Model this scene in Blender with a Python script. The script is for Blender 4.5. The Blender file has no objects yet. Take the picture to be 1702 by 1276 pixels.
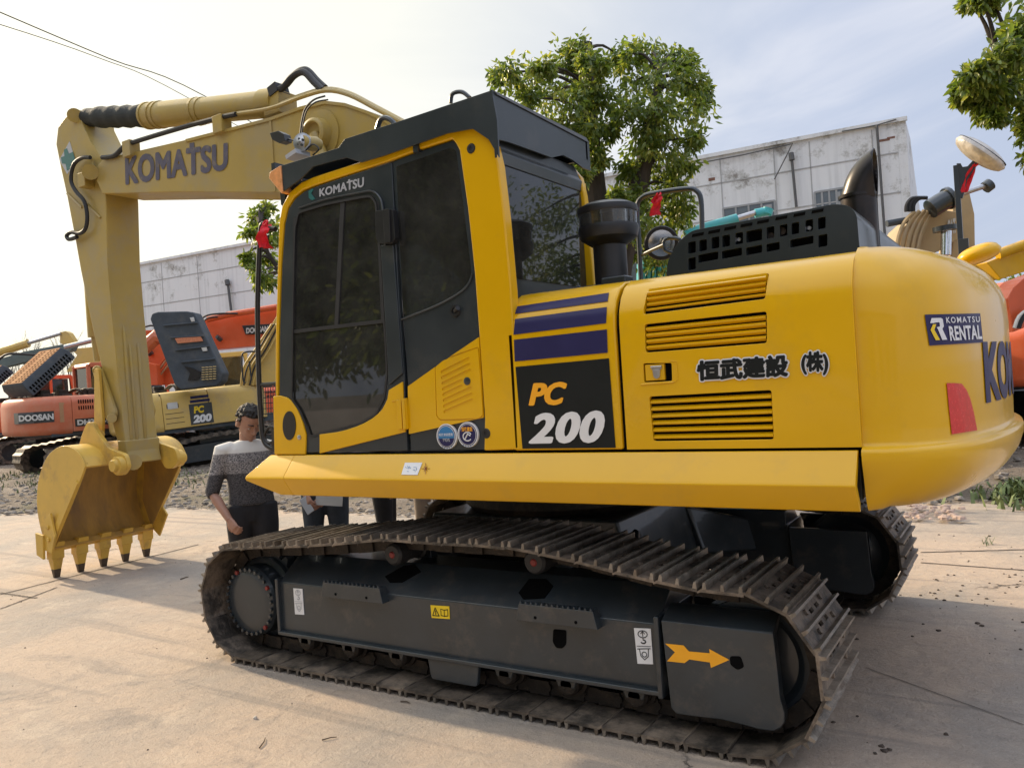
import bpy, bmesh, math, random
import numpy as np
from mathutils import Vector, Matrix, noise
random.seed(7)
PI = math.pi
scene = bpy.context.scene
COL = scene.collection
# ---------------------------------------------------------------- camera
CAM = np.array([2.684, -4.780, 1.649]); YAW, PITCH, ROLL, FPX = math.radians(32.52), math.radians(-0.116), math.radians(3.613), 1365.5
W0, H0 = 1702.0, 1276.0
def _basis():
    f = np.array([-math.sin(YAW)*math.cos(PITCH), math.cos(YAW)*math.cos(PITCH), math.sin(PITCH)])
    r = np.cross(f, [0, 0, 1]); r /= np.linalg.norm(r); u = np.cross(r, f)
    c, s = math.cos(ROLL), math.sin(ROLL)
    return c*r-s*u, s*r+c*u, f
CR, CU, CF = _basis()
cd = bpy.data.cameras.new("camera"); cam = bpy.data.objects.new("camera", cd); COL.objects.link(cam)
cam.matrix_world = Matrix(((CR[0], CU[0], -CF[0], CAM[0]), (CR[1], CU[1], -CF[1], CAM[1]), (CR[2], CU[2], -CF[2], CAM[2]), (0, 0, 0, 1)))
cd.sensor_width = 36; cd.lens = 36*FPX/W0; cd.clip_end = 2000; cd.clip_start = 0.05
scene.camera = cam
# ---------------------------------------------------------------- sky, sun, exposure
SUN_EL, SUN_AZ = math.radians(27), math.radians(-83)     # azimuth clockwise from +Y
SD = Vector((math.sin(SUN_AZ)*math.cos(SUN_EL), math.cos(SUN_AZ)*math.cos(SUN_EL), math.sin(SUN_EL)))
wd = bpy.data.worlds.new("World"); scene.world = wd; wd.use_nodes = True
nt = wd.node_tree; nt.nodes.clear()
def N(tree, t, **kw):
    n = tree.nodes.new(t)
    for k, v in kw.items():
        if k == 'inp':
            for a, b in v.items(): n.inputs[a].default_value = b
        else: setattr(n, k, v)
    return n
def L(tree, a, b): tree.links.new(a, b)
sky = N(nt, 'ShaderNodeTexSky', sky_type='NISHITA', sun_disc=False, sun_elevation=SUN_EL, sun_rotation=SUN_AZ, air_density=1.3, dust_density=2.5, ozone_density=2.0)
tc = N(nt, 'ShaderNodeTexCoord')
dot = N(nt, 'ShaderNodeVectorMath', operation='DOT_PRODUCT'); dot.inputs[1].default_value = SD
L(nt, tc.outputs['Generated'], dot.inputs[0])
glow = N(nt, 'ShaderNodeMapRange', interpolation_type='SMOOTHSTEP', inp={1: 0.38, 2: 1.0, 3: 0.0, 4: 1.0}); L(nt, dot.outputs['Value'], glow.inputs[0])
cn = N(nt, 'ShaderNodeTexNoise', inp={'Scale': 2.1, 'Detail': 6.0, 'Roughness': 0.55, 'Distortion': 0.9})
mp = N(nt, 'ShaderNodeMapping', inp={'Scale': (1.0, 1.0, 2.6), 'Location': (3.1, 0.4, 1.2)}); L(nt, tc.outputs['Generated'], mp.inputs[0]); L(nt, mp.outputs[0], cn.inputs['Vector'])
cr = N(nt, 'ShaderNodeMapRange', interpolation_type='SMOOTHSTEP', inp={1: 0.40, 2: 0.72, 3: 0.0, 4: 1.0}); L(nt, cn.outputs[0], cr.inputs[0])
veil = N(nt, 'ShaderNodeMix', data_type='RGBA'); veil.inputs['A'].default_value = (2.7, 3.05, 3.9, 1); veil.inputs['B'].default_value = (4.4, 4.45, 4.8, 1)
L(nt, cr.outputs[0], veil.inputs['Factor'])
warm = N(nt, 'ShaderNodeMix', data_type='RGBA'); warm.inputs['B'].default_value = (5.9, 5.7, 4.75, 1)
L(nt, glow.outputs[0], warm.inputs['Factor']); L(nt, veil.outputs['Result'], warm.inputs['A'])
mixs = N(nt, 'ShaderNodeMix', data_type='RGBA'); mixs.inputs['Factor'].default_value = 0.93
L(nt, sky.outputs[0], mixs.inputs['A']); L(nt, warm.outputs['Result'], mixs.inputs['B'])
sz = N(nt, 'ShaderNodeSeparateXYZ'); L(nt, tc.outputs['Generated'], sz.inputs[0])      # zenith out of view brightened to add fill light
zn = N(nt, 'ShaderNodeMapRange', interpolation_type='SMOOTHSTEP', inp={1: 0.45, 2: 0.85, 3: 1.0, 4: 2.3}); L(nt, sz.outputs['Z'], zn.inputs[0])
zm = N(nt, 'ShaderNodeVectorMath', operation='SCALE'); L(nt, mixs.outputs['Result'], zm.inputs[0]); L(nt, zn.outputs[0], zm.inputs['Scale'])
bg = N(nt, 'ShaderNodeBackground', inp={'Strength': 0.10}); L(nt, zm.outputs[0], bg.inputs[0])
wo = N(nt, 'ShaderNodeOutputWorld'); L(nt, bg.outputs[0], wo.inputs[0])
sl = bpy.data.lights.new("sun", 'SUN'); sl.energy = 2.8; sl.angle = math.radians(1.5); sl.color = (1.0, 0.81, 0.57)
so = bpy.data.objects.new("sun", sl); COL.objects.link(so); so.rotation_euler = SD.to_track_quat('Z', 'Y').to_euler(); so.location = (-30, 5, 20)
vs = scene.view_settings; vs.view_transform = 'Standard'; vs.look = 'None'; vs.exposure = 1.0; vs.gamma = 1; vs.use_curve_mapping = False
scene.cycles.max_bounces = 8; scene.cycles.transparent_max_bounces = 12

# ---------------------------------------------------------------- photo-measured points -> metres
def ray(px, py): return CF+(px-W0/2)/FPX*CR-(py-H0/2)/FPX*CU
def on(ax, v, px, py):
    d = ray(px, py); t = (v-CAM[ax])/d[ax]; return CAM+t*d
def at(px, py, Y): return on(1, Y, px, py)
def xz(pts, Y): return [(at(x, y, Y)[0], at(x, y, Y)[2]) for x, y in pts]
def yz(pts, X): return [(on(0, X, x, y)[1], on(0, X, x, y)[2]) for x, y in pts]
def ptd(px, py, d): return CAM+ray(px, py)*d

# ---------------------------------------------------------------- materials
MATS = {}
def ramp(t, stops):
    r = N(t, 'ShaderNodeValToRGB'); e = r.color_ramp.elements
    while len(e) < len(stops): e.new(0.5)
    for i, (p, c) in enumerate(stops): e[i].position = p; e[i].color = (*c, 1) if len(c) == 3 else c
    return r
def mat(name, col, rough=0.5, metal=0.0, coat=0.0, var=0.12, scale=6.0, col2=None, bump=0.0, bscale=80.0, dirt=None, dirt_amt=0.0, dscale=2.5, spec=0.5, coords='Object', stretch=(1, 1, 1), detail=6.0, rvar=0.12, thr=0.56, rnd=0.0):
    if name in MATS: return MATS[name]
    m = bpy.data.materials.new(name); m.use_nodes = True; t = m.node_tree
    b = t.nodes['Principled BSDF']
    tcn = N(t, 'ShaderNodeTexCoord'); mpn = N(t, 'ShaderNodeMapping', inp={'Scale': stretch}); L(t, tcn.outputs[coords], mpn.inputs[0])
    if rnd:
        oi = N(t, 'ShaderNodeObjectInfo'); ml_ = N(t, 'ShaderNodeMath', operation='MULTIPLY', inp={1: 37.0}); L(t, oi.outputs['Random'], ml_.inputs[0]); L(t, ml_.outputs[0], mpn.inputs['Location'])
    n1 = N(t, 'ShaderNodeTexNoise', inp={'Scale': scale, 'Detail': detail, 'Roughness': 0.6}); L(t, mpn.outputs[0], n1.inputs['Vector'])
    c1 = [max(0, c*(1-var)) for c in col]; c2 = [min(1, c*(1+var)) for c in (col2 or col)]
    r = ramp(t, [(0.3, c1), (0.7, c2)]); L(t, n1.outputs[0], r.inputs[0]); out = r.outputs[0]
    if dirt_amt > 0:
        n2 = N(t, 'ShaderNodeTexNoise', inp={'Scale': dscale, 'Detail': 9.0, 'Roughness': 0.7}); L(t, mpn.outputs[0], n2.inputs['Vector'])
        mr = N(t, 'ShaderNodeMapRange', inp={1: thr-0.06, 2: thr+0.12, 3: 0.0, 4: dirt_amt}); L(t, n2.outputs[0], mr.inputs[0])
        mx = N(t, 'ShaderNodeMix', data_type='RGBA'); mx.inputs['B'].default_value = (*dirt, 1)
        L(t, mr.outputs[0], mx.inputs['Factor']); L(t, out, mx.inputs['A']); out = mx.outputs['Result']
    if rnd:
        hv = N(t, 'ShaderNodeHueSaturation'); rv = N(t, 'ShaderNodeMapRange', inp={3: 1-rnd, 4: 1+rnd}); L(t, oi.outputs['Random'], rv.inputs[0]); L(t, rv.outputs[0], hv.inputs['Value']); L(t, out, hv.inputs['Color']); out = hv.outputs[0]
    L(t, out, b.inputs['Base Color'])
    b.inputs['Metallic'].default_value = metal; b.inputs['Coat Weight'].default_value = coat; b.inputs['Coat Roughness'].default_value = 0.06
    b.inputs['Specular IOR Level'].default_value = spec
    rr = N(t, 'ShaderNodeMapRange', inp={3: max(0.02, rough-rvar), 4: min(1, rough+rvar)}); L(t, n1.outputs[0], rr.inputs[0]); L(t, rr.outputs[0], b.inputs['Roughness'])
    if bump > 0:
        n3 = N(t, 'ShaderNodeTexNoise', inp={'Scale': bscale, 'Detail': 5.0}); L(t, mpn.outputs[0], n3.inputs['Vector'])
        bp = N(t, 'ShaderNodeBump', inp={'Strength': bump, 'Distance': 0.01}); L(t, n3.outputs[0], bp.inputs['Height']); L(t, bp.outputs[0], b.inputs['Normal'])
    MATS[name] = m; return m
M_yel = mat('yellow_paint', (0.70, 0.388, 0.001), 0.30, coat=0.34, spec=.30, var=0.06, scale=1.1, bump=0.16, bscale=3.2, rvar=.10, dirt=(.40, .26, .06), dirt_amt=.22, dscale=3.4, thr=.60)
M_yel2 = mat('yellow_paint_glare_dusty', (0.38, 0.265, 0.055), 0.5, coat=0.1, var=0.10, scale=2.2, dirt=(0.31, 0.25, 0.14), dirt_amt=0.6, dscale=2.6, thr=.52, bump=0.05, bscale=120)  # veiling glare and backlight put into a dull yellow, plus dust blotches
M_buck = mat('yellow_paint_bucket', (0.60, 0.38, 0.06), 0.5, coat=0.1, var=0.12, scale=3.0, dirt=(0.22, 0.13, 0.07), dirt_amt=0.6, dscale=3.6, thr=.58, bump=0.06, bscale=60)
M_buckin = mat('bucket_inner_worn', (0.44, 0.26, 0.06), 0.5, var=0.2, scale=4.0, dirt=(0.22, 0.14, 0.07), dirt_amt=0.55, dscale=3.0, thr=.52, bump=0.12, bscale=40, stretch=(1, 2.2, .6))
M_dark = mat('dark_grey_paint', (0.022, 0.029, 0.034), 0.34, coat=0.25, var=0.15, scale=3.0, dirt=(0.10, 0.09, 0.075), dirt_amt=0.25, dscale=4, thr=.6, bump=0.03, bscale=200)
M_frame = mat('undercarriage_paint', (0.024, 0.031, 0.036), 0.36, coat=0.3, var=0.25, scale=3.0, dirt=(0.13, 0.105, 0.08), dirt_amt=0.32, dscale=7, thr=.58, bump=0.06, bscale=90)
M_black = mat('black_plastic', (0.012, 0.012, 0.013), 0.4, var=0.2, scale=10)
M_void = mat('black_void', (0.006, 0.006, 0.006), 0.95, var=0.1, spec=0.0)
M_rub = mat('black_rubber', (0.018, 0.018, 0.019), 0.6, var=0.25, scale=12)
M_shoe = mat('track_steel', (0.062, 0.052, 0.042), 0.6, metal=0.3, var=0.4, scale=7, dirt=(0.22, 0.17, 0.125), dirt_amt=0.8, dscale=7, thr=.48, bump=0.7, bscale=38, rnd=.35)
M_chain = mat('chain_steel', (0.028, 0.022, 0.017), 0.6, metal=0.4, var=0.4, scale=14, dirt=(0.10, 0.07, 0.045), dirt_amt=0.6, dscale=12, bump=0.4, bscale=70)
M_grous = mat('grouser_worn_steel', (0.21, 0.18, 0.145), 0.45, metal=0.45, var=0.35, scale=15, dirt=(0.10, 0.07, 0.045), dirt_amt=0.8, dscale=9, bump=0.4, bscale=60, rnd=.3)
M_chrome = mat('chrome', (0.75, 0.76, 0.8), 0.15, metal=1.0, var=0.05)
M_steel = mat('bright_steel', (0.45, 0.45, 0.46), 0.35, metal=0.9, var=0.15, scale=20)
M_navy = mat('navy_decal', (0.020, 0.018, 0.080), 0.45, var=0.08, spec=.3)
M_blk = mat('black_decal', (0.009, 0.011, 0.011), 0.5, var=0.1, spec=.25)
M_whi = mat('white_decal', (0.72, 0.72, 0.72), 0.45, var=0.04)
M_silver = mat('silver_decal', (0.42, 0.43, 0.45), 0.4, var=0.06)
M_oran = mat('orange_decal', (0.90, 0.40, 0.012), 0.45, var=0.05)
M_redd = mat('red_reflector', (0.62, 0.018, 0.022), 0.25, var=0.12, scale=60, coat=.5)
M_yeld = mat('yellow_decal', (0.80, 0.56, 0.01), 0.45, var=0.04)
M_red = mat('red_cloth', (0.62, 0.012, 0.03), 0.8, var=0.3, scale=30)
M_redp = mat('red_bolt_paint', (0.20, 0.02, 0.016), 0.5, var=0.2, scale=30)
M_blued = mat('blue_decal', (0.03, 0.19, 0.42), 0.4, var=0.1)
M_teald = mat('teal_decal', (0.02, 0.14, 0.13), 0.4, var=0.1)
M_graffito = mat('faded_navy_lettering', (0.075, 0.07, 0.11), 0.55, var=0.15, scale=10, dirt=(0.40, 0.30, 0.12), dirt_amt=0.35, dscale=14, thr=.6)
def glassmat(name, tint, refl_rough=0.02, dust=0.09):
    m = bpy.data.materials.new(name); m.use_nodes = True; t = m.node_tree; t.nodes.clear()
    tr = N(t, 'ShaderNodeBsdfTransparent', inp={'Color': (*tint, 1)}); gl = N(t, 'ShaderNodeBsdfGlossy', inp={'Roughness': refl_rough, 'Color': (.95, .97, 1, 1)})
    fr = N(t, 'ShaderNodeFresnel', inp={'IOR': 1.55}); mx = N(t, 'ShaderNodeMixShader'); o = N(t, 'ShaderNodeOutputMaterial')
    ad = N(t, 'ShaderNodeMath', operation='MULTIPLY_ADD', inp={1: 1.0, 2: 0.0}); L(t, fr.outputs[0], ad.inputs[0]); L(t, ad.outputs[0], mx.inputs[0])
    df = N(t, 'ShaderNodeBsdfDiffuse', inp={'Color': (.30, .30, .27, 1)}); md_ = N(t, 'ShaderNodeMixShader'); tcn = N(t, 'ShaderNodeTexCoord'); ns = N(t, 'ShaderNodeTexNoise', inp={'Scale': 5.0, 'Detail': 8.0, 'Roughness': .7}); L(t, tcn.outputs['Object'], ns.inputs['Vector']); mr_ = N(t, 'ShaderNodeMapRange', inp={1: .35, 2: .7, 3: dust*.6, 4: dust*1.5}); L(t, ns.outputs[0], mr_.inputs[0]); L(t, mr_.outputs[0], md_.inputs[0])
    L(t, tr.outputs[0], md_.inputs[1]); L(t, df.outputs[0], md_.inputs[2]); L(t, md_.outputs[0], mx.inputs[1]); L(t, gl.outputs[0], mx.inputs[2]); L(t, mx.outputs[0], o.inputs[0])
    MATS[name] = m; return m
M_glass = glassmat('tinted_glass', (0.10, 0.12, 0.12))
M_glassd = glassmat('dark_tinted_glass', (0.03, 0.035, 0.04))
M_clear = glassmat('clear_plastic', (0.72, 0.70, 0.66), 0.08)
M_wrap = mat('milky_plastic_wrap', (.46, .42, .37), .38, var=.35, scale=14, spec=.6, bump=.5, bscale=30)

# ---------------------------------------------------------------- mesh helpers
def link(o, parent=None):
    COL.objects.link(o)
    if parent is not None: o.parent = parent
    return o
def empty(name, loc=(0, 0, 0), rz=0.0, parent=None):
    o = bpy.data.objects.new(name, None); o.location = loc; o.rotation_euler = (0, 0, rz); o.empty_display_size = 0.2
    return link(o, parent)
def tag(o, label=None, cat=None, group=None, kind=None):
    if label: o['label'] = label
    if cat: o['category'] = cat
    if group: o['group'] = group
    if kind: o['kind'] = kind
    return o
class MB:
    def __init__(s): s.v = []; s.f = []; s.m = []; s.mi = 0
    def add(s, vs_, fs):
        k = len(s.v); s.v += [tuple(map(float, p)) for p in vs_]; s.f += [tuple(k+i for i in f) for f in fs]; s.m += [s.mi]*len(fs); return s
    def box(s, x0, x1, y0, y1, z0, z1):
        return s.add([(x0, y0, z0), (x1, y0, z0), (x1, y1, z0), (x0, y1, z0), (x0, y0, z1), (x1, y0, z1), (x1, y1, z1), (x0, y1, z1)],
                     [(0, 3, 2, 1), (4, 5, 6, 7), (0, 1, 5, 4), (1, 2, 6, 5), (2, 3, 7, 6), (3, 0, 4, 7)])
    def obox(s, c, sx, sy, sz, ax, az):      # oriented box: half sizes, local x axis, local z axis
        ax = Vector(ax).normalized(); az = Vector(az); az = (az-ax*az.dot(ax)).normalized(); ay = az.cross(ax); c = Vector(c)
        P = [c+ax*sx*i+ay*sy*j+az*sz*k for k in (-1, 1) for i, j in ((-1, -1), (1, -1), (1, 1), (-1, 1))]
        return s.add(P, [(0, 3, 2, 1), (4, 5, 6, 7), (0, 1, 5, 4), (1, 2, 6, 5), (2, 3, 7, 6), (3, 0, 4, 7)])
    def loft(s, rings, cap=True, closed=False):
        n = len(rings[0]); vs_ = [p for r in rings for p in r]; fs = []
        for i in range(len(rings)-1+(1 if closed else 0)):
            a = i*n; b = ((i+1) % len(rings))*n
            for j in range(n): fs.append((a+j, a+(j+1) % n, b+(j+1) % n, b+j))
        if cap and not closed: fs += [tuple(range(n-1, -1, -1)), tuple(range((len(rings)-1)*n, len(rings)*n))]
        return s.add(vs_, fs)
    def prism(s, pts, a0, a1, axis='y'):
        f = {'y': lambda p, a: (p[0], a, p[1]), 'x': lambda p, a: (a, p[0], p[1]), 'z': lambda p, a: (p[0], p[1], a)}[axis]
        return s.loft([[f(p, a0) for p in pts], [f(p, a1) for p in pts]])
    def tube(s, pts, r, n=8, cap=True, closed=False, sub=0):
        P = [Vector(p) for p in pts]
        if sub: P = smooth_path(P, sub, closed)
        R_ = list(r) if hasattr(r, '__len__') else [r]*len(P)
        if len(R_) != len(P): R_ = [R_[0]+(R_[-1]-R_[0])*i/(len(P)-1) for i in range(len(P))]
        rings = []; pn = None
        for i, p in enumerate(P):
            if closed: t = (P[(i+1) % len(P)]-P[i-1])
            else: t = (P[min(i+1, len(P)-1)]-P[max(i-1, 0)])
            t = t.normalized() if t.length > 1e-9 else Vector((0, 0, 1))
            if pn is None: pn = t.orthogonal().normalized()
            pn = (pn-t*pn.dot(t)); pn = pn.normalized() if pn.length > 1e-6 else t.orthogonal().normalized()
            q = t.cross(pn)
            rings.append([p+(pn*math.cos(2*PI*k/n)+q*math.sin(2*PI*k/n))*R_[i] for k in range(n)])
        return s.loft(rings, cap, closed)
    def cyl(s, p0, p1, r0, r1=None, n=20): return s.tube([p0, p1], [r0, r0 if r1 is None else r1], n)
    def lathe(s, prof, c, axis=(0, 0, 1), n=28):     # prof: (r, h)
        ax = Vector(axis).normalized(); a = ax.orthogonal().normalized(); b = ax.cross(a); c = Vector(c)
        return s.loft([[c+ax*h+(a*math.cos(2*PI*k/n)+b*math.sin(2*PI*k/n))*max(r, 1e-4) for k in range(n)] for r, h in prof])
    def build(s, name, mats, parent=None, bevel=0.0, ang=35, smooth=True, seg=2):
        me = bpy.data.meshes.new(name); me.from_pydata(s.v, [], s.f)
        for m in (mats if isinstance(mats, (list, tuple)) else [mats]): me.materials.append(m)
        if max(s.m, default=0) > 0: me.polygons.foreach_set('material_index', s.m)
        bm = bmesh.new(); bm.from_mesh(me); bmesh.ops.recalc_face_normals(bm, faces=bm.faces); bm.to_mesh(me); bm.free()
        if smooth: me.shade_smooth(); me.set_sharp_from_angle(angle=math.radians(ang))
        o = bpy.data.objects.new(name, me); link(o, parent)
        if bevel > 0:
            b = o.modifiers.new('bevel', 'BEVEL'); b.width = bevel; b.segments = seg; b.limit_method = 'ANGLE'; b.angle_limit = math.radians(30); b.harden_normals = True
        return o
def smooth_path(P, sub, closed=False):
    out = []; n = len(P); rng = range(n if closed else n-1)
    for i in rng:
        p0 = P[i-1] if (closed or i > 0) else P[0]; p1 = P[i]; p2 = P[(i+1) % n]; p3 = P[(i+2) % n] if (closed or i+2 < n) else P[-1]
        for k in range(sub):
            t = k/sub
            out.append(0.5*((2*p1)+(p2-p0)*t+(2*p0-5*p1+4*p2-p3)*t*t+(3*p1-p0-3*p2+p3)*t**3))
    if not closed: out.append(P[-1])
    return out
def rpoly(pts, r, n=4):                          # round every corner of a polygon
    out = []; m = len(pts); rs = r if hasattr(r, '__len__') else [r]*m
    for i in range(m):
        p = Vector(pts[i]); a = Vector(pts[i-1])-p; b = Vector(pts[(i+1) % m])-p; q = min(rs[i], a.length*.48, b.length*.48)
        if q < 1e-5: out.append(tuple(p)); continue
        A = p+a.normalized()*q; B = p+b.normalized()*q
        for k in range(n+1):
            t = k/n; out.append(tuple(A*(1-t)**2+p*2*t*(1-t)+B*t*t))
    return out
def plate(mb, outer, holes, a0, a1, axis='y'):  # polygon with holes, extruded
    bm = bmesh.new(); edges = []
    for loop in [outer]+list(holes):
        vs_ = [bm.verts.new((p[0], p[1], 0)) for p in loop]
        edges += [bm.edges.new((vs_[i], vs_[(i+1) % len(vs_)])) for i in range(len(vs_))]
    bmesh.ops.triangle_fill(bm, use_beauty=True, use_dissolve=False, edges=edges)
    bm.verts.index_update()
    P = [(v.co.x, v.co.y) for v in bm.verts]; F = [[v.index for v in f.verts] for f in bm.faces]; bm.free()
    f = {'y': lambda p, a: (p[0], a, p[1]), 'x': lambda p, a: (a, p[0], p[1]), 'z': lambda p, a: (p[0], p[1], a)}[axis]
    k = len(P); vs_ = [f(p, a0) for p in P]+[f(p, a1) for p in P]
    fs = [tuple(q) for q in F]+[tuple(k+i for i in reversed(q)) for q in F]
    s0 = 0
    for loop in [outer]+list(holes):
        n = len(loop)
        for i in range(n): a, b = s0+i, s0+(i+1) % n; fs.append((a, b, b+k, a+k))
        s0 += n
    return mb.add(vs_, fs)
def cut(o, mbs):                                   # boolean recesses, baked into the mesh
    for mb in mbs:
        c = mb.build('cutter', M_void, smooth=False)
        md = o.modifiers.new('cut', 'BOOLEAN'); md.operation = 'DIFFERENCE'; md.object = c; md.solver = 'EXACT'
        dg = bpy.context.evaluated_depsgraph_get(); me = bpy.data.meshes.new_from_object(o.evaluated_get(dg))
        o.modifiers.remove(md); o.data = me; bpy.data.objects.remove(c)
    me.shade_smooth(); me.set_sharp_from_angle(angle=math.radians(30))
    return o
def text_mesh(s, bold=0.0, shear=0.0, depth=0.0, res=4, cw=1.0):
    cu = bpy.data.curves.new('t', 'FONT'); cu.body = s; cu.size = 1; cu.offset = bold; cu.shear = shear; cu.extrude = depth; cu.resolution_u = res; cu.space_character = cw
    cu.fill_mode = 'BOTH' if depth > 0 else 'FRONT'
    o = bpy.data.objects.new('t', cu); COL.objects.link(o); dg = bpy.context.evaluated_depsgraph_get(); dg.update()
    me = bpy.data.meshes.new_from_object(o.evaluated_get(dg)); bpy.data.objects.remove(o); return me
def lettering(name, s, fn, m, parent, bold=0.02, shear=0.0, thick=0.0, cw=1.0, subdiv=0):
    """fn(u,v)->world point, u,v in 0..1 over the text's bounding box"""
    me = text_mesh(s, bold, shear, 0, cw=cw); co = np.array([v.co[:] for v in me.vertices])
    if subdiv:
        bm = bmesh.new(); bm.from_mesh(me)
        xs = np.linspace(co[:, 0].min(), co[:, 0].max(), subdiv)[1:-1]
        for x in xs: bmesh.ops.bisect_plane(bm, geom=bm.verts[:]+bm.edges[:]+bm.faces[:], plane_co=(x, 0, 0), plane_no=(1, 0, 0))
        bm.to_mesh(me); bm.free(); co = np.array([v.co[:] for v in me.vertices])
    lo = co.min(0); hi = co.max(0)
    for v in me.vertices: v.co = Vector(fn((v.co.x-lo[0])/(hi[0]-lo[0]), (v.co.y-lo[1])/(hi[1]-lo[1])))
    me.materials.clear(); me.materials.append(m); me.update()
    o = bpy.data.objects.new(name, me); me.name = name; return link(o, parent)
def heavy_fn(name, s, fn, m, parent, rad, n_=10, shear=0.0, cw=1.0, bold=0.0, step=(0, -.0001, 0)):
    me0 = text_mesh(s, bold, shear, cw=cw); co = np.array([v.co[:] for v in me0.vertices]); lo = co.min(0); hi = co.max(0); mb = MB(); F = [tuple(p.vertices) for p in me0.polygons]; st = Vector(step)
    for k in range(n_):
        dx, dy = rad*math.cos(2*PI*k/n_), rad*.6*math.sin(2*PI*k/n_)
        mb.add([fn((c[0]-lo[0]+dx)/(hi[0]-lo[0]), (c[1]-lo[1]+dy)/(hi[1]-lo[1]))+st*k for c in co], F)
    return mb.build(name, m, parent, smooth=False)
def quadfn(c):                                     # c: BL, BR, TR, TL world points
    c = [Vector(p) for p in c]
    return lambda u, v: (c[0]*(1-u)+c[1]*u)*(1-v)+(c[3]*(1-u)+c[2]*u)*v
def pxq(pts, Y): return quadfn([at(x, y, Y) for x, y in pts])
def decal(name, pts3, m, parent, thick=(0, -0.003, 0)):
    t = Vector(thick); A = [Vector(p) for p in pts3]; return MB().loft([A, [p+t for p in A]]).build(name, m, parent, smooth=False)
def px_decal(name, pts, Y, m, parent, lift=0.003): return decal(name, [at(x, y, Y) for x, y in pts], m, parent, (0, -lift, 0))
def fdisc(mb, c, r, n=20, ax='y', e=0.002):
    pts = [(c[0]+r*math.cos(2*PI*k/n), c[1]+r*math.sin(2*PI*k/n)) for k in range(n)]; return mb.prism(pts, c[2], c[2]-e, ax)
# ================================================================ MAIN EXCAVATOR
EX = tag(empty('excavator'), 'big shiny yellow and grey crawler excavator with navy stripes on its side, filling the foreground', 'excavator')
# ---- crawler tracks: tip outline measured from the photograph (x, z)
TF, TRr = (-1.575, .38, .378), (1.567, .374, .374)
def arc(c, a0, a1, n): return [(c[0]+c[2]*math.cos(math.radians(a0+(a1-a0)*i/n)), c[1]+c[2]*math.sin(math.radians(a0+(a1-a0)*i/n))) for i in range(n+1)]
track_pts = [(x, 0.0) for x in np.linspace(-1.45, 1.45, 12)] + arc(TRr, -86, 82, 16) + \
    [(1.40, .752), (1.13, .786), (.82, .838), (.54, .872), (.31, .880), (0, .876), (-.35, .878), (-.68, .838), (-.98, .808), (-1.29, .785)] + arc(TF, 97, 266, 16)
def resample(pts, n, closed=True):
    P = np.array(pts+[pts[0]] if closed else pts, float); d = np.r_[0, np.cumsum(np.linalg.norm(np.diff(P, axis=0), axis=1))]
    s_ = np.linspace(0, d[-1], n+1)[:-1] if closed else np.linspace(0, d[-1], n)
    return np.stack([np.interp(s_, d, P[:, k]) for k in range(P.shape[1])], 1), d[-1]
fine, per = resample(track_pts, 440)
tan_ = np.roll(fine, -1, 0)-np.roll(fine, 1, 0); tan_ /= np.linalg.norm(tan_, axis=1)[:, None]
nrm = np.stack([tan_[:, 1], -tan_[:, 0]], 1)       # outward
inner = fine-nrm*0.030                              # outer face of the shoe plates
NS = 44
_, per2 = resample([tuple(p) for p in inner], 10)
def frame_at(u):                                    # u in 0..1 around the loop
    a = (u % 1.0)*440; i = int(a) % 440; j = (i+1) % 440; t = a-int(a)
    return inner[i]*(1-t)+inner[j]*t, (tan_[i]*(1-t)+tan_[j]*t)
def shoe_mesh(pitch):
    h = pitch/2; w = .30; mb = MB()
    mb.box(-h+.004, h-.004, -w, -.075, -.013, 0); mb.box(-h+.004, h-.004, .075, w, -.013, 0)
    mb.box(-h+.004, -h+.055, -.075, .075, -.013, 0); mb.box(h-.055, h-.004, -.075, .075, -.013, 0); mb.box(-.022, .022, -.075, .075, -.013, 0)
    mb.box(-h+.055, -.022, -.02, .02, -.013, 0); mb.box(.022, h-.055, -.02, .02, -.013, 0)
    # upturned and downturned end lips
    mb.prism([(h-.004, -.013), (h+.010, -.020), (h+.012, -.012), (h-.004, 0)], -w, w)
    for y in (-.13, .13):
        for x in (-.045, .045): mb.cyl((x, y, 0), (x, y, .012), .013, n=6)
    mb.mi = 1
    for x, wd_ in ((-h+.016, .010), (-.002, .009), (h-.020, .010)):
        mb.prism([(x-wd_, 0), (x+wd_, 0), (x+wd_*.55, .028), (x-wd_*.55, .028)], -w, w)
    return mb
pitch = per2/NS
shoe_o = None
def track(yc, side):
    global shoe_o
    ch = MB()
    for k in range(NS):
        for half in (0, 1):
            p, t = frame_at((k+half*.5+.25)/NS); ang = math.atan2(t[1], t[0]); n_ = np.array([t[1], -t[0]])/np.linalg.norm(t)
            c = p-n_*.062; yo = .072 if half == 0 else .086
            for s in (-1, 1): ch.obox((c[0], yc+s*yo, c[1]), pitch*.30, .011, .036, (t[0], 0, t[1]), (n_[0], 0, n_[1]))
        p, t = frame_at((k)/NS); n_ = np.array([t[1], -t[0]])/np.linalg.norm(t); c = p-n_*.066
        ch.cyl((c[0], yc-.098, c[1]), (c[0], yc+.098, c[1]), .021, n=10)
    tr = ch.build('crawler_track', M_chain, EX)
    for k in range(NS):
        p, t = frame_at((k+.5)/NS); t = t/np.linalg.norm(t); n_ = (t[1], -t[0])
        if shoe_o is None:
            o = shoe_mesh(pitch).build('track_shoe', [M_shoe, M_grous], tr, smooth=False); shoe_o = o
        else: o = shoe_o.copy(); link(o, tr)
        j = random.uniform(-.006, .006)
        o.matrix_world = Matrix(((t[0], 0, n_[0], p[0]), (0, -1 if side < 0 else 1, 0, yc), (t[1], 0, n_[1], p[1]), (0, 0, 0, 1)))
    return tr
YC = 1.133
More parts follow.
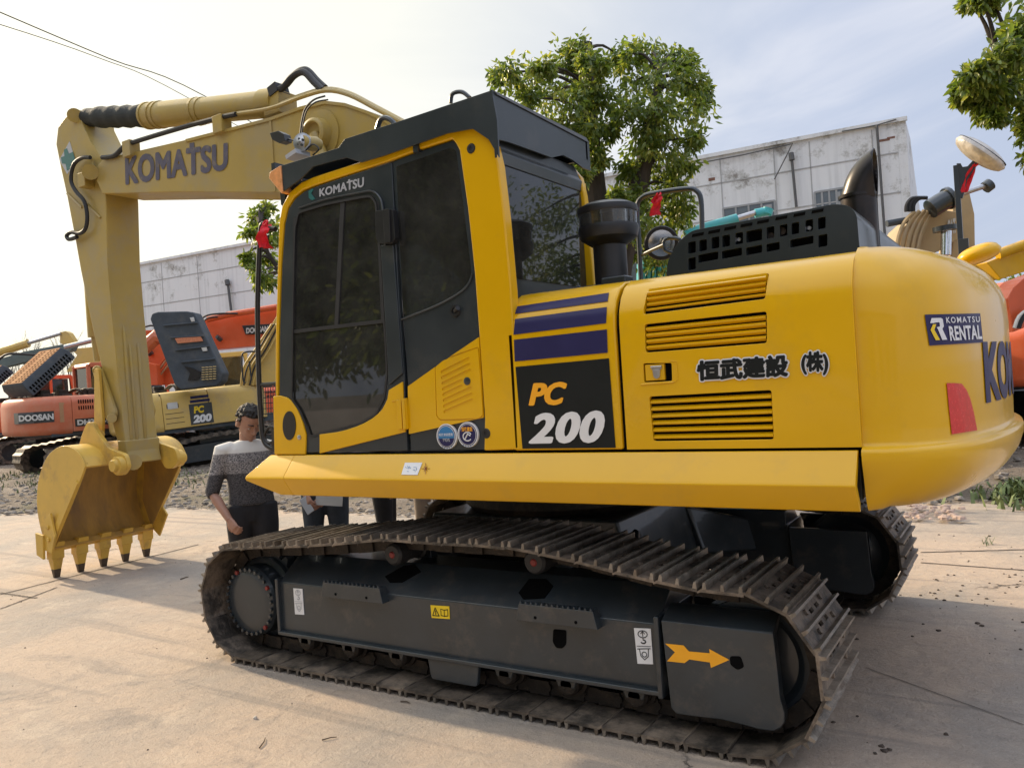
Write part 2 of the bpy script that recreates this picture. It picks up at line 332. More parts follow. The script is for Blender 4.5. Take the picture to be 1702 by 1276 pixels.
for s in (-1, 1):
    track(s*YC, s)
    yc = s*YC; out = s*1.0
    def Y(y): return yc+out*y                       # y measured outwards from the track centre
    # frame: sloped top box section
    mb = MB(); x0, x1 = -1.30, 1.19
    sec = [(Y(.20), .215), (Y(.20), .515), (Y(.02), .655), (Y(-.20), .655), (Y(-.20), .215)]
    mb.prism(sec, x0, x1, 'x')
    # weld-on flanges and end plate
    mb.box(x0-.012, x0+.012, min(Y(.225), Y(-.2)), max(Y(.225), Y(-.2)), .20, .54)
    mb.box(x0, x1, min(Y(.17), Y(.235)), max(Y(.17), Y(.235)), .200, .222)
    mb.box(x1-.012, x1+.012, min(Y(.235), Y(-.2)), max(Y(.235), Y(-.2)), .19, .56)
    fr = mb.build('track_frame', M_frame, EX, bevel=.006)
    # steps on the frame side
    for a, b in (((545, 975), (648, 1000)), ((865, 1000), (1000, 1035))):
        X0 = at(a[0], 985, Y(.2) if s < 0 else -1.33)[0]; X1 = at(b[0], 1005, -1.33)[0]
        sm = MB(); Ya, Yb = sorted((Y(.196), Y(.255)))
        sm.prism([(X0, .475), (X0+.02, .56), (X1-.02, .56), (X1, .475)], Ya, Yb)
        for q in range(14): x = X0+.03+(X1-X0-.06)*q/13; sm.prism([(x-.008, .56), (x, .575), (x+.008, .56)], *sorted((Y(.235), Y(.255))))
        sm.build('step', M_frame, EX, bevel=.003)
        for q in (.25, .75):
            x = X0+(X1-X0)*q; MB().cyl((x, Y(.254), .50), (x, Y(.257), .50), .008, n=10).build('step_bolt', M_void, EX)
    # idler yoke guard at the rear
    if s < 0:
        gp = xz([(1098, 1030), (1285, 1052), (1293, 1120), (1297, 1160), (1304, 1185), (1304, 1200), (1298, 1210), (1285, 1215), (1262, 1212), (1225, 1202), (1200, 1196), (1150, 1190), (1124, 1186), (1115, 1176), (1106, 1100)], -1.36)
    gp2 = gp
    gm = MB(); Ya, Yb = sorted((Y(.17), Y(.227))); gm.prism(gp2, Ya, Yb)
    Za = gp2[0][1]; Ya, Yb = sorted((Y(-.17), Y(.18)))
    gm.prism([(Y(.226), gp2[1][1]), (Y(.12), gp2[1][1]+.05), (Y(.08), gp2[1][1]+.05), (Y(.17), gp2[1][1]-.02)], gp2[0][0], gp2[1][0], 'x')
    gm.box(x1, x1+.25, min(Y(-.2), Y(-.1)), max(Y(-.2), Y(-.1)), .2, .5)
    gm.prism(gp2, *sorted((Y(-.235), Y(-.19))))
    g = gm.build('idler_guard', M_frame, EX, bevel=.006)
    # sprocket and final drive
    cx, cz = -1.60, .365
    sp = MB(); teeth = 21; prof = []
    for k in range(teeth*4):
        a = 2*PI*k/(teeth*4); r = .315 if k % 4 in (0, 1) else .275; prof.append((cx+r*math.cos(a), cz+r*math.sin(a)))
    sp.prism(prof, yc-.03, yc+.03); sp.lathe([(.24, -.20), (.24, .02), (.26, .03), (.26, .06), (.245, .07)], (cx, yc, cz), (0, out, 0), 36)
    sp.build('sprocket', M_frame, EX)
    fd = MB(); fd.lathe([(.0, .192), (.14, .192), (.185, .188), (.212, .178), (.222, .16), (.222, .05)], (cx, yc, cz), (0, out, 0), 40)
    fdo = fd.build('final_drive_cover', M_dark, EX, ang=25)
    bm_ = MB(); bm2 = MB()
    for k in range(28):
        a = 2*PI*(k+.3)/28; c = (cx+.203*math.cos(a), Y(.183), cz+.203*math.sin(a)); rd = k in (9, 2, 24); MB().cyl(c, (c[0], Y(.198), c[2]), .014 if rd else .012, n=6).build('drain_plug' if rd else 'cover_bolt', M_redp if rd else M_frame, fdo)
    dr = MB(); dr.prism([(-1.62, .60), (-1.28, .64), (-1.28, .20), (-1.62, .14)], *sorted((Y(-.06), Y(-.2)))); dr.build('motor_guard', M_frame, EX, bevel=.01)
    # idler wheel
    ix, iz = 1.56, .365
    iw = MB(); iw.lathe([(.06, .13), (.075, .10), (.09, .065), (.20, .05), (.23, .075), (.262, .08), (.262, .045), (.285, .04), (.285, -.04), (.262, -.045), (.262, -.08), (.20, -.05), (.06, -.13)], (ix, yc, iz), (0, out, 0), 44)
    iw.build('idler_wheel', M_frame, EX, ang=30)
    # carrier rollers
    for px_, py_ in ((645, 924), (881, 937)):
        Q = at(px_, py_, -1.33); rx, rz = Q[0], Q[2]+.0
        cr_ = MB(); cr_.lathe([(.0, .165), (.05, .165), (.062, .15), (.062, .07), (.055, .06), (.055, -.05), (.068, -.06), (.068, -.10), (.03, -.11), (.03, -.16)], (rx, yc, rz), (0, out, 0), 24)
        c_ = cr_.build('carrier_roller', M_rub, EX, ang=30)
        MB().lathe([(0, .172), (.014, .172), (.020, .165), (.034, .164), (.034, .163)], (rx, yc, rz), (0, out, 0), 12).build('roller_plug', M_redp, c_)
        MB().prism([(rx-.05, .60), (rx+.05, .60), (rx+.035, rz), (rx-.035, rz)], *sorted((Y(-.19), Y(-.13)))).build('roller_bracket', M_frame, EX, bevel=.005)
    # bottom rollers
    for k in range(7):
        x = -1.12+k*.36
        r_ = MB(); r_.lathe([(.03, .19), (.05, .185), (.062, .17), (.062, .12), (.078, .115), (.078, .075), (.06, .065), (.06, -.065), (.078, -.075), (.078, -.115), (.062, -.12), (.062, -.17), (.04, -.19)], (x, yc, .165), (0, out, 0), 22)
        r_.build('track_roller', M_chain, EX, ang=30)
        MB().prism([(x-.07, .218), (x+.07, .218), (x+.045, .15), (x-.045, .15)], *sorted((Y(.14), Y(.19)))).build('roller_mount', M_frame, EX, bevel=.006)
    gb = MB(); xg = .02 if s < 0 else .02
    gb.prism(rpoly([(xg-.17, .218), (xg+.17, .218), (xg+.15, .09), (xg-.15, .09)], .02), *sorted((Y(.195), Y(.222)))); gb.build('roller_guard', M_frame, EX, bevel=.005)
# openings and stickers on the near frame
YF = -1.334
hole = MB(); hole.prism(rpoly(xz([(920, 1045), (941, 1047), (941, 1070), (935, 1077), (925, 1076), (919, 1066)], YF), .01), YF-.003, YF+.001)
hole.build('frame_opening', M_void, EX, smooth=False)
h2 = MB(); h2.prism(rpoly(xz([(1213, 1090), (1231, 1090), (1237, 1108), (1226, 1113), (1214, 1104)], -1.361), .01), -1.3625, -1.36); h2.build('frame_opening', M_void, EX, smooth=False)
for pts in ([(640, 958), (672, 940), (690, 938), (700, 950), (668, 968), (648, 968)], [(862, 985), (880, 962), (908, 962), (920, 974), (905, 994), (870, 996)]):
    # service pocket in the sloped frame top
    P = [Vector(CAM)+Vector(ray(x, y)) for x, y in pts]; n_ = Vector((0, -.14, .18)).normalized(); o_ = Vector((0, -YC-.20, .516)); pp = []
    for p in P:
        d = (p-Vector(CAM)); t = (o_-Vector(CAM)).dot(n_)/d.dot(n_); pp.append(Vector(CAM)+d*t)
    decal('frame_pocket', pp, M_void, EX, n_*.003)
ar = xz([(1106, 1069), (1136, 1072), (1145, 1082), (1180, 1085), (1179, 1078), (1212, 1096), (1182, 1109), (1180, 1100), (1146, 1095), (1138, 1101), (1109, 1098), (1122, 1083)], -1.361)
mb = MB(); plate(mb, ar, [], -1.363, -1.360); mb.build('arrow_decal', M_oran, EX, smooth=False)
def sticker(px4, Yp, m, marks, mm, parent=EX, lift=.003, name='warning_sticker'):
    """px4 = TL TR BR BL in photo pixels on plane Yp; marks = list of polylines/letters in 0..1 coordinates"""
    s_ = px_decal(name, px4, Yp, m, parent, lift); fn = quadfn([at(x, y, Yp) for x, y in (px4[3], px4[2], px4[1], px4[0])])
    mb = MB()
    for pl, w in marks:
        for a, b in zip(pl[:-1], pl[1:]):
            A = fn(*a); B = fn(*b); d = (B-A).normalized() if (B-A).length > 1e-6 else Vector((1, 0, 0)); q = Vector((-d.z, 0, d.x))*w; o_ = Vector((0, -lift-.0015, 0))
            mb.add([A-q+o_-d*w*.5, B-q+o_+d*w*.5, B+q+o_+d*w*.5, A+q+o_-d*w*.5], [(0, 1, 2, 3)])
    mb.build('sticker_print', mm, s_, smooth=False); return s_
def circ(cx, cy, rx, ry, n=12, a0=0, a1=360): return [(cx+rx*math.cos(math.radians(a0+(a1-a0)*k/n)), cy+ry*math.sin(math.radians(a0+(a1-a0)*k/n))) for k in range(n+1)]
hookm = [(circ(.5, .84, .28, .10), .0022), ([(.5, .93), (.5, .78)], .002), ([(.38, .85), (.5, .92), (.62, .85)], .002), ([(.5, .74), (.5, .68)], .002), (circ(.5, .63, .14, .05, 8, 90, -160), .003), ([(.08, .5), (.92, .5)], .0015), ([(.1, .42), (.9, .44)], .0022), ([(.22, .42), (.28, .22), (.5, .12), (.74, .22), (.78, .43)], .002), (circ(.5, .27, .15, .07), .002)]
sticker([(1054, 1043), (1082, 1044), (1086, 1103), (1060, 1102)], YF, M_whi, hookm, M_dark)
sticker([(488, 977), (503, 978), (506, 1021), (491, 1020)], YF, M_whi, hookm, M_silver)
sticker([(716, 1005), (747, 1007), (748, 1028), (718, 1026)], YF, M_yeld, [([(.08, .2), (.25, .82), (.44, .2), (.08, .2)], .0025), ([(.26, .3), (.26, .6)], .003), ([(.55, .25), (.55, .75), (.73, .68), (.92, .75), (.92, .25), (.73, .2), (.55, .25)], .002), ([(.73, .2), (.73, .68)], .002)], M_blk)
# centre frame and swing ring
mb = MB(); mb.prism([(-.75, .46), (.75, .46), (.66, .84), (-.66, .84)], -.60, .60)
for sx in (-1, 1):
    for sy in (-1, 1): mb.loft([[(sx*.35, sy*.4, .45), (sx*.8, sy*.4, .45), (sx*.7, sy*.4, .76), (sx*.3, sy*.4, .80)], [(sx*.55, sy*1.0, .36), (sx*1.0, sy*1.0, .36), (sx*.95, sy*1.0, .58), (sx*.6, sy*1.0, .58)]])
mb.build('centre_frame', M_frame, EX, bevel=.02)
MB().lathe([(.62, .84), (.66, .88), (.66, .95), (.60, .95), (.60, 1.04), (.68, 1.04), (.68, 1.08)], (0, 0, 0), (0, 0, 1), 56).build('swing_ring', M_chain, EX)
# ================================================================ upper structure
from mathutils.bvhtree import BVHTree
def bvh_of(*objs):
    vs_ = []; fs = []; dg = bpy.context.evaluated_depsgraph_get(); dg.update()
    for o in objs:
        me = o.evaluated_get(dg).to_mesh(); k = len(vs_); vs_ += [o.matrix_world @ v.co for v in me.vertices]; fs += [[k+i for i in p.vertices] for p in me.polygons]
    return BVHTree.FromPolygons(vs_, fs)
def hit(bv, px, py, lift):
    d = Vector(ray(px, py)).normalized(); p, n_, i, _ = bv.ray_cast(Vector(CAM), d)
    if p is None: p, n_, i, _ = bv.find_nearest(Vector(CAM)+d*4.0)
    if n_.dot(d) > 0: n_ = -n_
    return p+n_*lift
def bil(q, u, v):                                  # q = BL BR TR TL (pixels)
    return ((q[0][0]*(1-u)+q[1][0]*u)*(1-v)+(q[3][0]*(1-u)+q[2][0]*u)*v, (q[0][1]*(1-u)+q[1][1]*u)*(1-v)+(q[3][1]*(1-u)+q[2][1]*u)*v)
def drape(name, q, bv, m, parent, n=(1, 1), lift=.003):   # decal over a quad TL TR BR BL given in photo pixels
    Q = (q[3], q[2], q[1], q[0]); P = []; F = []; nu, nv = n
    for j in range(nv+1):
        for i in range(nu+1): P.append(hit(bv, *bil(Q, i/nu, j/nv), lift))
    for j in range(nv):
        for i in range(nu): a = j*(nu+1)+i; F.append((a, a+1, a+nu+2, a+nu+1))
    return MB().add(P, F).build(name, m, parent)
def drapef(q, bv, lift=.005):
    Q = (q[3], q[2], q[1], q[0]); return lambda u, v: hit(bv, *bil(Q, u, v), lift)
def ysurf(z): return float(np.interp(z, [1.0, 1.88, 1.94, 2.0, 2.05, 2.085], [-1.37, -1.37, -1.362, -1.335, -1.29, -1.22]))
SEC = [(ysurf(z), z) for z in (1.312, 1.88, 1.91, 1.94, 1.97, 2.0, 2.025, 2.05, 2.07, 2.085)]+[(-1.12, 2.10), (-.80, 2.11), (-.80, 1.312)]
# deck and side skirt
mb = MB(); mb.box(-1.25, 2.08, -1.28, 1.28, 1.09, 1.27); mb.box(-1.2, 1.9, -1.34, -1.28, 1.24, 1.305); mb.box(-1.0, 2.0, -.5, .5, 1.05, 1.1)
mb.build('revolving_deck', M_dark, EX, bevel=.01)
for s in (-1, 1):
    sk = [(-1.355, 1.300), (-1.372, 1.300), (-1.462, 1.188), (-1.470, 1.172), (-1.462, 1.158), (-1.40, 1.066), (-1.385, 1.062), (-1.385, 1.10), (-1.43, 1.17), (-1.355, 1.285)]
    sk = [(-s*y if s > 0 else y, z) for y, z in sk] if s > 0 else sk
    ring = lambda x, f: [(x+f(y, z), y, z) for y, z in sk]
    m_ = MB(); m_.loft([[(x+(abs(y)-1.385)*-2.2*0 + (.20*max(0, (1.16-z))/.1 if False else 0), y, z) for y, z in sk] for x in (-1.05, 2.085)])
    # tapered front end
    m_.loft([[(-1.05, y, z) for y, z in sk], [(-1.36+ (0.0 if abs(z-1.17) < .03 else (.10 if z > 1.2 else .20)), (y+ (0.02*s if abs(z-1.17) < .03 else 0)), z) for y, z in sk]])
    skirt = m_.build('side_skirt', M_yel, EX, bevel=.004)
    if s < 0: skirt_o = skirt
# PC panel and engine door
def sec_body(x0, x1, name, mirror=False):
    m_ = MB(); S = [(-y if mirror else y, z) for y, z in SEC]; m_.prism(S, x0, x1, 'x'); return m_.build(name, M_yel, EX, bevel=.012, seg=3)
xA0 = at(854, 745, -1.37)[0]; xA1 = at(1035, 745, -1.37)[0]; xB0 = at(1042, 748, -1.37)[0]; xB1 = at(1433, 748, -1.37)[0]
panelA = sec_body(xA0, xA1, 'side_panel')
mb = MB(); mb.prism([(y+.02, z-.02) for y, z in SEC], xA0-.02, xB1+.03, 'x'); mb.build('panel_backing', M_void, EX)
doorB = MB(); doorB.prism(SEC, xB0, xB1, 'x'); doorB = doorB.build('engine_door', M_yel, EX)
LV = [[(1074, 480), (1274, 453), (1274, 497), (1072, 523)], [(1071.5, 539), (1274, 517.5), (1274.6, 570), (1073, 586)], [(1079, 659), (1282, 648), (1286, 730), (1086, 733)]]
LY = [-1.345, -1.37, -1.37]
cs = []
for q, y in zip(LV, LY): cs.append(MB().prism(rpoly(xz(q, y), .012, 3), -1.45, y+.045))
LT = [(1069, 604), (1116, 603), (1117, 633), (1070.5, 635.5)]
cs.append(MB().prism(rpoly(xz(LT, -1.37), .008, 3), -1.45, -1.345))
cut(doorB, cs)
bv_ = doorB.modifiers.new('bevel', 'BEVEL'); bv_.width = .006; bv_.segments = 2; bv_.limit_method = 'ANGLE'; bv_.angle_limit = math.radians(50); bv_.harden_normals = True
for q, y, n_, bm__ in zip(LV, LY, (4, 4, 6), (0, 0, 1)):
    TL, TR, BR, BL = [Vector(at(a, b, y)) for a, b in q]; m_ = MB()
    m_.mi = bm__; e = .004
    m_.prism([(TL.x+e, TL.z-e), (TR.x-e, TR.z-e), (BR.x-e, BR.z+e), (BL.x+e, BL.z+e)], y+.042, y+.046)
    m_.mi = 0
    if not bm__:                                    # pressed ridges, closed sheet
        H_ = 1.0/(n_+.6)
        prof_ = [(0.0, .022)]
        for k in range(n_): t0 = H_*(.3+k); prof_ += [(t0+.10*H_, .022), (t0+.24*H_, .008), (t0+.42*H_, .001), (t0+.62*H_, .003), (t0+.86*H_, .015), (t0+1.0*H_, .022)]
        prof_ += [(1.0, .022)]
        L1_, L2_ = [], []
        for t, d_ in prof_: a = TL.lerp(BL, t); b = TR.lerp(BR, t); L1_.append((a.x+.004, y+d_, a.z)); L2_.append((b.x-.004, y+d_, b.z))
        nn_ = len(L1_); m_.add(L1_+L2_, [(i, i+1, nn_+i+1, nn_+i) for i in range(nn_-1)])
    for k in range(n_ if bm__ else 0):
        t = (k+.72)/(n_+.35); a = TL.lerp(BL, t); b = TR.lerp(BR, t); h = (TL.z-BL.z)/(n_+.35)*.5
        sec = lambda P: [(P.x, y+.010, P.z-h*.70), (P.x, y+.002, P.z-h*.45), (P.x, y+.002, P.z-h*.05), (P.x, y+.022, P.z+h*.70), (P.x, y+.032, P.z+h*.85), (P.x, y+.038, P.z+h*.7), (P.x, y+.026, P.z-h*.3)]
        m_.loft([sec(a+(b-a)*.004), sec(a+(b-a)*.996)])
    m_.build('louvre', [M_yel, M_void], doorB)
# latch pocket
LTp = [Vector(at(a, b, -1.37)) for a, b in LT]
m_ = MB(); w_ = LTp[1].x-LTp[0].x; z0, z1 = LTp[3].z+.006, LTp[0].z-.006
m_.box(LTp[0].x+.005, LTp[0].x+w_*.72, -1.366, -1.347, z0, z1); lat = m_.build('door_latch', M_yel, doorB, bevel=.003)
xl = LTp[0].x+w_*.46; zl = (z0+z1)/2
m_ = MB(); m_.box(xl-.024, xl+.024, -1.372, -1.366, zl+.012, zl+.026); m_.prism(rpoly([(xl-.018, zl+.012), (xl+.018, zl+.012), (xl+.014, zl-.022), (xl, zl-.030), (xl-.014, zl-.022)], .006), -1.375, -1.366); m_.cyl((xl-.026, -1.372, zl+.024), (xl+.026, -1.372, zl+.024), .005, n=8)
m_.build('latch_clasp', M_steel, doorB, bevel=.0015)
em = MB(); em.tube([at(1065, 639, -1.371), at(1120, 635, -1.371)], .004, n=6, cap=True); em.tube([at(1112, 599, -1.370), at(1125, 601, -1.370), at(1127, 630, -1.370), at(1121, 635, -1.370)], .003, n=6)
em.build('pressed_rib', M_yel, doorB)
bvA = bvh_of(panelA); bvB = bvh_of(doorB)
def z2(p, sc=3.754, ox=840, oy=440): return (ox+p[0]/sc, oy+p[1]/sc)
for q in ([(75, 262), (648, 177), (640, 230), (62, 308)], [(62, 340), (635, 265), (630, 365), (52, 437)], [(55, 468), (635, 403), (640, 548), (60, 603)]):
    drape('navy_stripe', [z2(p) for p in q], bvA, M_navy, panelA, (4, 8))
pan = drape('model_panel', [z2(p) for p in ((65, 637), (648, 583), (690, 1140), (108, 1145))], bvA, M_blk, panelA, (1, 1))
heavy_fn('lettering', 'PC', drapef([z2(p) for p in ((163, 742), (382, 733), (366, 868), (156, 875))], bvA), M_oran, panelA, .045, 12, .18, bold=.012)
heavy_fn('lettering', '200', drapef([z2(p) for p in ((176, 932), (618, 912), (600, 1103), (160, 1111))], bvA), M_whi, panelA, .042, 12, .14, cw=1.10, bold=.012)
def heavy(s_, q, bv, lift, m, parent, rad, n_):
    fn = drapef(q, bv, lift); me0 = text_mesh(s_, 0.0); co = np.array([v.co[:] for v in me0.vertices]); lo = co.min(0); hi = co.max(0); mb = MB(); F = [tuple(p.vertices) for p in me0.polygons]
    for k in range(n_):
        dx, dy = rad*math.cos(2*PI*k/n_), rad*math.sin(2*PI*k/n_)
        mb.add([fn((c[0]-lo[0]+dx)/(hi[0]-lo[0]), (c[1]-lo[1]+dy)/(hi[1]-lo[1]))+Vector((0, -.00012*k, 0)) for c in co], F)
    return mb.build('lettering', m, parent, smooth=False)
for s_, q in (('恒武建設', [(1160, 601), (1309, 590), (1309, 624), (1161, 632)]), ('(株)', [(1333, 586), (1376, 584), (1376, 622), (1334, 621)])):
    heavy(s_, q, bvB, .0030, M_whi, doorB, .115, 16); heavy(s_, q, bvB, .0062, M_blk, doorB, .050, 10)
# far side of the house
sec_body(xA0, xB1, 'far_side_panel', True)
mb = MB(); mb.box(xA0+.02, 2.12, -.82, .82, 1.28, 2.06); mb.box(-1.1, xA0+.02, .38, 1.34, 1.28, 1.95); mb.box(-.2, xA0+.05, -.38, .38, 1.28, 1.60)
mb.build('engine_housing', M_dark, EX, bevel=.02)
MB().box(-1.0, .45, .45, 1.37, 1.95, 2.06).build('tank_cover', M_yel, EX, bevel=.02)
# counterweight
plan = [(2.10, -1.37), (2.16, -1.368), (2.22, -1.352), (2.29, -1.315), (2.35, -1.26), (2.40, -1.19), (2.445, -1.10), (2.48, -1.0), (2.495, -.94), (2.525, -.80), (2.555, -.62), (2.578, -.42), (2.592, -.2), (2.598, 0)]
plan = plan+[(x, -y) for x, y in plan[-2::-1]]
Pp = np.array(plan); T_ = np.gradient(Pp, axis=0); T_ /= np.linalg.norm(T_, axis=1)[:, None]; Nn = np.stack([T_[:, 1], -T_[:, 0]], 1); Nn[0] = (0, -1); Nn[-1] = (0, 1)
offs = [(1.055, .17), (1.065, .13), (1.09, .085), (1.13, .04), (1.19, .0), (1.25, -.020), (1.288, -.024), (1.300, -.020), (1.309, .000), (1.318, .014), (1.33, .018), (1.40, .016), (1.80, .016), (1.90, .022), (1.97, .045), (2.03, .085), (2.075, .14), (2.105, .21), (2.118, .30), (2.122, .5)]
rings = []
for z, o_ in offs:
    ring = []
    for p, n_ in zip(Pp, Nn):
        k = 1.0 if abs(n_[0]) > .35 else max(.0, abs(n_[0])/.35)
        oo = o_ if z < 1.9 else o_*(.85+.15*k)
        if z < 1.2: oo = o_*(.35+.65*k)
        q = p-n_*oo; ring.append((max(q[0], 2.10), q[1], z))
    rings.append(ring)
cw = MB().loft(rings).build('counterweight', M_yel, EX, ang=60)
bm = bmesh.new(); bm.from_mesh(cw.data); bmesh.ops.recalc_face_normals(bm, faces=bm.faces); bm.to_mesh(cw.data); bm.free()
bvC = bvh_of(cw)
RQ = [(1536, 523), (1627.5, 521), (1632.4, 569), (1543.6, 574.4)]
st = drape('rental_sticker', RQ, bvC, M_navy, cw, (14, 6), .004)
def sub(q, u0, u1, v0, v1):                        # sub-rectangle of TL TR BR BL quad in 0..1 (v up)
    Q = (q[3], q[2], q[1], q[0]); return [bil(Q, u0, v1), bil(Q, u1, v1), bil(Q, u1, v0), bil(Q, u0, v0)]
lettering('lettering', 'KOMATSU', drapef(sub(RQ, .36, .97, .70, .90), bvC, .006), M_whi, cw, bold=.018, cw=1.3)
heavy_fn('lettering', 'RENTAL', drapef(sub(RQ, .39, .975, .13, .59), bvC, .006), M_whi, cw, .030, 8, cw=1.05, bold=.01, step=(.0001, -.0001, 0))
def drpoly(name, q, poly, m, parent, bv, lift=.0065):
    Q = (q[3], q[2], q[1], q[0]); P = [hit(bv, *bil(Q, u, v), lift) for u, v in poly]
    mb = MB(); mb.add(P, [tuple(range(len(P)))]); return mb.build(name, m, parent, smooth=False)
drpoly('emblem', RQ, [(.06, .72), (.10, .88), (.27, .88), (.30, .84), (.30, .60), (.27, .52), (.33, .16), (.24, .16), (.19, .50), (.17, .58), (.23, .60), (.235, .72), (.22, .74), (.15, .73), (.12, .72)], M_whi, cw, bvC)
drpoly('emblem', RQ, [(.05, .50), (.11, .68), (.17, .68), (.12, .50), (.20, .16), (.12, .16)], M_yeld, cw, bvC)
pr = MB(); pr.add([hit(bvC, x, y, .004) for x, y in ((1572, 636.5), (1585, 636.5), (1597, 637.5), (1605, 648), (1611, 662), (1617, 685), (1622.6, 714.7), (1602, 718), (1580.5, 721.5), (1576, 680))], [tuple(range(10))]); pr.build('reflector', M_redd, cw, smooth=False)
def cwfn(u, v):                                    # rear face lettering, runs round the tail
    y = -.84+u*1.72; z = 1.435+v*.262; p, n_, i_, _ = bvC.ray_cast(Vector((4.5, y, z)), Vector((-1, 0, 0))); return p+Vector((.004, 0, 0))
lettering('lettering', 'KOMATSU', cwfn, M_navy, cw, bold=.05, subdiv=40)
# hood
YH = -.86
ho = rpoly(xz([(1106, 478), (1110, 431), (1128, 401), (1150, 383), (1352, 346), (1387, 338.5), (1412, 342), (1424, 356), (1430, 428)], YH), [0, .04, .05, .03, .05, .04, .05, .03, 0])
hood = MB().prism(ho, YH, .82).build('engine_hood', M_dark, EX)
def h4(x, y): return (960+x/2.294, 200+y/2.294)
cs = []; cm = MB()
def hq(cx, cy, w, h, top=False):
    x, y = h4(cx, cy); w /= 2.294; h /= 2.294; sl = -.19
    q = [(x-w/2, y-h/2-sl*w/2), (x+w/2, y-h/2+sl*w/2), (x+w/2, y+h/2+sl*w/2), (x-w/2, y+h/2-sl*w/2)]
    cm.prism(rpoly(xz(q, YH), .005, 2), -.93, YH+.05 if not top else YH+.12)
for cx, cy in ((436, 485), (478, 477), (525, 467), (566, 460), (616, 450), (735, 428), (785, 420), (830, 412), (883, 401), (931, 392)): hq(cx, cy, 29, 44)
hq(673, 440, 60, 44)
for cx, cy, w in ((436, 547, 28), (498, 522, 76), (588, 507, 76), (673, 495, 60), (745, 483, 50), (855, 463, 88), (935, 459, 34)): hq(cx, cy, w, 30 if w > 34 else 46)
cut(hood, [cm])
b_ = hood.modifiers.new('bevel', 'BEVEL'); b_.width = .02; b_.segments = 3; b_.limit_method = 'ANGLE'; b_.angle_limit = math.radians(60); b_.harden_normals = True
MB().prism([(x*.96+.07, z*.985+.02) for x, z in ho], YH+.046, YH+.049).build('grille_backing', M_void, hood, smooth=False)
sl_ = MB()
for cx, cy in ((460, 436), (522, 424), (583, 411), (645, 399), (708, 386), (778, 372), (847, 359), (916, 346)):
    x, y = h4(cx, cy); w = 44/2.294; h = 5.2
    sl_.prism(xz([(x-w/2, y+.19*w/2-h/2), (x+w/2, y-.19*w/2-h/2), (x+w/2-1, y-.19*w/2+h/2), (x-w/2-1, y+.19*w/2+h/2)], YH-.001), YH-.002, YH+.01)
sl_.build('hood_slots', M_void, hood, smooth=False)
en = MB()
for x_, y_, r in ((1281, 392, .016), (1228, 398, .009), (1345, 379, .009), (1300, 384, .018)):
    p = at(x_, y_, YH+.03); MB().cyl(p, (p[0], p[1]+.016, p[2]), r, n=14).build('engine_part', M_chain if r > .01 else M_steel, hood)
# exhaust
p0 = at(1432, 410, -.30); X0_ = p0[0]; r_ = .088
path = [(X0_, -.30, 2.05), (X0_, -.30, 2.42), (X0_+.008, -.30, 2.49), (X0_+.045, -.298, 2.57), (X0_+.11, -.292, 2.625), (X0_+.20, -.285, 2.65)]
ex = MB(); ex.tube(path, [r_, r_, r_, r_*1.0, r_*.98, r_*.94], n=32, cap=False, sub=6)
ex.tube([(X0_-.005, -.30, 2.47), (X0_-.005, -.30, 2.485)], r_+.004, n=32)
exo = ex.build('exhaust_pipe', mat('exhaust_steel', (.030, .027, .026), .32, metal=.7, var=.25, scale=5, dirt=(.10, .05, .03), dirt_amt=.35), EX)
sd_ = exo.modifiers.new('thick', 'SOLIDIFY'); sd_.thickness = .004
# cut the outlet off obliquely (vertical mouth facing the rear)
bm = bmesh.new(); bm.from_mesh(exo.data); bmesh.ops.bisect_plane(bm, geom=bm.verts[:]+bm.edges[:]+bm.faces[:], plane_co=(X0_+.086, -.3, 2.55), plane_no=(1, 0, 0), clear_outer=True); bm.to_mesh(exo.data); bm.free()
# pre-cleaner
pc = at(1017, 470, -.80); cxp, cyp = pc[0], -.80; zc = lambda py: at(1017, py, -.80)[2]
m_ = MB(); m_.lathe([(.105, 2.05), (.105, 2.11), (.088, 2.12), (.088, zc(402)), (.095, zc(400))], (cxp, cyp, 0), (0, 0, 1), 32)
pco = m_.build('air_precleaner', M_black, EX)
m_ = MB(); m_.lathe([(.095, zc(408)), (.150, zc(396)), (.162, zc(382)), (.158, zc(376)), (.150, zc(376))], (cxp, cyp, 0), (0, 0, 1), 36); m_.build('precleaner_bowl_base', M_black, pco)
m_ = MB(); m_.lathe([(.152, zc(377)), (.155, zc(352)), (.150, zc(351)), (.147, zc(376))], (cxp, cyp, 0), (0, 0, 1), 36); m_.build('precleaner_bowl', M_clear, pco)
m_ = MB(); m_.lathe([(.158, zc(355)), (.162, zc(350)), (.158, zc(344)), (.12, zc(338)), (.05, zc(336)), (.0, zc(336))], (cxp, cyp, 0), (0, 0, 1), 36); m_.build('precleaner_lid', M_black, pco)
m_ = MB()
for k in range(8): a = 2*PI*k/8; m_.box(cxp+.10*math.cos(a)-.006, cxp+.10*math.cos(a)+.006, cyp+.10*math.sin(a)-.006, cyp+.10*math.sin(a)+.006, zc(380), zc(345))
m_.cyl((cxp, cyp, zc(380)), (cxp, cyp, zc(345)), .05); m_.build('precleaner_vanes', M_rub, pco)
m_ = MB(); m_.box(cxp-.17, cxp+.16, cyp-.16, cyp+.16, 2.08, 2.125); m_.box(cxp+.03, cxp+.17, cyp-.20, cyp-.1, 2.10, 2.15); m_.build('intake_base', M_dark, EX, bevel=.01)
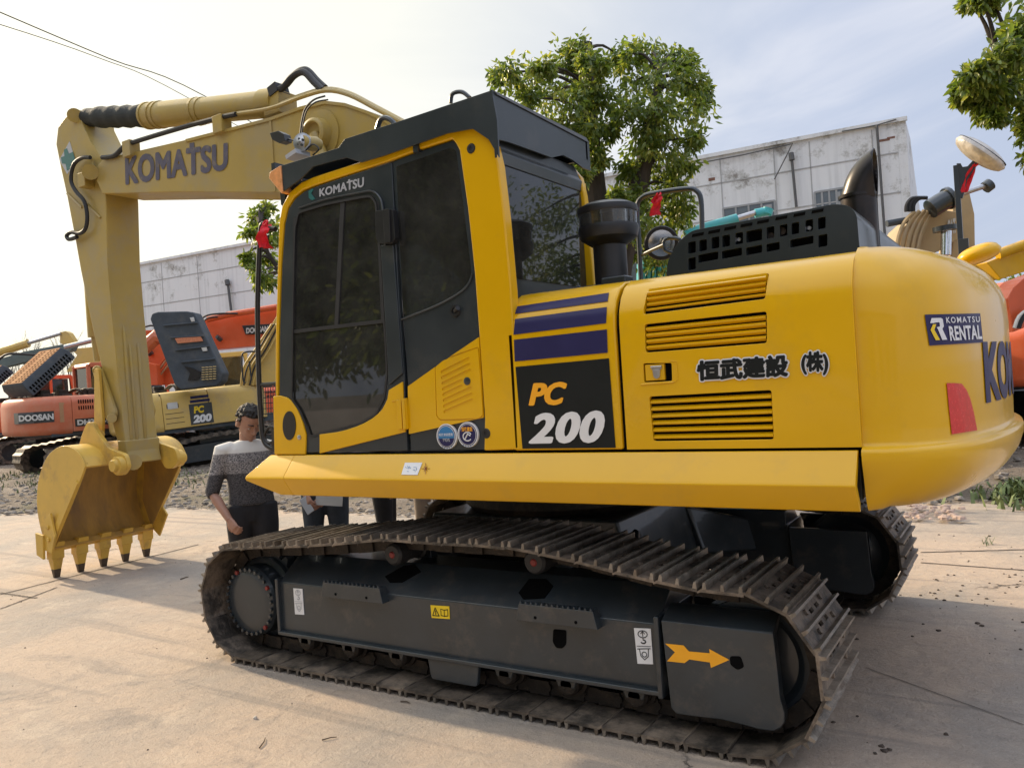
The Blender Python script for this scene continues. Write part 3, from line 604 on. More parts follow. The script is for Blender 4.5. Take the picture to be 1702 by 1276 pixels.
# far handrail with round mirror
YR = 1.05
hp_ = [(1066, 478), (1062, 400), (1059, 345), (1068, 328), (1090, 321), (1140, 314), (1157, 317), (1165, 332), (1167, 380), (1169, 420)]
hr = MB(); hr.tube([at(x, y, YR) for x, y in hp_], .019, n=10, sub=4); hr.tube([at(1066, 424, YR), at(1085, 415, YR-.05), at(1103, 407, YR-.1)], .012, n=8); hr.build('handrail', M_dark, EX)
c_ = Vector(at(1099, 404, YR+.05)); ax_ = Vector((.45, -.85, -.22)).normalized()
rm = MB(); rm.lathe([(.0, -.03), (.09, -.02), (.125, 0), (.13, .01), (.125, .018)], c_, ax_, 28); rmo = rm.build('round_mirror', M_black, EX)
MB().lathe([(.118, .012), (.118, .016), (.08, .020), (.04, .0225), (0, .023)], c_, ax_, 28).build('mirror_glass', MATS['chrome'], rmo)
lb = MB(); lb.tube([at(x, y, YR-.05) for x, y in ((1105, 398), (1106, 416), (1128, 420), (1130, 398))], .014, n=8, closed=True, sub=3); lb.build('grab_loop', M_dark, EX)
# right rear post with plastic-wrapped mirror, and the yellow mirror housing
YM = 1.32
m_ = MB(); P = [at(x, y, YM) for x, y in ((1598, 440), (1594, 340), (1590, 275))]
m_.obox((Vector(P[0])+Vector(P[2]))/2, .016, .016, (Vector(P[0])-Vector(P[2])).length/2, (1, 0, 0), Vector(P[2])-Vector(P[0]))
bk = [(1590, 272), (1597, 272), (1600, 278), (1608, 277), (1622, 262), (1626, 272), (1608, 300), (1604, 316), (1600, 330), (1592, 330)]
m_.prism(xz(bk, YM), YM-.012, YM+.012); m_.obox(at(1602, 415, YM-.01), .03, .02, .07, (1, 0, 0), (0, 0, 1)); mp_ = m_.build('mirror_post', M_dark, EX, bevel=.003)
mc = Vector(at(1629, 255, YM)); mx_ = (Vector(at(1668, 281, YM))-Vector(at(1588, 230, YM))); hl = mx_.length/2
mirr = MB(); rings = []
nx = mx_.normalized(); up = Vector((-nx.z, 0, nx.x)).normalized(); dp = Vector((0, 1, 0))
for k in range(-8, 9):
    t = k/8; r = math.sqrt(max(0.0, 1-t*t)); rings.append([mc+nx*hl*t+up*(.055*r+.004)*math.sin(2*PI*j/20)+dp*(.15*r+.004)*math.cos(2*PI*j/20) for j in range(20)])
mirr.loft(rings); mo = mirr.build('wrapped_mirror', M_wrap, EX)
rings = [[p+(mc-p)*.12+up*.006 for p in r] for r in rings]; MB().loft(rings[2:-2]).build('mirror_housing', M_silver, mo)
ed = MB(); ed.tube([mc+nx*hl*.93*math.cos(a)+dp*.135*math.sin(a)+up*(.022) for a in np.linspace(0, 2*PI, 29)[:-1]], .006, n=6, closed=True); ed.build('mirror_rim', M_black, mo)
yc_ = Vector(at(1627, 424, YM-.10)); m_ = MB(); rings = []
vx = (Vector(at(1664, 407, YM-.10))-Vector(at(1590, 434, YM-.10))); hl2 = vx.length/2; vx.normalize(); vup = Vector((-vx.z, 0, vx.x))
for k in range(-8, 9):
    t = k/8; r = max(0.0, 1-abs(t)**2.4)**.5; rings.append([yc_+vx*hl2*t+vup*(.062*r+.003)*math.sin(2*PI*j/20)*(1 if math.sin(2*PI*j/20) > 0 else .8)+dp*(.10*r+.003)*math.cos(2*PI*j/20) for j in range(20)])
m_.loft(rings); m_.build('mirror_back_cover', M_yel, EX)
def ribbon(pts, w, label, name='red_ribbon'):
    m_ = MB()
    for j in range(3):
        P = [Vector(p)+Vector((random.uniform(-1, 1)*w*.5*(i > 0), random.uniform(-1, 1)*w*.5, 0))*(.5+.5*j) for i, p in enumerate(pts)]; P = smooth_path(P, 5)
        rings = []
        for i, p in enumerate(P):
            ww = w*(.35+.65*min(1, i/6.0)); a = .5*math.sin(i*.7+j)+j*.5; dx = Vector((math.cos(a), math.sin(a), 0))*ww*.5; rings.append([p-dx, p+dx*.2+Vector((0, -.004, 0)), p+dx, p+dx*.2+Vector((0, .004, 0))])
        m_.loft(rings)
    m_.tube([Vector(pts[0])+Vector((.016*math.cos(a), .018*math.sin(a)*.6, .016*math.sin(a))) for a in np.linspace(0, 2*PI, 9)[:-1]], .008, n=5, closed=True)
    return tag(m_.build(name, M_red, None), label, 'ribbon', 'red ribbons tied on the excavator')
ribbon([at(x, y, YR-.02) for x, y in ((1095, 323), (1094, 332), (1091, 345), (1087, 358))], .045, 'red ribbon tied to the top bar of the tubular handrail behind the air intake')
ribbon([at(x, y, YM) for x, y in ((1621, 272), (1616, 288), (1608, 305), (1603, 320))], .03, 'pinkish red ribbon hanging on the bracket under the plastic-wrapped mirror')
# ================================================================ cab
YCB = -1.37; YCF = -.40
def XZ(pts, Y=YCB): return xz(pts, Y)
def c3(pts, sc, ox, oy): return [(ox+x/sc, oy+y/sc) for x, y in pts]
# yellow outer frame on the near side: roof rail, rear pillar, thin front post, lower front corner
outer = [(457, 757), (457.5, 560), (463, 372), (468, 343), (480, 320), (500, 303), (520, 294), (640, 255), (742, 219), (765, 211), (785, 211), (803, 219), (820, 240), (828, 275), (838, 360), (849, 482), (858, 640), (863, 747), (804, 749), (805, 694), (796, 560), (788, 452), (777, 348), (763, 250), (758, 240), (751, 231), (700, 247), (640, 270), (560, 296), (524, 308), (503, 316), (488, 328), (477, 345), (471, 372), (466, 440), (462, 560), (461, 640), (461, 757)]
cf = MB(); cf.prism(XZ(outer), YCB, YCB+.07); cabf = cf.build('cab_frame', M_yel, EX, bevel=.010, seg=3)
# far side, rear and roof structure
m_ = MB(); fo = XZ(outer); m_.prism(fo, YCF-.05, YCF); m_.build('cab_frame', M_yel, EX, bevel=.01)
Xr = at(860, 700, YCB)[0]; Xf = at(460, 700, YCB)[0]; Zr = 2.90; Zb = 1.312
m_ = MB(); m_.box(Xf+.12, Xr-.10, YCB+.03, YCF-.02, Zr-.03, Zr+.005); m_.box(Xf+.03, Xr-.02, YCB+.03, YCF-.03, Zb, Zb+.05)
m_.build('cab_roof', M_dark, EX, bevel=.008)
# rear face of the cab (plane X = const) with rear window
Xq = Xr-.045
def YZ(pts, X=None): return yz(pts, Xq if X is None else X)
ro = [(-1.335, 1.312), (-1.335, 2.78), (-1.28, 2.885), (-.50, 2.885), (-.425, 2.80), (-.425, 1.312)]
rw = rpoly([(-1.27, 2.185), (-1.27, 2.72), (-.47, 2.72), (-.47, 2.185)], .03, 3)
m_ = MB(); plate(m_, ro, [rw], Xq-.03, Xq, 'x'); m_.prism([(Xq-.10, 2.895), (Xq-.03, 2.88), (Xq+.012, 2.80), (Xq+.006, 2.74), (Xq-.02, 2.74), (Xq-.12, 2.86)], -1.33, -.43)
m_.build('cab_rear_wall', M_dark, EX, bevel=.006)
m_ = MB(); m_.prism(rpoly([(-1.285, 2.175), (-1.285, 2.735), (-.455, 2.735), (-.455, 2.175)], .035, 3), Xq+.001, Xq+.006, 'x'); m_.build('rear_window', M_glassd, EX)
m_ = MB(); m_.box(Xq-.02, Xq+.012, YCF-.03, YCF+.012, 1.9, 2.80); m_.build('cab_rear_post', M_yel, EX, bevel=.008)
# dark inner liner of the near wall
door_o = [(463, 745), (464, 560), (468, 440), (473, 372), (479, 347), (490, 330), (505, 318), (526, 309.5), (560, 298), (647, 270), (650, 270), (662, 500), (671, 625), (676, 749), (463, 753)]
win = rpoly([(486, 500), (489, 380), (495, 352), (540, 338), (600, 326), (617, 324), (626, 336), (632, 400), (639, 520), (642, 560), (645, 622), (640, 662), (626, 690), (598, 706), (560, 716), (514, 727), (508, 708), (497, 682), (484, 664)], 6, 3)
m_ = MB(); plate(m_, XZ(door_o), [XZ(win)], YCB+.004, YCB+.035); door = m_.build('cab_door', M_dark, EX, bevel=.005)
def frame_ring(pts, w, y0, y1, name, m, parent):
    P = [Vector((*p, 0)) for p in XZ(pts)]; c = sum(P, Vector())/len(P); inn = []
    n = len(P)
    for i in range(n):
        t = (P[(i+1) % n]-P[i-1]).normalized(); q = Vector((-t.y, t.x, 0)); q = q if q.dot(c-P[i]) > 0 else -q; inn.append(P[i]+q*w)
    m_ = MB(); m_.loft([[(p.x, y0, p.y) for p in P], [(p.x, y1, p.y) for p in P], [(p.x, y1, p.y) for p in inn], [(p.x, y0, p.y) for p in inn]], cap=False, closed=True)
    return m_.build(name, m, parent)
frame_ring(win, .012, YCB+.002, YCB-.004, 'window_seal', M_rub, door)
m_ = MB(); m_.prism(XZ(win), YCB+.010, YCB+.014); m_.build('window_pane', M_glass, door, smooth=False)
m_ = MB(); m_.prism(XZ([(486, 548), (640, 530), (640.5, 536), (486, 554)]), YCB+.002, YCB+.016); m_.prism(XZ([(565, 337), (572, 336), (561, 541), (555, 542)]), YCB+.003, YCB+.018)
m_.prism(XZ([(487, 360), (491, 360), (487, 548), (484, 548)]), YCB+.002, YCB+.016); m_.prism(XZ([(624, 335), (629, 335), (638, 531), (633, 531)]), YCB+.002, YCB+.016)
m_.build('window_divider', M_rub, door, smooth=False)
mm = MB(); mm.tube([at(x, y, YCB-.004) for x, y in ((497, 346), (540, 332), (600, 320), (618, 318), (630, 327), (636, 345), (640, 400), (650, 560), (652, 620))], .006, n=6, sub=3); mm.build('door_bead', M_dark, door)
# door hinge cover and lower hinge
m_ = MB(); m_.prism(rpoly(XZ([(630, 352), (660, 349), (664, 398), (659, 406), (637, 406), (632, 398)]), .012), YCB+.002, YCB-.035); m_.prism(rpoly(XZ([(645, 350), (656, 349), (658, 404), (648, 405)]), .005), YCB-.03, YCB-.045); m_.build('hinge', M_black, door, bevel=.006)
m_ = MB(); m_.prism(XZ([(634, 408), (655, 407), (671, 620), (648, 640), (641, 520)]), YCB+.003, YCB-.010); m_.build('door_post', M_dark, door, bevel=.004)
# lower yellow sweep on the door
sw = c3([(60, 608), (200, 590), (280, 572), (360, 545), (430, 515), (500, 475), (545, 438), (580, 400), (605, 355), (625, 310), (635, 240), (750, 170), (760, 400), (775, 590), (60, 768)], 5.006, 520, 600)
m_ = MB(); m_.prism(XZ(sw), YCB+.006, YCB-.006); m_.build('door_lower_trim', M_yel, door, bevel=.004)
m_ = MB(); m_.prism(XZ(c3([(715, 325), (752, 320), (765, 560), (730, 566)], 5.006, 520, 600)), YCB+.0, YCB-.022); m_.prism(XZ(c3([(757, 312), (790, 306), (806, 560), (772, 575)], 5.006, 520, 600)), YCB, YCB-.018)
p_ = [at(*c3([(752, 318)], 5.006, 520, 600)[0], YCB-.02), at(*c3([(768, 565)], 5.006, 520, 600)[0], YCB-.02)]; m_.cyl(p_[0], p_[1], .010, n=10)
m_.tube([at(*q, YCB-.007) for q in c3([(658, 336), (715, 326)], 5.006, 520, 600)], .004, n=6); m_.build('hinge', M_yel, door, bevel=.003)
lc = c3([(665, 90), (720, 85), (770, 98), (800, 120), (835, 160), (860, 200), (885, 255), (905, 310), (930, 400), (925, 562), (675, 562)], 4.906, 320, 640)
m_ = MB(); m_.prism(XZ(lc), YCB+.006, YCB-.008); lcn = m_.build('door_corner_trim', M_yel, door, bevel=.004)
q0 = c3([(800, 328)], 4.906, 320, 640)[0]; ov = [(q0[0]+10.8*math.cos(2*PI*k/24), q0[1]+24*math.sin(2*PI*k/24)) for k in range(24)]
m_ = MB(); m_.prism(XZ(ov), YCB-.0085, YCB-.0125); m_.build('oval_window', M_black, lcn)
b0 = at(*c3([(873, 425)], 4.906, 320, 640)[0], YCB-.008); MB().lathe([(.014, 0), (.014, .006), (.008, .010), (0, .010)], b0, (0, -1, 0), 12).build('bolt', M_steel, lcn)
# quarter panel between door and rear pillar
qp = [(650, 269), (700, 250), (751, 233), (757, 240), (762, 252), (776, 348), (787, 452), (795, 560), (804, 694), (804, 747), (681, 749), (676, 642), (666, 500)]
qw = rpoly([(656, 276), (700, 261), (748, 244), (756, 250), (769, 348), (780, 440), (781, 455), (776, 468), (765, 481), (740, 497), (710, 511), (668, 527)], 3, 2)
m_ = MB(); plate(m_, XZ(qp), [XZ(qw)], YCB+.012, YCB+.045); side = m_.build('cab_side_panel', M_dark, EX, bevel=.003)
m_ = MB(); m_.prism(XZ(qw), YCB+.012, YCB+.016); m_.build('window_pane', M_glass, side, smooth=False)
m_ = MB(); m_.tube([at(x, y, YCB+.008) for x, y in ((667, 531), (712, 514), (742, 500), (768, 484), (780, 470), (785, 455))], .006, n=6, sub=3); m_.build('panel_bead', M_dark, side)
m_ = MB(); m_.prism(XZ([(678, 642), (740, 598), (796, 560.5), (803, 694), (680, 721)]), YCB+.014, YCB-.002)
yl = m_.build('side_lower_trim', M_yel, side)
vp = rpoly(XZ([(724, 610), (737, 599), (795, 578), (803, 689), (796, 695), (733, 697), (727, 691)]), .012, 3)
vc = [MB().prism(rpoly(XZ([(723, 609), (735, 597), (796, 576), (804.5, 691), (797, 697), (732, 699), (725.5, 692)]), .013, 3), -1.40, YCB+.003)]
cut(yl, vc)
m_ = MB(); m_.prism(vp, YCB+.004, YCB-.003); vo = m_.build('vent_cover', M_yel, side)
sl_ = MB(); rows = [((697, 550), (875, 462)), ((700, 588), (879, 501)), ((703, 626), (883, 540)), ((706, 664), (826, 607)), ((709, 700), (828, 643)), ((711, 738), (890, 656)), ((714, 776), (893, 697)), ((717, 814), (897, 736))]
for a, b in rows:
    A, B = c3([a, b], 3.987, 560, 480); P = [Vector((x, 0, z)) for x, z in XZ([A, B])]; d = (P[1]-P[0]).normalized(); q = Vector((-d.z, 0, d.x))*.0075
    poly = []
    for k in range(7): t = PI/2+PI*k/6; poly.append(P[0]+d*math.cos(t)*.0075+Vector((-d.z, 0, d.x))*math.sin(t)*.0075)
    for k in range(7): t = -PI/2+PI*k/6; poly.append(P[1]+d*math.cos(t)*.0075+Vector((-d.z, 0, d.x))*math.sin(t)*.0075)
    sl_.prism([(p.x, p.z) for p in poly], -1.40, YCB+.0015)
cut(vo, [sl_])
m_ = MB(); m_.prism([(x, z) for x, z in XZ([(730, 610), (790, 588), (797, 690), (735, 692)])], YCB+.0038, YCB+.0030); m_.build('vent_backing', M_void, vo, smooth=False)
p_ = c3([(864, 611)], 3.987, 560, 480)[0]; pp = at(*p_, YCB-.003); MB().lathe([(.020, 0), (.020, .004), (.012, .007), (0, .007)], pp, (0, -1, 0), 20).build('vent_lock', M_dark, vo)
pp = at(757, 517, YCB+.012); m_ = MB(); m_.lathe([(.034, 0), (.030, .010), (.018, .010), (.016, .004), (0, .004)], pp, (0, -1, 0), 24); m_.cyl((pp[0], pp[1], pp[2]), (pp[0]+.03, pp[1]-.02, pp[2]+.012), .012); m_.build('door_lock', M_black, side)
for x, y in ((783, 247), (808, 720)):
    pp = at(x, y, YCB); MB().lathe([(.026, 0), (.022, .006), (.012, .006), (.010, .002), (0, .002)], pp, (0, -1, 0), 18).build('rubber_plug', M_rub, cabf)
# round stickers
def round_sticker(cx, cy, rx, ry, style):
    o_ = Vector(at(cx, cy, YCB-.003)); R_ = abs(at(cx, cy+ry, YCB)[2]-at(cx, cy-ry, YCB)[2])/2; RX = abs(at(cx+rx, cy, YCB)[0]-at(cx-rx, cy, YCB)[0])/2
    def ell(f, y): return [(o_.x+RX*f*math.cos(2*PI*k/32), o_.z+R_*f*math.sin(2*PI*k/32)) for k in range(32)]
    s_ = MB().prism(ell(1, 0), YCB+.010, YCB-.004).build('round_sticker', M_whi, side)
    MB().prism(ell(.90, 0), YCB-.0042, YCB-.005).build('sticker_print', M_navy, s_)
    MB().prism(ell(.84, 0), YCB-.0052, YCB-.0056).build('sticker_print', M_whi, s_)
    MB().prism(ell(.80, 0), YCB-.0058, YCB-.0062).build('sticker_print', M_navy if style else M_blued, s_)
    if not style:
        lo = [p for p in ell(.80, 0) if p[1] < o_.z-R_*.05]; MB().prism(lo, YCB-.0064, YCB-.0068).build('sticker_print', M_navy, s_)
        MB().box(o_.x-RX*.76, o_.x+RX*.76, YCB-.0072, YCB-.0070, o_.z-R_*.05, o_.z+R_*.32).build('sticker_print', M_blued, s_)
    f = lambda u0, u1, v0, v1: (lambda u, v: Vector((o_.x+RX*(u0+(u1-u0)*u), YCB-.0080, o_.z+R_*(v0+(v1-v0)*v))))
    if style:
        lettering('lettering', '恒武建設', f(-.55, .55, .25, .62), M_oran, s_, bold=.02)
        e = MB(); e.tube([(o_.x+RX*.42*math.cos(a), YCB-.0075, o_.z-R_*.15+R_*.34*math.sin(a)) for a in np.linspace(.5, 5.6, 16)], .003, n=5); e.tube([(o_.x-RX*.3, YCB-.0075, o_.z-R_*.42), (o_.x+RX*.05, YCB-.0075, o_.z+R_*.05), (o_.x+RX*.3, YCB-.0075, o_.z-R_*.1)], .004, n=5)
        e.build('sticker_print', M_whi, s_)
    else:
        lettering('lettering', '新技术示范号', f(-.68, .68, .02, .26), M_whi, s_, bold=.02); lettering('lettering', '挖掘机', f(-.36, .36, -.42, -.14), M_silver, s_, bold=.03)
    for q in range(-5, 6): a = -PI/2+q*.13; MB().obox((o_.x+RX*.95*math.cos(a), YCB-.0052, o_.z+R_*.95*math.sin(a)), .0030, .0004, .0016, (1, 0, 0), (0, 0, 1)).build('sticker_print', M_blued, s_) if q % 2 == 0 else None
round_sticker(742.3, 725, 16.6, 21, 0); round_sticker(777.5, 722, 16.8, 21, 1)
# lettering on the door and boom
def komatsu(q, Y, m, parent, bold=.05, lift=.004):
    fn = quadfn([at(x, y, Y-lift) for x, y in q]); me0 = text_mesh('KOMATSU', 0.0, cw=1.04); co = np.array([v.co[:] for v in me0.vertices]); lo = co.min(0); hi = co.max(0); F = [tuple(p.vertices) for p in me0.polygons]; mk = MB()
    for k in range(14): dx, dy = bold*.8*math.cos(2*PI*k/10), bold*.55*math.sin(2*PI*k/10); mk.add([fn((c[0]-lo[0]+dx)/(hi[0]-lo[0]), (c[1]-lo[1]+dy)/(hi[1]-lo[1]))+Vector((0, -.0001*k, 0)) for c in co], F)
    mk.build('lettering', m, parent, smooth=False)
    a = [fn(.655, 1.04), fn(.70, 1.04), fn(.70, 1.22), fn(.655, 1.22)]; MB().add(a, [(0, 1, 2, 3)]).build('lettering', m, parent, smooth=False)
komatsu(c3([(462, 852), (795, 775), (795, 706), (462, 795)], 4.557, 430, 140), YCB+.004, M_silver, door, .05, .002)
em_ = MB(); P = [at(*q, YCB) for q in c3([(375, 810), (405, 790), (412, 800), (395, 825), (412, 850), (425, 870), (400, 880), (378, 860)], 4.557, 430, 140)]; em_.prism([(p[0], p[2]) for p in P], YCB+.005, YCB+.001); em_.build('emblem', M_teald, door, smooth=False)
# interior: seat, console, levers
m_ = MB(); m_.box(-.55, -.02, -1.12, -.62, 1.62, 1.76); m_.loft([[(-.10, -1.12, 1.74), (.04, -1.12, 1.74), (.04, -.62, 1.74), (-.10, -.62, 1.74)], [(.04, -1.08, 2.30), (.14, -1.08, 2.30), (.14, -.66, 2.30), (.04, -.66, 2.30)]]); m_.box(-.45, -.05, -1.05, -.70, 1.36, 1.62); m_.box(.08, .16, -.98, -.76, 2.32, 2.50)
m_.build('operator_seat', M_black, EX, bevel=.03, seg=3)
m_ = MB(); m_.box(-.62, -.05, -1.26, -1.16, 1.55, 1.84); m_.box(-.62, -.05, -.56, -.46, 1.55, 1.84); m_.tube([(-.55, -1.2, 1.84), (-.58, -1.2, 2.02)], .018); m_.tube([(-.55, -.52, 1.84), (-.58, -.52, 2.02)], .018); m_.box(-1.12, -1.02, -.62, -.46, 1.35, 2.2); m_.tube([(-.95, -.85, 1.36), (-.92, -.85, 1.95)], .012)
m_.build('control_console', M_black, EX, bevel=.01)
m_ = MB(); m_.box(Xf+.005, Xf+.03, YCB+.05, YCF-.04, 1.31, 1.55); m_.box(Xf+.10, Xf+.14, YCB+.05, YCF-.04, 2.80, 2.88); m_.build('cab_front_wall', M_dark, EX)
m_ = MB(); m_.loft([[(Xf+.015, YCB+.06, 1.55), (Xf+.02, YCB+.06, 1.55), (Xf+.02, YCF-.05, 1.55), (Xf+.015, YCF-.05, 1.55)], [(Xf+.10, YCB+.06, 2.80), (Xf+.105, YCB+.06, 2.80), (Xf+.105, YCF-.05, 2.80), (Xf+.10, YCF-.05, 2.80)]]); m_.build('windscreen', MATS['tinted_glass'], EX, smooth=False)
# ---- roof guard
m_ = MB(); YG = -1.40
sp_ = [(468, 275), (562, 246), (573, 231), (650, 206), (817, 150), (826, 200), (829, 262), (812, 232), (785, 214), (742, 222), (640, 258), (600, 270), (575, 262), (520, 277), (500, 297), (471, 318)]
m_.prism(xz(sp_, YG), YG, YG+.012)
guard = m_.build('roof_guard', M_dark, EX, bevel=.002)
gx0 = at(818, 149, YG)[0]; gz = at(818, 149, YG)[2]
m_ = MB()
e1 = [(gx0, YG, gz), (gx0+.012, YG, 2.80), (gx0+.02, YG+.02, 2.78)]
A = Vector((gx0, YG, gz)); poly = [Vector(on(0, gx0, x, y)) for x, y in ((818, 149), (972, 228), (979, 238), (982, 284), (969, 279), (952, 266), (936, 258), (917, 262), (890, 252), (845, 236), (829, 232), (826, 262))]
m_.loft([poly, [p+Vector((-.012, 0, 0)) for p in poly]])
m_.build('guard_rear_plate', M_dark, guard, smooth=False)
m_ = MB(); top = [Vector(on(0, gx0+.004, x, y)) for x, y in ((820, 151), (973, 229), (979, 238), (826, 158))]; m_.loft([top, [p+Vector((.004, 0, 0)) for p in top]]); m_.build('guard_lip', mat('guard_edge', (.10, .105, .115), .35), guard, smooth=False)
m_ = MB()
for k in range(5): x = -1.02+.11*k; m_.obox((x, -.90, 2.985), .045, .49, .006, (1, 0, .35), (0, 0, 1))
m_.box(-1.06, -1.03, YG, -.42, 2.95, 3.03); m_.box(-.50, gx0-.02, YG+.01, -.42, 3.02, 3.035); m_.box(-1.05, gx0, -.42, -.40, 2.93, 3.06); m_.box(-.9, -.87, YG+.012, YG+.05, 2.88, 2.99); m_.box(.0, .03, YG+.012, YG+.05, 2.88, 2.99)
m_.build('guard_slats', M_dark, guard)
m_ = MB(); m_.tube([at(x, y, -.75) for x, y in ((749, 172), (751, 158), (760, 153), (770, 154), (781, 163))], .013, n=8, sub=3); m_.build('lifting_eye', M_dark, guard); m_ = MB(); m_.tube([at(x, y, -.95) for x, y in ((627, 215), (632, 200), (640, 196), (650, 200), (657, 208))], .016, n=8, sub=3)
m_.build('lifting_eye', M_dark, guard)
m_ = MB(); m_.prism(xz([(466, 275), (470, 318), (468, 322), (447, 296), (449, 286)], YG-.004), YG-.006, YG+.16); m_.build('marker_light', mat('amber_lens', (.75, .33, .12), .3, coat=.6, var=.2, scale=30), guard, bevel=.004)
# work light bracket, lamp and small square mirror on the guard
YL = -1.15
m_ = MB(); m_.prism(xz([(486, 262), (503, 250), (504, 257), (488, 268)], YL), YL-.06, YL+.06); m_.tube([at(490, 262, YL), at(497, 250, YL)], .012); m_.build('light_bracket', M_silver, guard)
lc_ = Vector(at(503, 237, YL)); m_ = MB(); m_.lathe([(.0, -.012), (.05, -.012), (.058, -.004), (.058, .010), (.03, .012), (0, .03)], lc_, (.35, -.93, .05), 24); hl_ = m_.build('horn', M_steel, guard)
m_ = MB(); m_.lathe([(.045, 0), (.045, .09), (.03, .12)], lc_, (.35, .93, 0), 20); m_.build('horn_body', M_yel2, hl_)
m_ = MB()
for k in range(4): a = 2*PI*k/4+.4; m_.cyl(lc_+Vector((.022*math.cos(a), -.014, .022*math.sin(a))), lc_+Vector((.022*math.cos(a), -.022, .022*math.sin(a))), .008, n=8)
m_.build('horn_bolts', M_dark, hl_)
m_ = MB(); q = [(454, 223), (468, 219), (477, 224), (480, 236), (470, 240), (458, 234)]; m_.prism(xz(q, YL), YL-.03, YL+.03); m_.tube([at(479, 231, YL), at(492, 235, YL)], .006, n=6); m_.build('square_lamp', M_black, guard, bevel=.006)
m_ = MB(); m_.tube([at(x, y, YL) for x, y in ((499, 222), (502, 200), (508, 180), (522, 166), (540, 160))], .006, n=6, sub=4); m_.tube([at(x, y, YL+.02) for x, y in ((502, 222), (505, 200), (511, 182), (525, 170), (545, 166))], .005, n=6, sub=4); m_.tube([at(x, y, YL) for x, y in ((508, 250), (520, 240), (530, 248), (520, 258))], .005, n=6, sub=4)
m_.build('lamp_cable', M_rub, guard)
# front grab rail
m_ = MB(); Yr = -1.30
m_.tube([at(x, y, Yr) for x, y in ((458, 381), (444, 379), (437, 372), (433, 385), (430, 440), (428, 520), (430, 620), (434, 700), (439, 733), (452, 745), (460, 742))], .016, n=10, sub=5)
m_.tube([at(435, 639, Yr), at(462, 637, Yr)], .012, n=8); m_.tube([at(x, y, Yr) for x, y in ((440, 722), (447, 710), (456, 712), (458, 728), (450, 736), (442, 732))], .010, n=8, closed=True, sub=3)
m_.box(*sorted((at(455, 720, Yr)[0], at(461, 720, Yr)[0])), Yr-.02, Yr+.02, at(455, 748, Yr)[2], at(455, 715, Yr)[2]); m_.cyl(at(453, 737, Yr-.03), at(453, 737, Yr+.03), .012)
m_.build('grab_rail', M_black, EX)
ribbon([at(x, y, Yr-.01) for x, y in ((441, 371), (446, 384), (441, 398), (437, 412))], .06, 'red ribbon tied on the tall black grab rail in front of the cab')
# stickers on the skirt
bvS = bvh_of(skirt_o)
ds = drape('notice_sticker', [(673.5, 769), (702.5, 769), (694.5, 789.5), (667.5, 789)], bvS, M_whi, skirt_o, (1, 1), .003)
m_ = MB()
for k in range(9):
    P = [hit(bvS, random.uniform(674, 694), random.uniform(772, 787), .0045) for _ in range(2)]; P[1] = P[0]+(P[1]-P[0])*.35; m_.tube(P, .0011, n=4)
m_.build('sticker_print', M_blued, ds)
m_ = MB()
for k in range(4): a = PI*k/4; c_ = (708, 779); m_.tube([hit(bvS, c_[0]+7*math.cos(a)*(1 if k % 2 == 0 else .6), c_[1]+9*math.sin(a)*(1 if k % 2 == 0 else .6), .003), hit(bvS, c_[0]-7*math.cos(a)*(1 if k % 2 == 0 else .6), c_[1]-9*math.sin(a)*(1 if k % 2 == 0 else .6), .003)], .0013, n=4)
m_.build('star_mark', M_redp, skirt_o)
# ================================================================ boom
YB0, YB1 = -.12, .32
bo = [(170, 322), (160, 300), (160, 278), (172, 264), (188, 260), (310, 232), (400, 209), (450, 196), (500, 178), (540, 168), (575, 172), (610, 184), (640, 198), (690, 240), (760, 320), (860, 430), (880, 470), (860, 500), (800, 490), (700, 410), (600, 350), (530, 328), (462, 320), (300, 319)]
bm_ = MB(); bp_ = xz(bo, YB0); bm_.prism(bp_, YB0, YB1); boom = bm_.build('boom', M_yel2, EX, bevel=.008)
m_ = MB(); n_t = [5, 6, 7, 8, 9, 10, 11, 12, 13]; 
tp = [Vector((bp_[i][0], 0, bp_[i][1])) for i in n_t]
m_.loft([[(p.x, YB0-.012, p.z), (p.x, YB0, p.z), (p.x, YB0, p.z-.025), (p.x, YB0-.012, p.z-.025)] for p in tp]); m_.build('flange', M_yel2, boom)
m_ = MB(); a = at(457, 196, YB0); b = at(450, 320, YB0); m_.obox(((a[0]+b[0])/2, YB0-.004, (a[2]+b[2])/2), .012, .004, abs(a[2]-b[2])/2, (1, 0, 0), (b[0]-a[0], 0, b[2]-a[2])); m_.build('weld_seam', M_yel2, boom)
c_ = at(533, 226, YB0); m_ = MB(); m_.lathe([(.20, 0), (.20, .012), (.13, .015), (.12, .09), (.10, .10), (.09, .10), (.085, .06), (0, .06)], c_, (0, -1, 0), 32); m_.build('pin_boss', M_yel2, boom, ang=25)
komatsu([(210, 306), (377, 281), (377, 239), (209, 262)], YB0, M_graffito, boom, .06)
# boom cylinder on the near side
m_ = MB(); A = Vector(c_)+Vector((0, -.06, 0)); B = Vector((-1.05, -.24, 1.35)); m_.tube([A, A.lerp(B, .38)], .045, n=16); m_.tube([A.lerp(B, .38), B], .075, n=20); m_.build('boom_cylinder', M_yel2, EX)
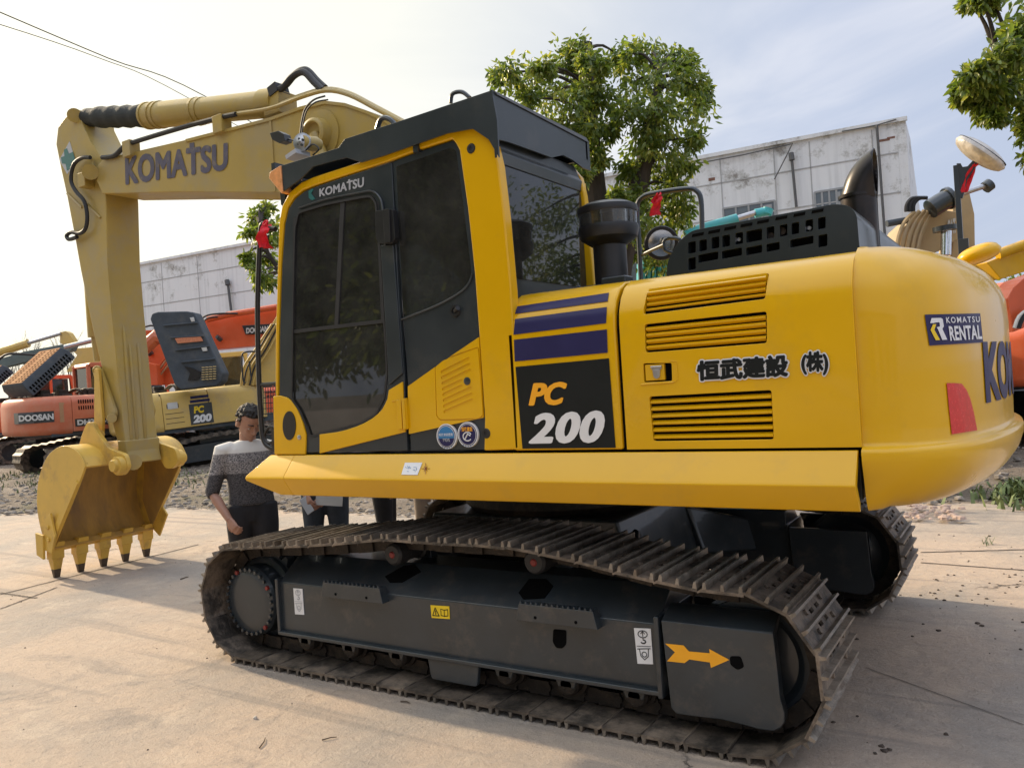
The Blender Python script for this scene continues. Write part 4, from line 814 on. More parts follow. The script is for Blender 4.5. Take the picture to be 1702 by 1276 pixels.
# arm cylinder with black sleeve
YA = .02
m_ = MB(); P = [at(246, 193, YA), at(340, 184, YA), at(440, 174, YA)]; m_.tube([P[0], P[1]], .118, n=24); m_.tube([P[1], P[2]], .112, n=24)
for t in (0.0, .14, .22): m_.tube([Vector(P[0]).lerp(Vector(P[1]), t), Vector(P[0]).lerp(Vector(P[1]), t+.035)], .126, n=24)
m_.tube([P[2], at(463, 170, YA)], [.125, .115], n=24); m_.obox(Vector(at(466, 176, YA)), .09, .10, .09, (1, 0, 0), (0, 0, 1)); m_.tube([at(328, 186, YA), at(332, 185, YA)], .124, n=24)
acy = m_.build('arm_cylinder', M_yel2, EX, ang=25)
m_ = MB(); S0, S1 = Vector(at(140, 196, YA)), Vector(at(243, 193, YA)); P = [S0.lerp(S1, t) for t in np.linspace(0, 1, 16)]; m_.tube(P, [(.098+.004*math.sin(i*1.9)+.004*math.sin(i*4.1))*(.7 if i == 0 else .92 if i < 4 else 1.04) for i in range(16)], n=18); m_.build('rod_sleeve', mat('black_sleeve', (.022, .026, .026), .8, var=.3, scale=8, bump=.4, bscale=30), acy)
# pipes and hoses along the boom
m_ = MB()
m_.tube([at(x, y, YB0-.02) for x, y in ((170, 262), (190, 259), (205, 245), (218, 238), (300, 213), (360, 197), (392, 190))], .022, n=8, sub=4); m_.build('hose', M_rub, boom)
m_ = MB()
for j, (dy, dz) in enumerate(((0, 0), (.06, .01), (.13, .015))):
    m_.tube([Vector(at(x, y, YB0+.0+dy))+Vector((0, 0, dz)) for x, y in ((360, 198), (392, 190), (450, 180), (500, 162), (542, 151), (580, 158), (625, 181), (670, 205), (700, 222))], .017, n=8, sub=4)
m_.build('boom_pipe', M_yel2, boom)
for x, y in ((217, 244), (368, 203)): p_ = at(x, y, YB0); MB().box(p_[0]-.06, p_[0]+.06, YB0-.05, YB0+.06, p_[2]-.10, p_[2]+.05).build('pipe_clamp', M_yel2, boom, bevel=.006)
m_ = MB()
for j in range(2):
    m_.tube([Vector(at(x, y, YB0+.06+j*.1))+Vector((.03*j, 0, .01*j)) for x, y in ((452, 160), (458, 150), (470, 146), (484, 130), (497, 121), (508, 122), (522, 137), (536, 150))], .028, n=10, sub=5)
m_.obox(at(463, 152, YB0+.1), .05, .07, .04, (1, 0, .3), (0, 0, 1)); m_.build('cylinder_hose', M_rub, boom)
# ================================================================ arm
YR0, YR1 = -.06, .29
ap = [(118, 184), (126, 181), (133, 188), (136, 205), (150, 235), (172, 268), (176, 330), (179, 437), (186, 520), (196, 620), (209, 742), (216, 770), (204, 772), (198, 745), (183, 690), (171, 620), (155, 552), (134, 449), (126, 404), (112, 330), (101, 280), (93, 240), (96, 212), (106, 198)]
arm = MB().prism(xz(ap, YR0), YR0, YR1).build('arm', M_yel2, EX, bevel=.010)
MB().cyl(at(124, 192, YR0-.03), at(124, 192, YR0), .07, n=20).build('pin', M_yel2, arm); MB().cyl(at(150, 286, YR0-.12), at(150, 286, YR1), .075, n=20).build('pin', M_yel2, arm); MB().cyl(at(222, 768, YR0-.03), at(222, 768, YR0+.42), .075, n=24).build('pin', M_yel2, arm)
m_ = MB()
axf = lambda px, py, X: on(0, X, px, py)
Xf1 = at(186, 520, YR0)[0]
for (xa, ya, xb, yb) in ((205, 540, 219, 738), (215, 570, 228, 738), (229, 568, 242, 735)):
    X1 = float(np.interp(ya, [437, 520, 620, 742], [xz([p], YR0)[0][0] for p in ((179, 437), (186, 520), (196, 620), (209, 742))])); X2 = xz([(208, 736)], YR0)[0][0]
    A = Vector(axf(xa, ya, X1)); B = Vector(axf(xb, yb, X2)); m_.tube([A, A.lerp(B, .04), A.lerp(B, .97), B], [.002, .016, .020, .004], n=10)
m_.build('arm_rib', M_yel2, arm)
X2 = xz([(209, 742)], YR0)[0][0]
m_ = MB(); yr = [on(0, X2, 203, 748)[1], on(0, X2, 257, 744)[1]]; zt_ = on(0, X2, 208, 742)[2]
m_.box(X2-.12, X2+.015, YR0-.01, YR1+.01, zt_-.10, zt_+.06); foot = m_.build('arm_foot', M_yel2, arm, bevel=.012)
for px_, py_ in ((222, 757), (237, 755), (251, 752)): MB().lathe([(.012, 0), (.012, .003), (0, .003)], Vector(on(0, X2+.016, px_, py_)), (1, 0, 0), 10).build('grease_bolt', M_void, foot)
# hoses and emblem on the arm
m_ = MB(); m_.tube([at(x, y, YR0-.05) for x, y in ((150, 262), (135, 263), (122, 275), (118, 300), (126, 318), (140, 335), (145, 360), (142, 380), (132, 388), (118, 386), (111, 392), (115, 398), (128, 394))], .020, n=8, sub=4)
m_.tube([at(x, y, YR1-.05) for x, y in ((206, 342), (216, 352), (221, 370), (215, 393))], .020, n=8, sub=4); m_.build('arm_hose', M_rub, arm)
cr_ = [(101, 276), (113, 270), (117, 247), (129, 243), (122, 262), (127, 264)]
px_decal('emblem_plate', [(99, 266), (116, 235), (126, 268), (112, 290)], YR0, M_silver, arm, .003)
m_ = MB(); m_.prism(xz([(107, 249), (112, 247), (115, 256), (122, 253), (126, 267), (119, 270), (121, 279), (112, 284), (110, 273), (104, 272), (102, 262), (108, 260)], YR0), YR0-.004, YR0-.006); m_.build('emblem', M_teald, arm, smooth=False)
m_ = MB(); m_.tube([at(x, y, YR0-.02) for x, y in ((152, 263), (156, 278), (152, 296))], .012, n=6); m_.obox(at(143, 300, YR0-.05), .06, .05, .07, (1, 0, 0), (0, 0, 1)); m_.build('pin_keeper', M_yel2, arm, bevel=.01)
m_ = MB()
for a, b in (((112, 322), (136, 345)), ((145, 340), (167, 362))): m_.tube([at(*a, YR0-.004), at(*b, YR0-.004)], .012, n=6)
m_.build('weld_bead', M_yel2, arm)
# bucket cylinder behind the arm, link and lever
m_ = MB(); yb_ = (YR0+YR1)/2
L0 = at(152, 470, yb_); L1 = at(163, 600, yb_); m_.tube([L0, at(158, 560, yb_)], .07, n=16); m_.tube([at(158, 560, yb_), L1], .04, n=12); m_.build('bucket_cylinder', M_yel2, EX)
m_ = MB()
for yy in (YR0-.045, YR1+.015):
    m_.prism(rpoly(xz([(153, 612), (160, 606), (168, 615), (193, 685), (190, 700), (181, 702), (174, 692)], YR0-.04), .03), yy, yy+.03)
m_.cyl(at(160, 615, YR0-.05), at(160, 615, YR0+.40), .035); m_.cyl(at(186, 695, YR0-.085), at(186, 695, YR0+.40), .045); m_.build('bucket_lever', M_yel2, EX, bevel=.004)
m_ = MB()
for yy in (YR0-.08, YR1+.05): m_.prism(rpoly(xz([(158, 612), (165, 612), (172, 700), (170, 735), (160, 735), (158, 700)], YR0-.07), .03), yy, yy+.03)
m_.cyl(at(166, 722, YR0-.12), at(166, 722, YR0+.45), .045); m_.build('bucket_link', M_buck, EX, bevel=.004)
# ================================================================ bucket
YK0, YK1 = -.43, .64
def kz(pts, Y=YK0): return xz(pts, Y)
prof = [(-5.60, .26), (-5.73, .42), (-5.80, .66), (-5.77, .90), (-5.66, 1.10), (-5.50, 1.24), (-5.28, 1.31), (-5.10, 1.29), (-4.97, 1.22), (-4.89, 1.11)]
prof = [tuple(p)[:2] for p in [(v.x, v.y) for v in smooth_path([Vector((a, b, 0)) for a, b in prof], 4)]]
inn = []; n = len(prof)
for i in range(n):
    a = Vector(prof[max(i-1, 0)]); b = Vector(prof[min(i+1, n-1)]); t = (b-a).normalized(); inn.append((prof[i][0]+t.y*.028, prof[i][1]-t.x*.028))
m_ = MB(); m_.loft([[(x, y, z) for x, z in prof+inn[::-1]] for y in (YK0, YK1)]); bk_ = m_.build('bucket', M_buck, EX, ang=40)
m_ = MB(); lin = [(x+.0, z) for x, z in inn]; li2 = []
for i in range(n):
    a = Vector(lin[max(i-1, 0)]); b = Vector(lin[min(i+1, n-1)]); t = (b-a).normalized(); li2.append((lin[i][0]+t.y*.004, lin[i][1]-t.x*.004))
m_.loft([[(x, y, z) for x, z in (lin+li2[::-1])] for y in (YK0+.02, YK1-.02)]); m_.build('bucket_lining', M_buckin, bk_, ang=40)
sidep = prof[:-1]+[(-4.90, 1.11), (-4.95, 1.04), (-5.02, .95)]
for yy in (YK0-.012, YK1-.012):
    m_ = MB(); m_.prism([(x, z) for x, z in sidep], yy, yy+.024); so_ = m_.build('bucket_side', M_buck, bk_, bevel=.005)
    m_ = MB(); yin = yy+.026 if yy < 0 else yy-.003; m_.prism([(x+.02, z+.02) for x, z in [(-5.56, .30), (-5.70, .6), (-5.62, 1.0), (-5.30, 1.24), (-4.92, 1.12), (-5.05, .93)]], yin, yin+.002); m_.build('side_lining', M_buckin, so_)
    # lip reinforcement
    m_ = MB(); A = Vector((-5.60, 0, .27)); B = Vector((-5.02, 0, .95)); d = (B-A).normalized(); q = Vector((-d.z, 0, d.x)); pl = [A, B, B+q*.05, A+q*.09]
    yo_ = yy-.016 if yy < 0 else yy+.022; m_.prism([(p.x, p.z) for p in pl], yo_, yo_+.018); m_.build('side_edge', M_buck, so_, bevel=.003)
    # side cutter
    m_ = MB(); yo_ = yy-.045 if yy < 0 else yy+.024; sc_ = [(-5.66, .30), (-5.50, .26), (-5.42, .44), (-5.48, .66), (-5.58, .60)] if yy < 0 else [(-5.66, .36), (-5.46, .22), (-5.30, .46), (-5.44, .62)]
    m_.prism(sc_, yo_, yo_+.022); m_.prism([(-5.74, .24), (-5.62, .20), (-5.60, .44), (-5.74, .46)] if yy < 0 else [(-5.62, .40), (-5.5, .32), (-5.44, .5), (-5.54, .56)], yo_-.02 if yy < 0 else yo_+.018, yo_+.004 if yy < 0 else yo_+.03); sco = m_.build('side_cutter', M_buck, bk_, bevel=.004)
    for t_ in (.40, .52): MB().lathe([(.022, 0), (.022, .014), (0, .014)], (-5.53, yo_ if yy < 0 else yo_+.022, t_), (0, -1 if yy < 0 else 1, 0), 6).build('cutter_bolt', M_buck, sco)
m_ = MB(); m_.loft([[(-5.63, y, .30), (-5.60, y, .27), (-5.53, y, .30), (-5.57, y, .345)] for y in (YK0-.01, YK1+.01)]); m_.build('cutting_lip', M_buckin, bk_, bevel=.004)
for k in range(5):
    Pt = [(92, 960), (130, 950), (170, 943), (208, 932), (245, 924)][k]; yt = YK0+.045+(YK1-YK0-.09)*k/4
    m_ = MB(); w = .052; X = -5.62
    def rg(z, w_, d0, d1, sh=0): return [(X+d0+sh, yt-w_, z), (X+d1+sh, yt-w_, z), (X+d1+sh, yt+w_, z), (X+d0+sh, yt+w_, z)]
    m_.mi = 0; m_.loft([rg(.36, .050, -.03, .06, .04), rg(.27, .062, -.045, .055), rg(.19, .062, -.05, .05), rg(.185, .052, -.045, .045), rg(.085, .038, -.030, .026)])
    m_.mi = 1; m_.loft([rg(.0855, .0382, -.0302, .0262), rg(.0, .027, -.018, .012)])
    m_.build('tooth', [M_buck, mat('tooth_steel', (.075, .055, .04), .5, metal=.3, var=.3, scale=30)], bk_, bevel=.004, smooth=False)
# bucket ears and hinge bosses
for yy in (-.205, .335):
    m_ = MB(); m_.prism(rpoly([(-5.42, 1.20), (-5.30, 1.40), (-5.20, 1.52), (-5.10, 1.52), (-5.04, 1.42), (-4.86, 1.26), (-4.60, 1.20), (-4.56, 1.08), (-4.66, 1.00), (-4.78, 1.00), (-4.86, 1.10), (-5.1, 1.2)], .04), yy-.02, yy+.025)
    m_.lathe([(.085, 0), (.085, .06), (.06, .065), (.055, .10), (0, .10)], (-4.66, yy-.018 if yy < 0 else yy+.02, 1.10), (0, -1 if yy < 0 else 1, 0), 24)
    m_.build('bucket_ear', M_buck, bk_, bevel=.006)
bvK = bvh_of([o for o in EX.children_recursive if o.name == 'bucket_side'][0])
lettering('lettering', 'KOMATSU', drapef([(80, 785), (87, 785), (100, 822), (95, 826)][::1], bvK, .004), M_navy, [o for o in EX.children_recursive if o.name == 'bucket_side'][0], bold=.02) if False else None
# ================================================================ background excavators
def gpt(px, d):                                    # ground point in photo column px at depth d
    a = CF+(px-W0/2)/FPX*CR; k = (-CAM[2]/d-a[2])/CU[2]; return Vector(CAM+d*(a+k*CU))
class XB(MB):
    def __init__(s, M=None): super().__init__(); s.M = M
    def fin(s, name, m, root, **kw):
        if s.M is not None: s.v = [tuple(s.M @ Vector(p)) for p in s.v]; s.M = None
        o = s.build(name, m, None, **kw); o.parent = root
        if root.parent is None: o.matrix_parent_inverse = root.matrix_world.inverted()
        return o
bg_white = mat('old_white_paint', (.55, .55, .53), .5, var=.1)
def bg_excavator(name, label, W_, th, pitch, body, dark, hood=0, cab=True, cabm=None, side_txt=None, cw_txt=None, panel=False, grp=None, tint=None, hoodm=None, boom=None):
    """local frame: -x forward, +x rear, visible side +y"""
    R_ = Matrix.Rotation(th+PI, 4, 'Z') @ Matrix.Rotation(pitch, 4, 'Y')
    loc = Vector(W_)-(Matrix.Rotation(th+PI, 4, 'Z') @ Vector((1.6, 1.37, 0)))
    M = Matrix.Translation(loc) @ R_
    root = tag(empty(name, loc), label, 'excavator', grp); root.matrix_world = Matrix.Translation(loc); bpy.context.view_layer.update()
    for s_ in (-1, 1):
        m_ = XB(M); y0, y1 = s_*1.1-.3, s_*1.1+.3
        out, _ = resample([(x, z) for x, z in track_pts], 88)
        rr = [(x*1.12, z*1.02) for x, z in out]; pts = []
        cxx = 0; 
        for i, (x, z) in enumerate(rr):
            t = np.array(rr[(i+1) % 88])-np.array(rr[i-1]); t /= np.linalg.norm(t); n_ = (t[1], -t[0]); e = .0 if i % 2 == 0 else .035; pts.append((x-n_[0]*e, z-n_[1]*e))
        inn = [(x*.90, .40+(z-.40)*.78) for x, z in pts]
        m_.loft([[(x, y0, z) for x, z in pts], [(x, y1, z) for x, z in pts], [(x, y1, z) for x, z in inn], [(x, y0, z) for x, z in inn]], cap=False, closed=True)
        tk = m_.fin('crawler_track', M_shoe, root, smooth=False)
        m_ = XB(M); m_.box(-1.4, 1.4, s_*1.1-.2, s_*1.1+.2, .2, .62)
        for x in (-1.72, 1.72): m_.cyl((x, s_*1.1-.12, .4), (x, s_*1.1+.12, .4), .30, n=20)
        m_.fin('track_frame', M_frame, root, bevel=.01)
    m_ = XB(M); m_.box(-.7, .7, -.85, .85, .45, .9); m_.cyl((0, 0, .9), (0, 0, 1.06), .6); m_.fin('centre_frame', M_frame, root)
    m_ = XB(M); m_.box(-1.3, 2.1, -1.3, 1.3, 1.0, 1.16); m_.fin('revolving_deck', dark, root)
    m_ = XB(M); S = [(1.37, 1.10), (1.37, 1.82), (1.34, 1.92), (1.26, 2.0), (1.1, 2.03), (-1.1, 2.03), (-1.26, 2.0), (-1.34, 1.92), (-1.37, 1.82), (-1.37, 1.10)]
    m_.prism(S, .50, 1.60, 'x'); sp = m_.fin('side_panel', body, root, bevel=.015)
    m_ = XB(M); m_.prism(S, -.95, .49, 'x'); m_.fin('front_side_panel', body, root, bevel=.015)
    m_ = XB(M); prof = [(1.61, 1.37), (2.15, 1.33), (2.42, 1.12), (2.58, .7), (2.64, 0), (2.58, -.7), (2.42, -1.12), (2.15, -1.33), (1.61, -1.37)]
    rg = lambda z, o: [(1.61+(x-1.61)*(1-o), y*(1-o*.6), z) for x, y in prof]
    m_.loft([rg(1.06, .06), rg(1.12, .01), rg(1.2, 0), rg(1.8, 0), rg(1.93, .03), rg(2.0, .10), rg(2.03, .2)]); cwo = m_.fin('counterweight', body, root, ang=50)
    m_ = XB(M)
    for j in range(2):
        for k in range(15): x = .62+k*.057; z = 1.86-j*.16; m_.box(x, x+.03, 1.368, 1.374, z-.055, z+.045)
    if not panel: m_.fin('louvre', M_void, sp, smooth=False)
    def wtxt(s_, x0, x1, z0, z1, m, par, y=1.376, bold=.03, shear=0):
        fn = lambda u, v: M @ Vector((x0+(x1-x0)*u, y, z0+(z1-z0)*v)); o = lettering('lettering', s_, fn, m, par, bold, shear); return o
    if side_txt:
        m_ = XB(M); m_.box(.50, 1.55, 1.370, 1.374, 1.22, 1.42); q = m_.fin('name_band', M_dark, sp, smooth=False)
        wtxt(side_txt, 1.50, .55, 1.25, 1.39, bg_white, sp, 1.378, .05)
    if cw_txt:
        m_ = XB(M); m_.prism([(1.95, 1.34), (2.14, 1.338), (2.43, 1.135), (2.62, .66), (2.63, .4), (2.60, .4), (2.40, 1.0), (2.1, 1.25), (1.95, 1.3)], 1.38, 1.66, 'z'); m_.fin('name_band', M_dark, cwo, smooth=False)
        bvx = bvh_of([o for o in root.children_recursive if o.name.startswith('name_band')][-1])
        def fn(u, v):
            t = u; x, y = ((2.60+(2.43-2.60)*t/.4, .7+(1.14-.7)*t/.4) if t < .4 else (2.43+(2.02-2.43)*(t-.4)/.6, 1.14+(1.345-1.14)*(t-.4)/.6)); return M @ Vector((x+.035, y+.035, 1.44+.16*v))
        o = lettering('lettering', cw_txt, fn, bg_white, cwo, .05, subdiv=30)
    if panel:
        m_ = XB(M); m_.box(.42, .98, 1.371, 1.375, 1.14, 1.66); m_.fin('model_panel', M_dark, sp, smooth=False)
        m_ = XB(M); m_.box(.46, .94, 1.371, 1.376, 1.69, 1.76); m_.box(.48, .92, 1.369, 1.374, 1.79, 1.86); m_.fin('navy_stripe', M_navy, sp, smooth=False)
        wtxt('PC', .88, .62, 1.42, 1.60, M_yeld, sp, 1.378, .05, .15); wtxt('200', .92, .46, 1.18, 1.38, M_whi, sp, 1.378, .06, .15)
        m_ = XB(M); m_.box(1.62, 1.64, 1.30, 1.34, 1.1, 2.0)
        for k in range(3): m_.box(1.12, 1.55, 1.371, 1.374, 1.24+k*.12, 1.252+k*.12)
        m_.box(1.22, 1.50, 1.372, 1.376, 1.62, 1.72); m_.fin('vent_slots', M_rub, sp, smooth=False)
        m_ = XB(M); m_.box(1.24, 1.48, 1.374, 1.379, 1.60, 1.76); m_.fin('notice', bg_white, sp, smooth=False)
    # engine bay clutter
    m_ = XB(M)
    rnd = random.Random(5)
    for k in range(14): x = rnd.uniform(.6, 2.0); y = rnd.uniform(-.8, .9); m_.box(x-.12, x+.12, y-.12, y+.12, 2.0, 2.03+rnd.uniform(.03, .2))
    for k in range(5): x = rnd.uniform(.6, 1.9); m_.tube([(x, .9, 2.02), (x+.1, .6, 2.2), (x+.2, .2, 2.1)], .03, n=6, sub=3)
    m_.fin('engine', M_chain, root, bevel=.01)
    if hood:
        hl, hw, hh, piv, ang, cx = hood; 
        Mh = M @ Matrix.Translation((piv[0], 0, piv[1])) @ Matrix.Rotation(PI-ang, 4, 'Y') @ Matrix.Scale(-1, 4, (0, 0, 1))
        m_ = XB(Mh); e = .03
        m_.loft([[(0, -hw, 0), (hl, -hw, 0), (hl, hw, 0), (0, hw, 0)], [(0, -hw, hh*.6), (hl, -hw, hh*.6), (hl, hw, hh*.6), (0, hw, hh*.6)], [(.06, -hw+.08, hh), (hl-.06, -hw+.08, hh), (hl-.06, hw-.08, hh), (.06, hw-.08, hh)]])
        ho_ = m_.fin('engine_hood', hoodm or dark, root, bevel=.03)
        m_ = XB(Mh)
        if cx == 0:
            for i in range(14):
                for j in (-2, -1, 1, 2, 3): m_.box(.12+i*(hl-.24)/13.5, .12+i*(hl-.24)/13.5+.035, j*hw*.26-.055, j*hw*.26+.055, hh-.001, hh+.004)
            for i in range(15):
                for k in range(2): m_.box(.08+i*(hl-.2)/14.5, .08+i*(hl-.2)/14.5+.045, hw-.012, hw+.006, hh*(.10+.27*k), hh*(.30+.27*k))
            m_.fin('grille_holes', M_void, ho_, smooth=False)
            m_ = XB(Mh); m_.box(.07, hl-.07, -hw+.09, hw-.09, hh-.002, hh+.002); m_.fin('tan_panel', tint, ho_, smooth=False)  # tan sheet over the hood's top face
    if cab:
        cm = cabm or body; y0, y1 = -1.35, -.4
        m_ = XB(M)
        for (x, z0, x2, z2) in ((-1.25, 1.1, -1.05, 2.85), (-.35, 1.1, -.35, 2.9), (.42, 1.1, .42, 2.9)):
            for y in (y0, y1): m_.loft([[(x-.05, y-.04, z0), (x+.05, y-.04, z0), (x+.05, y+.04, z0), (x-.05, y+.04, z0)], [(x2-.05, y-.04, z2), (x2+.05, y-.04, z2), (x2+.05, y+.04, z2), (x2-.05, y+.04, z2)]])
        m_.prism(rpoly([(-1.16, 2.82), (-1.05, 2.95), (.38, 2.95), (.48, 2.82)], .05), y0-.04, y1+.04); m_.box(-1.3, .47, y0-.04, y1+.04, 1.08, 1.45); c_ = m_.fin('cab', cm, root, bevel=.015)
        m_ = XB(M); m_.box(-.95, .35, y0+.02, y0+.03, 1.5, 2.8); m_.box(-.95, .35, y1-.03, y1-.02, 1.5, 2.8); m_.box(.40, .41, y0+.05, y1-.05, 1.5, 2.8); m_.fin('window_pane', MATS['tinted_glass'], c_, smooth=False)
        m_ = XB(M); m_.box(-.5, .1, -1.1, -.65, 1.5, 1.7); m_.box(.02, .14, -1.1, -.65, 1.6, 2.3); m_.fin('operator_seat', M_black, c_, bevel=.03)
    return root, M
def wplate(root, pts, d, thick, name, m, nrm_=None, bevel=.012):
    """outline given in photo pixels, laid on a vertical plane at depth d facing nrm_"""
    n_ = Vector(nrm_ or (CF[0], CF[1], 0)).normalized(); o_ = ptd(W0/2, H0/2, d); P = []
    c = sum((Vector((x, y, 0)) for x, y in pts), Vector())/len(pts); O = Vector(ptd(c.x, c.y, d))
    for x, y in pts:
        r_ = Vector(ray(x, y)); t = (O-Vector(CAM)).dot(n_)/r_.dot(n_); P.append(Vector(CAM)+r_*t)
    m_ = XB(); m_.loft([P, [p+n_*thick for p in P]]); return m_.fin(name, m, root, bevel=bevel)
def wtube(root, pts, d, r, name, m, n=10, sub=0):
    m_ = XB(); m_.tube([ptd(x, y, dd) for (x, y), dd in zip(pts, d if hasattr(d, '__len__') else [d]*len(pts))], r, n=n, sub=sub); return m_.fin(name, m, root)
B_or = mat('glare_pale_orange_paint', (.50, .13, .055), .55, coat=.1, var=.12, scale=2, dirt=(.35, .22, .15), dirt_amt=.4, dscale=2, thr=.52)  # glare over the parked row is mixed into the pale orange, yellow and grey
B_or2 = mat('orange_paint', (.62, .10, .025), .45, coat=.3, var=.1, scale=2, dirt=(.35, .22, .15), dirt_amt=.2, dscale=2)
B_ye = mat('glare_pale_yellow_paint', (.62, .42, .11), .55, coat=.1, var=.1, scale=2, dirt=(.33, .25, .15), dirt_amt=.5, dscale=2, thr=.52)
B_dk = mat('glare_pale_grey_plastic', (.07, .082, .095), .75, spec=.15, var=.15, scale=3, dirt=(.2, .18, .15), dirt_amt=.3)
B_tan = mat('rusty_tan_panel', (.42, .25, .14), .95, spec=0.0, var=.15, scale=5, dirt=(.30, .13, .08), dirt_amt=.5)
B_gr = mat('dull_green_paint', (.10, .14, .13), .5, var=.15, scale=3)
B_cat = mat('dusty_tan_paint', (.42, .30, .15), .55, var=.12, scale=3, dirt=(.36, .29, .2), dirt_amt=.5)
B_tq = mat('turquoise_paint', (.05, .42, .44), .45, coat=.2, var=.12, scale=3, dirt=(.3, .3, .25), dirt_amt=.25)
G1 = 'excavators parked in the yard behind'
R5 = math.radians
A_root, A_M = bg_excavator('excavator', 'pale orange excavator behind the bucket, its tan grille hood tipped open', gpt(127, 21), R5(82), 0, B_or, B_dk, hood=(1.45, .80, .42, (2.28, 2.06), R5(-42), 0), cab=True, side_txt='DH215-9E', cw_txt='DOOSAN', tint=B_tan, grp=G1)
m_ = XB(A_M); m_.box(1.78, 1.90, 1.352, 1.356, 1.36, 1.86); st_ = m_.fin('warning_sticker', B_tan, [o for o in A_root.children if o.name.startswith('counterweight')][0], smooth=False)
wtube(A_root, [(215, 600), (260, 560), (330, 575)], [24, 24, 24], .22, 'boom', B_or)
B_root, B_M = bg_excavator('excavator', 'red-orange excavator cut by the left edge of the photo, its holed hood tipped open', gpt(22, 27), R5(82), 0, B_or2, B_dk, hood=(1.45, .80, .42, (2.28, 2.06), R5(-42), 0), cab=True, tint=B_tan, grp=G1)
G_root, G_M = bg_excavator('excavator', 'plain red-orange excavator half hidden behind the arm, left of the tall dark hood', gpt(190, 27), R5(80), 0, B_or2, B_dk, cab=True, grp=G1)
wplate(G_root, [(128, 640), (140, 614), (168, 600), (215, 596), (260, 606), (262, 640)], 26, .5, 'boom', B_or2)
C_root, C_M = bg_excavator('excavator', 'pale yellow excavator behind the man, its tall dark engine hood tipped upright', gpt(283, 20.3), R5(66), R5(3.2), B_ye, B_dk, cab=True, panel=True, grp=G1)
# raised dark hood of the yellow one
hp2 = [(249, 530), (252, 521), (262, 518), (310, 517), (322, 519), (328, 530), (370, 620), (367, 634), (360, 641), (300, 648), (290, 640)]
hd = wplate(C_root, hp2, 20.2, .5, 'engine_hood', B_dk, bevel=.04)
for a, b in (((272, 541), (328, 536)), ((284, 561), (338, 558)), ((292, 582), (348, 575)), ((301, 602), (358, 596))):
    wtube(C_root, [a, b], 20.17, .022, 'hood_rib', B_dk, 6).parent = hd
wplate(C_root, [(290, 562), (333, 558), (338, 567), (295, 571)], 20.16, .02, 'warning_sticker', mat('orange_grid', (.55, .20, .10), .5, var=.3, scale=60)).parent = hd
for q in ([(315, 528), (322, 527), (324, 534), (318, 535)], [(334, 577), (343, 576), (345, 583), (337, 584)]): wplate(C_root, q, 20.16, .02, 'notice', bg_white).parent = hd
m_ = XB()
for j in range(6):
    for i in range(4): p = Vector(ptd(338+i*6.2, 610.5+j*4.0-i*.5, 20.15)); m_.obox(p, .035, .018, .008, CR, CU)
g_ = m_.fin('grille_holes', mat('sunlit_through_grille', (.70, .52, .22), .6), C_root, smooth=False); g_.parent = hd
wplate(C_root, [(306, 608), (318, 611), (334, 618), (330, 630), (312, 632), (316, 620)], 20.16, .02, 'grille_screen', M_black, bevel=0).parent = hd
# boom of the yellow excavator rising to the right, with hoses
wplate(C_root, [(398, 640), (404, 610), (425, 580), (448, 545), (480, 490), (520, 470), (530, 500), (500, 560), (480, 640)], 21.5, .5, 'boom', B_ye)
for k in range(5): wtube(C_root, [(400+k*5, 640), (405+k*6, 610), (424+k*6, 580), (452+k*4, 538)], 21.4, .022, 'hose', M_rub if k % 2 else B_ye, 6, 4)
wtube(C_root, [(425, 584), (409, 585), (402, 592), (404, 630), (408, 636)], 20.9, .022, 'handrail', M_rub, 6, 3)
wtube(C_root, [(414, 600), (418, 632)], 20.9, .02, 'handrail', M_rub, 6)
# wire guard in front
m_ = XB(); 
for k in range(6): m_.tube([ptd(437+k*4.2, 642, 16), ptd(438+k*4.2, 690, 16)], .008, n=5)
for k in range(6): m_.tube([ptd(437, 643+k*9, 16), ptd(458, 642+k*9, 16)], .008, n=5)
m_.fin('wire_guard', M_rub, C_root)
# orange machine behind with a long low boom
D_root, D_M = bg_excavator('excavator', 'bright orange excavator whose long low boom shows above the yellow one', gpt(420, 30), R5(60), 0, B_or2, B_dk, cab=True, grp=G1)
bb = wplate(D_root, [(333, 533), (350, 528), (400, 517), (455, 508), (520, 500), (520, 560), (452, 572), (345, 582)], 27, .6, 'boom', B_or2)
wplate(D_root, [(402, 541), (470, 537), (470, 554), (408, 556)], 26.95, .05, 'name_band', M_dark).parent = bb
fnb = quadfn([Vector(ptd(x, y, 26.88)) for x, y in ((409, 554.5), (446, 551), (446, 541), (409, 545))])
lt_ = lettering('lettering', 'DOOSAN', fnb, bg_white, D_root, bold=.05); lt_.matrix_parent_inverse = D_root.matrix_world.inverted(); 
wtube(D_root, [(345, 531), (380, 523), (460, 510)], 26.6, .10, 'arm_cylinder', B_or2)
wtube(D_root, [(330, 545), (333, 532), (345, 524), (368, 521), (395, 521)], 26.5, .03, 'hose', M_rub, 6, 4); wtube(D_root, [(334, 550), (336, 538), (345, 529), (362, 527)], 26.5, .025, 'hose', M_rub, 6, 4)
wtube(D_root, [(362, 564), (366, 560)], 26.8, .12, 'pin_boss', M_dark)
wplate(D_root, [(232, 549), (285, 548), (300, 552), (345, 600), (365, 640), (235, 640)], 26.5, .5, 'arm', B_or2)
wtube(D_root, [(246, 588), (252, 584)], 26.4, .10, 'pin_boss', M_dark)
for k in range(4): wtube(D_root, [(252+k*4, 626), (270+k*5, 600), (290+k*4, 580)], 26.3, .03, 'hose', B_tan if k % 2 else B_or2, 6)
wtube(D_root, [(232, 548), (250, 541), (290, 545)], 26.3, .03, 'hose', M_rub, 6, 3)
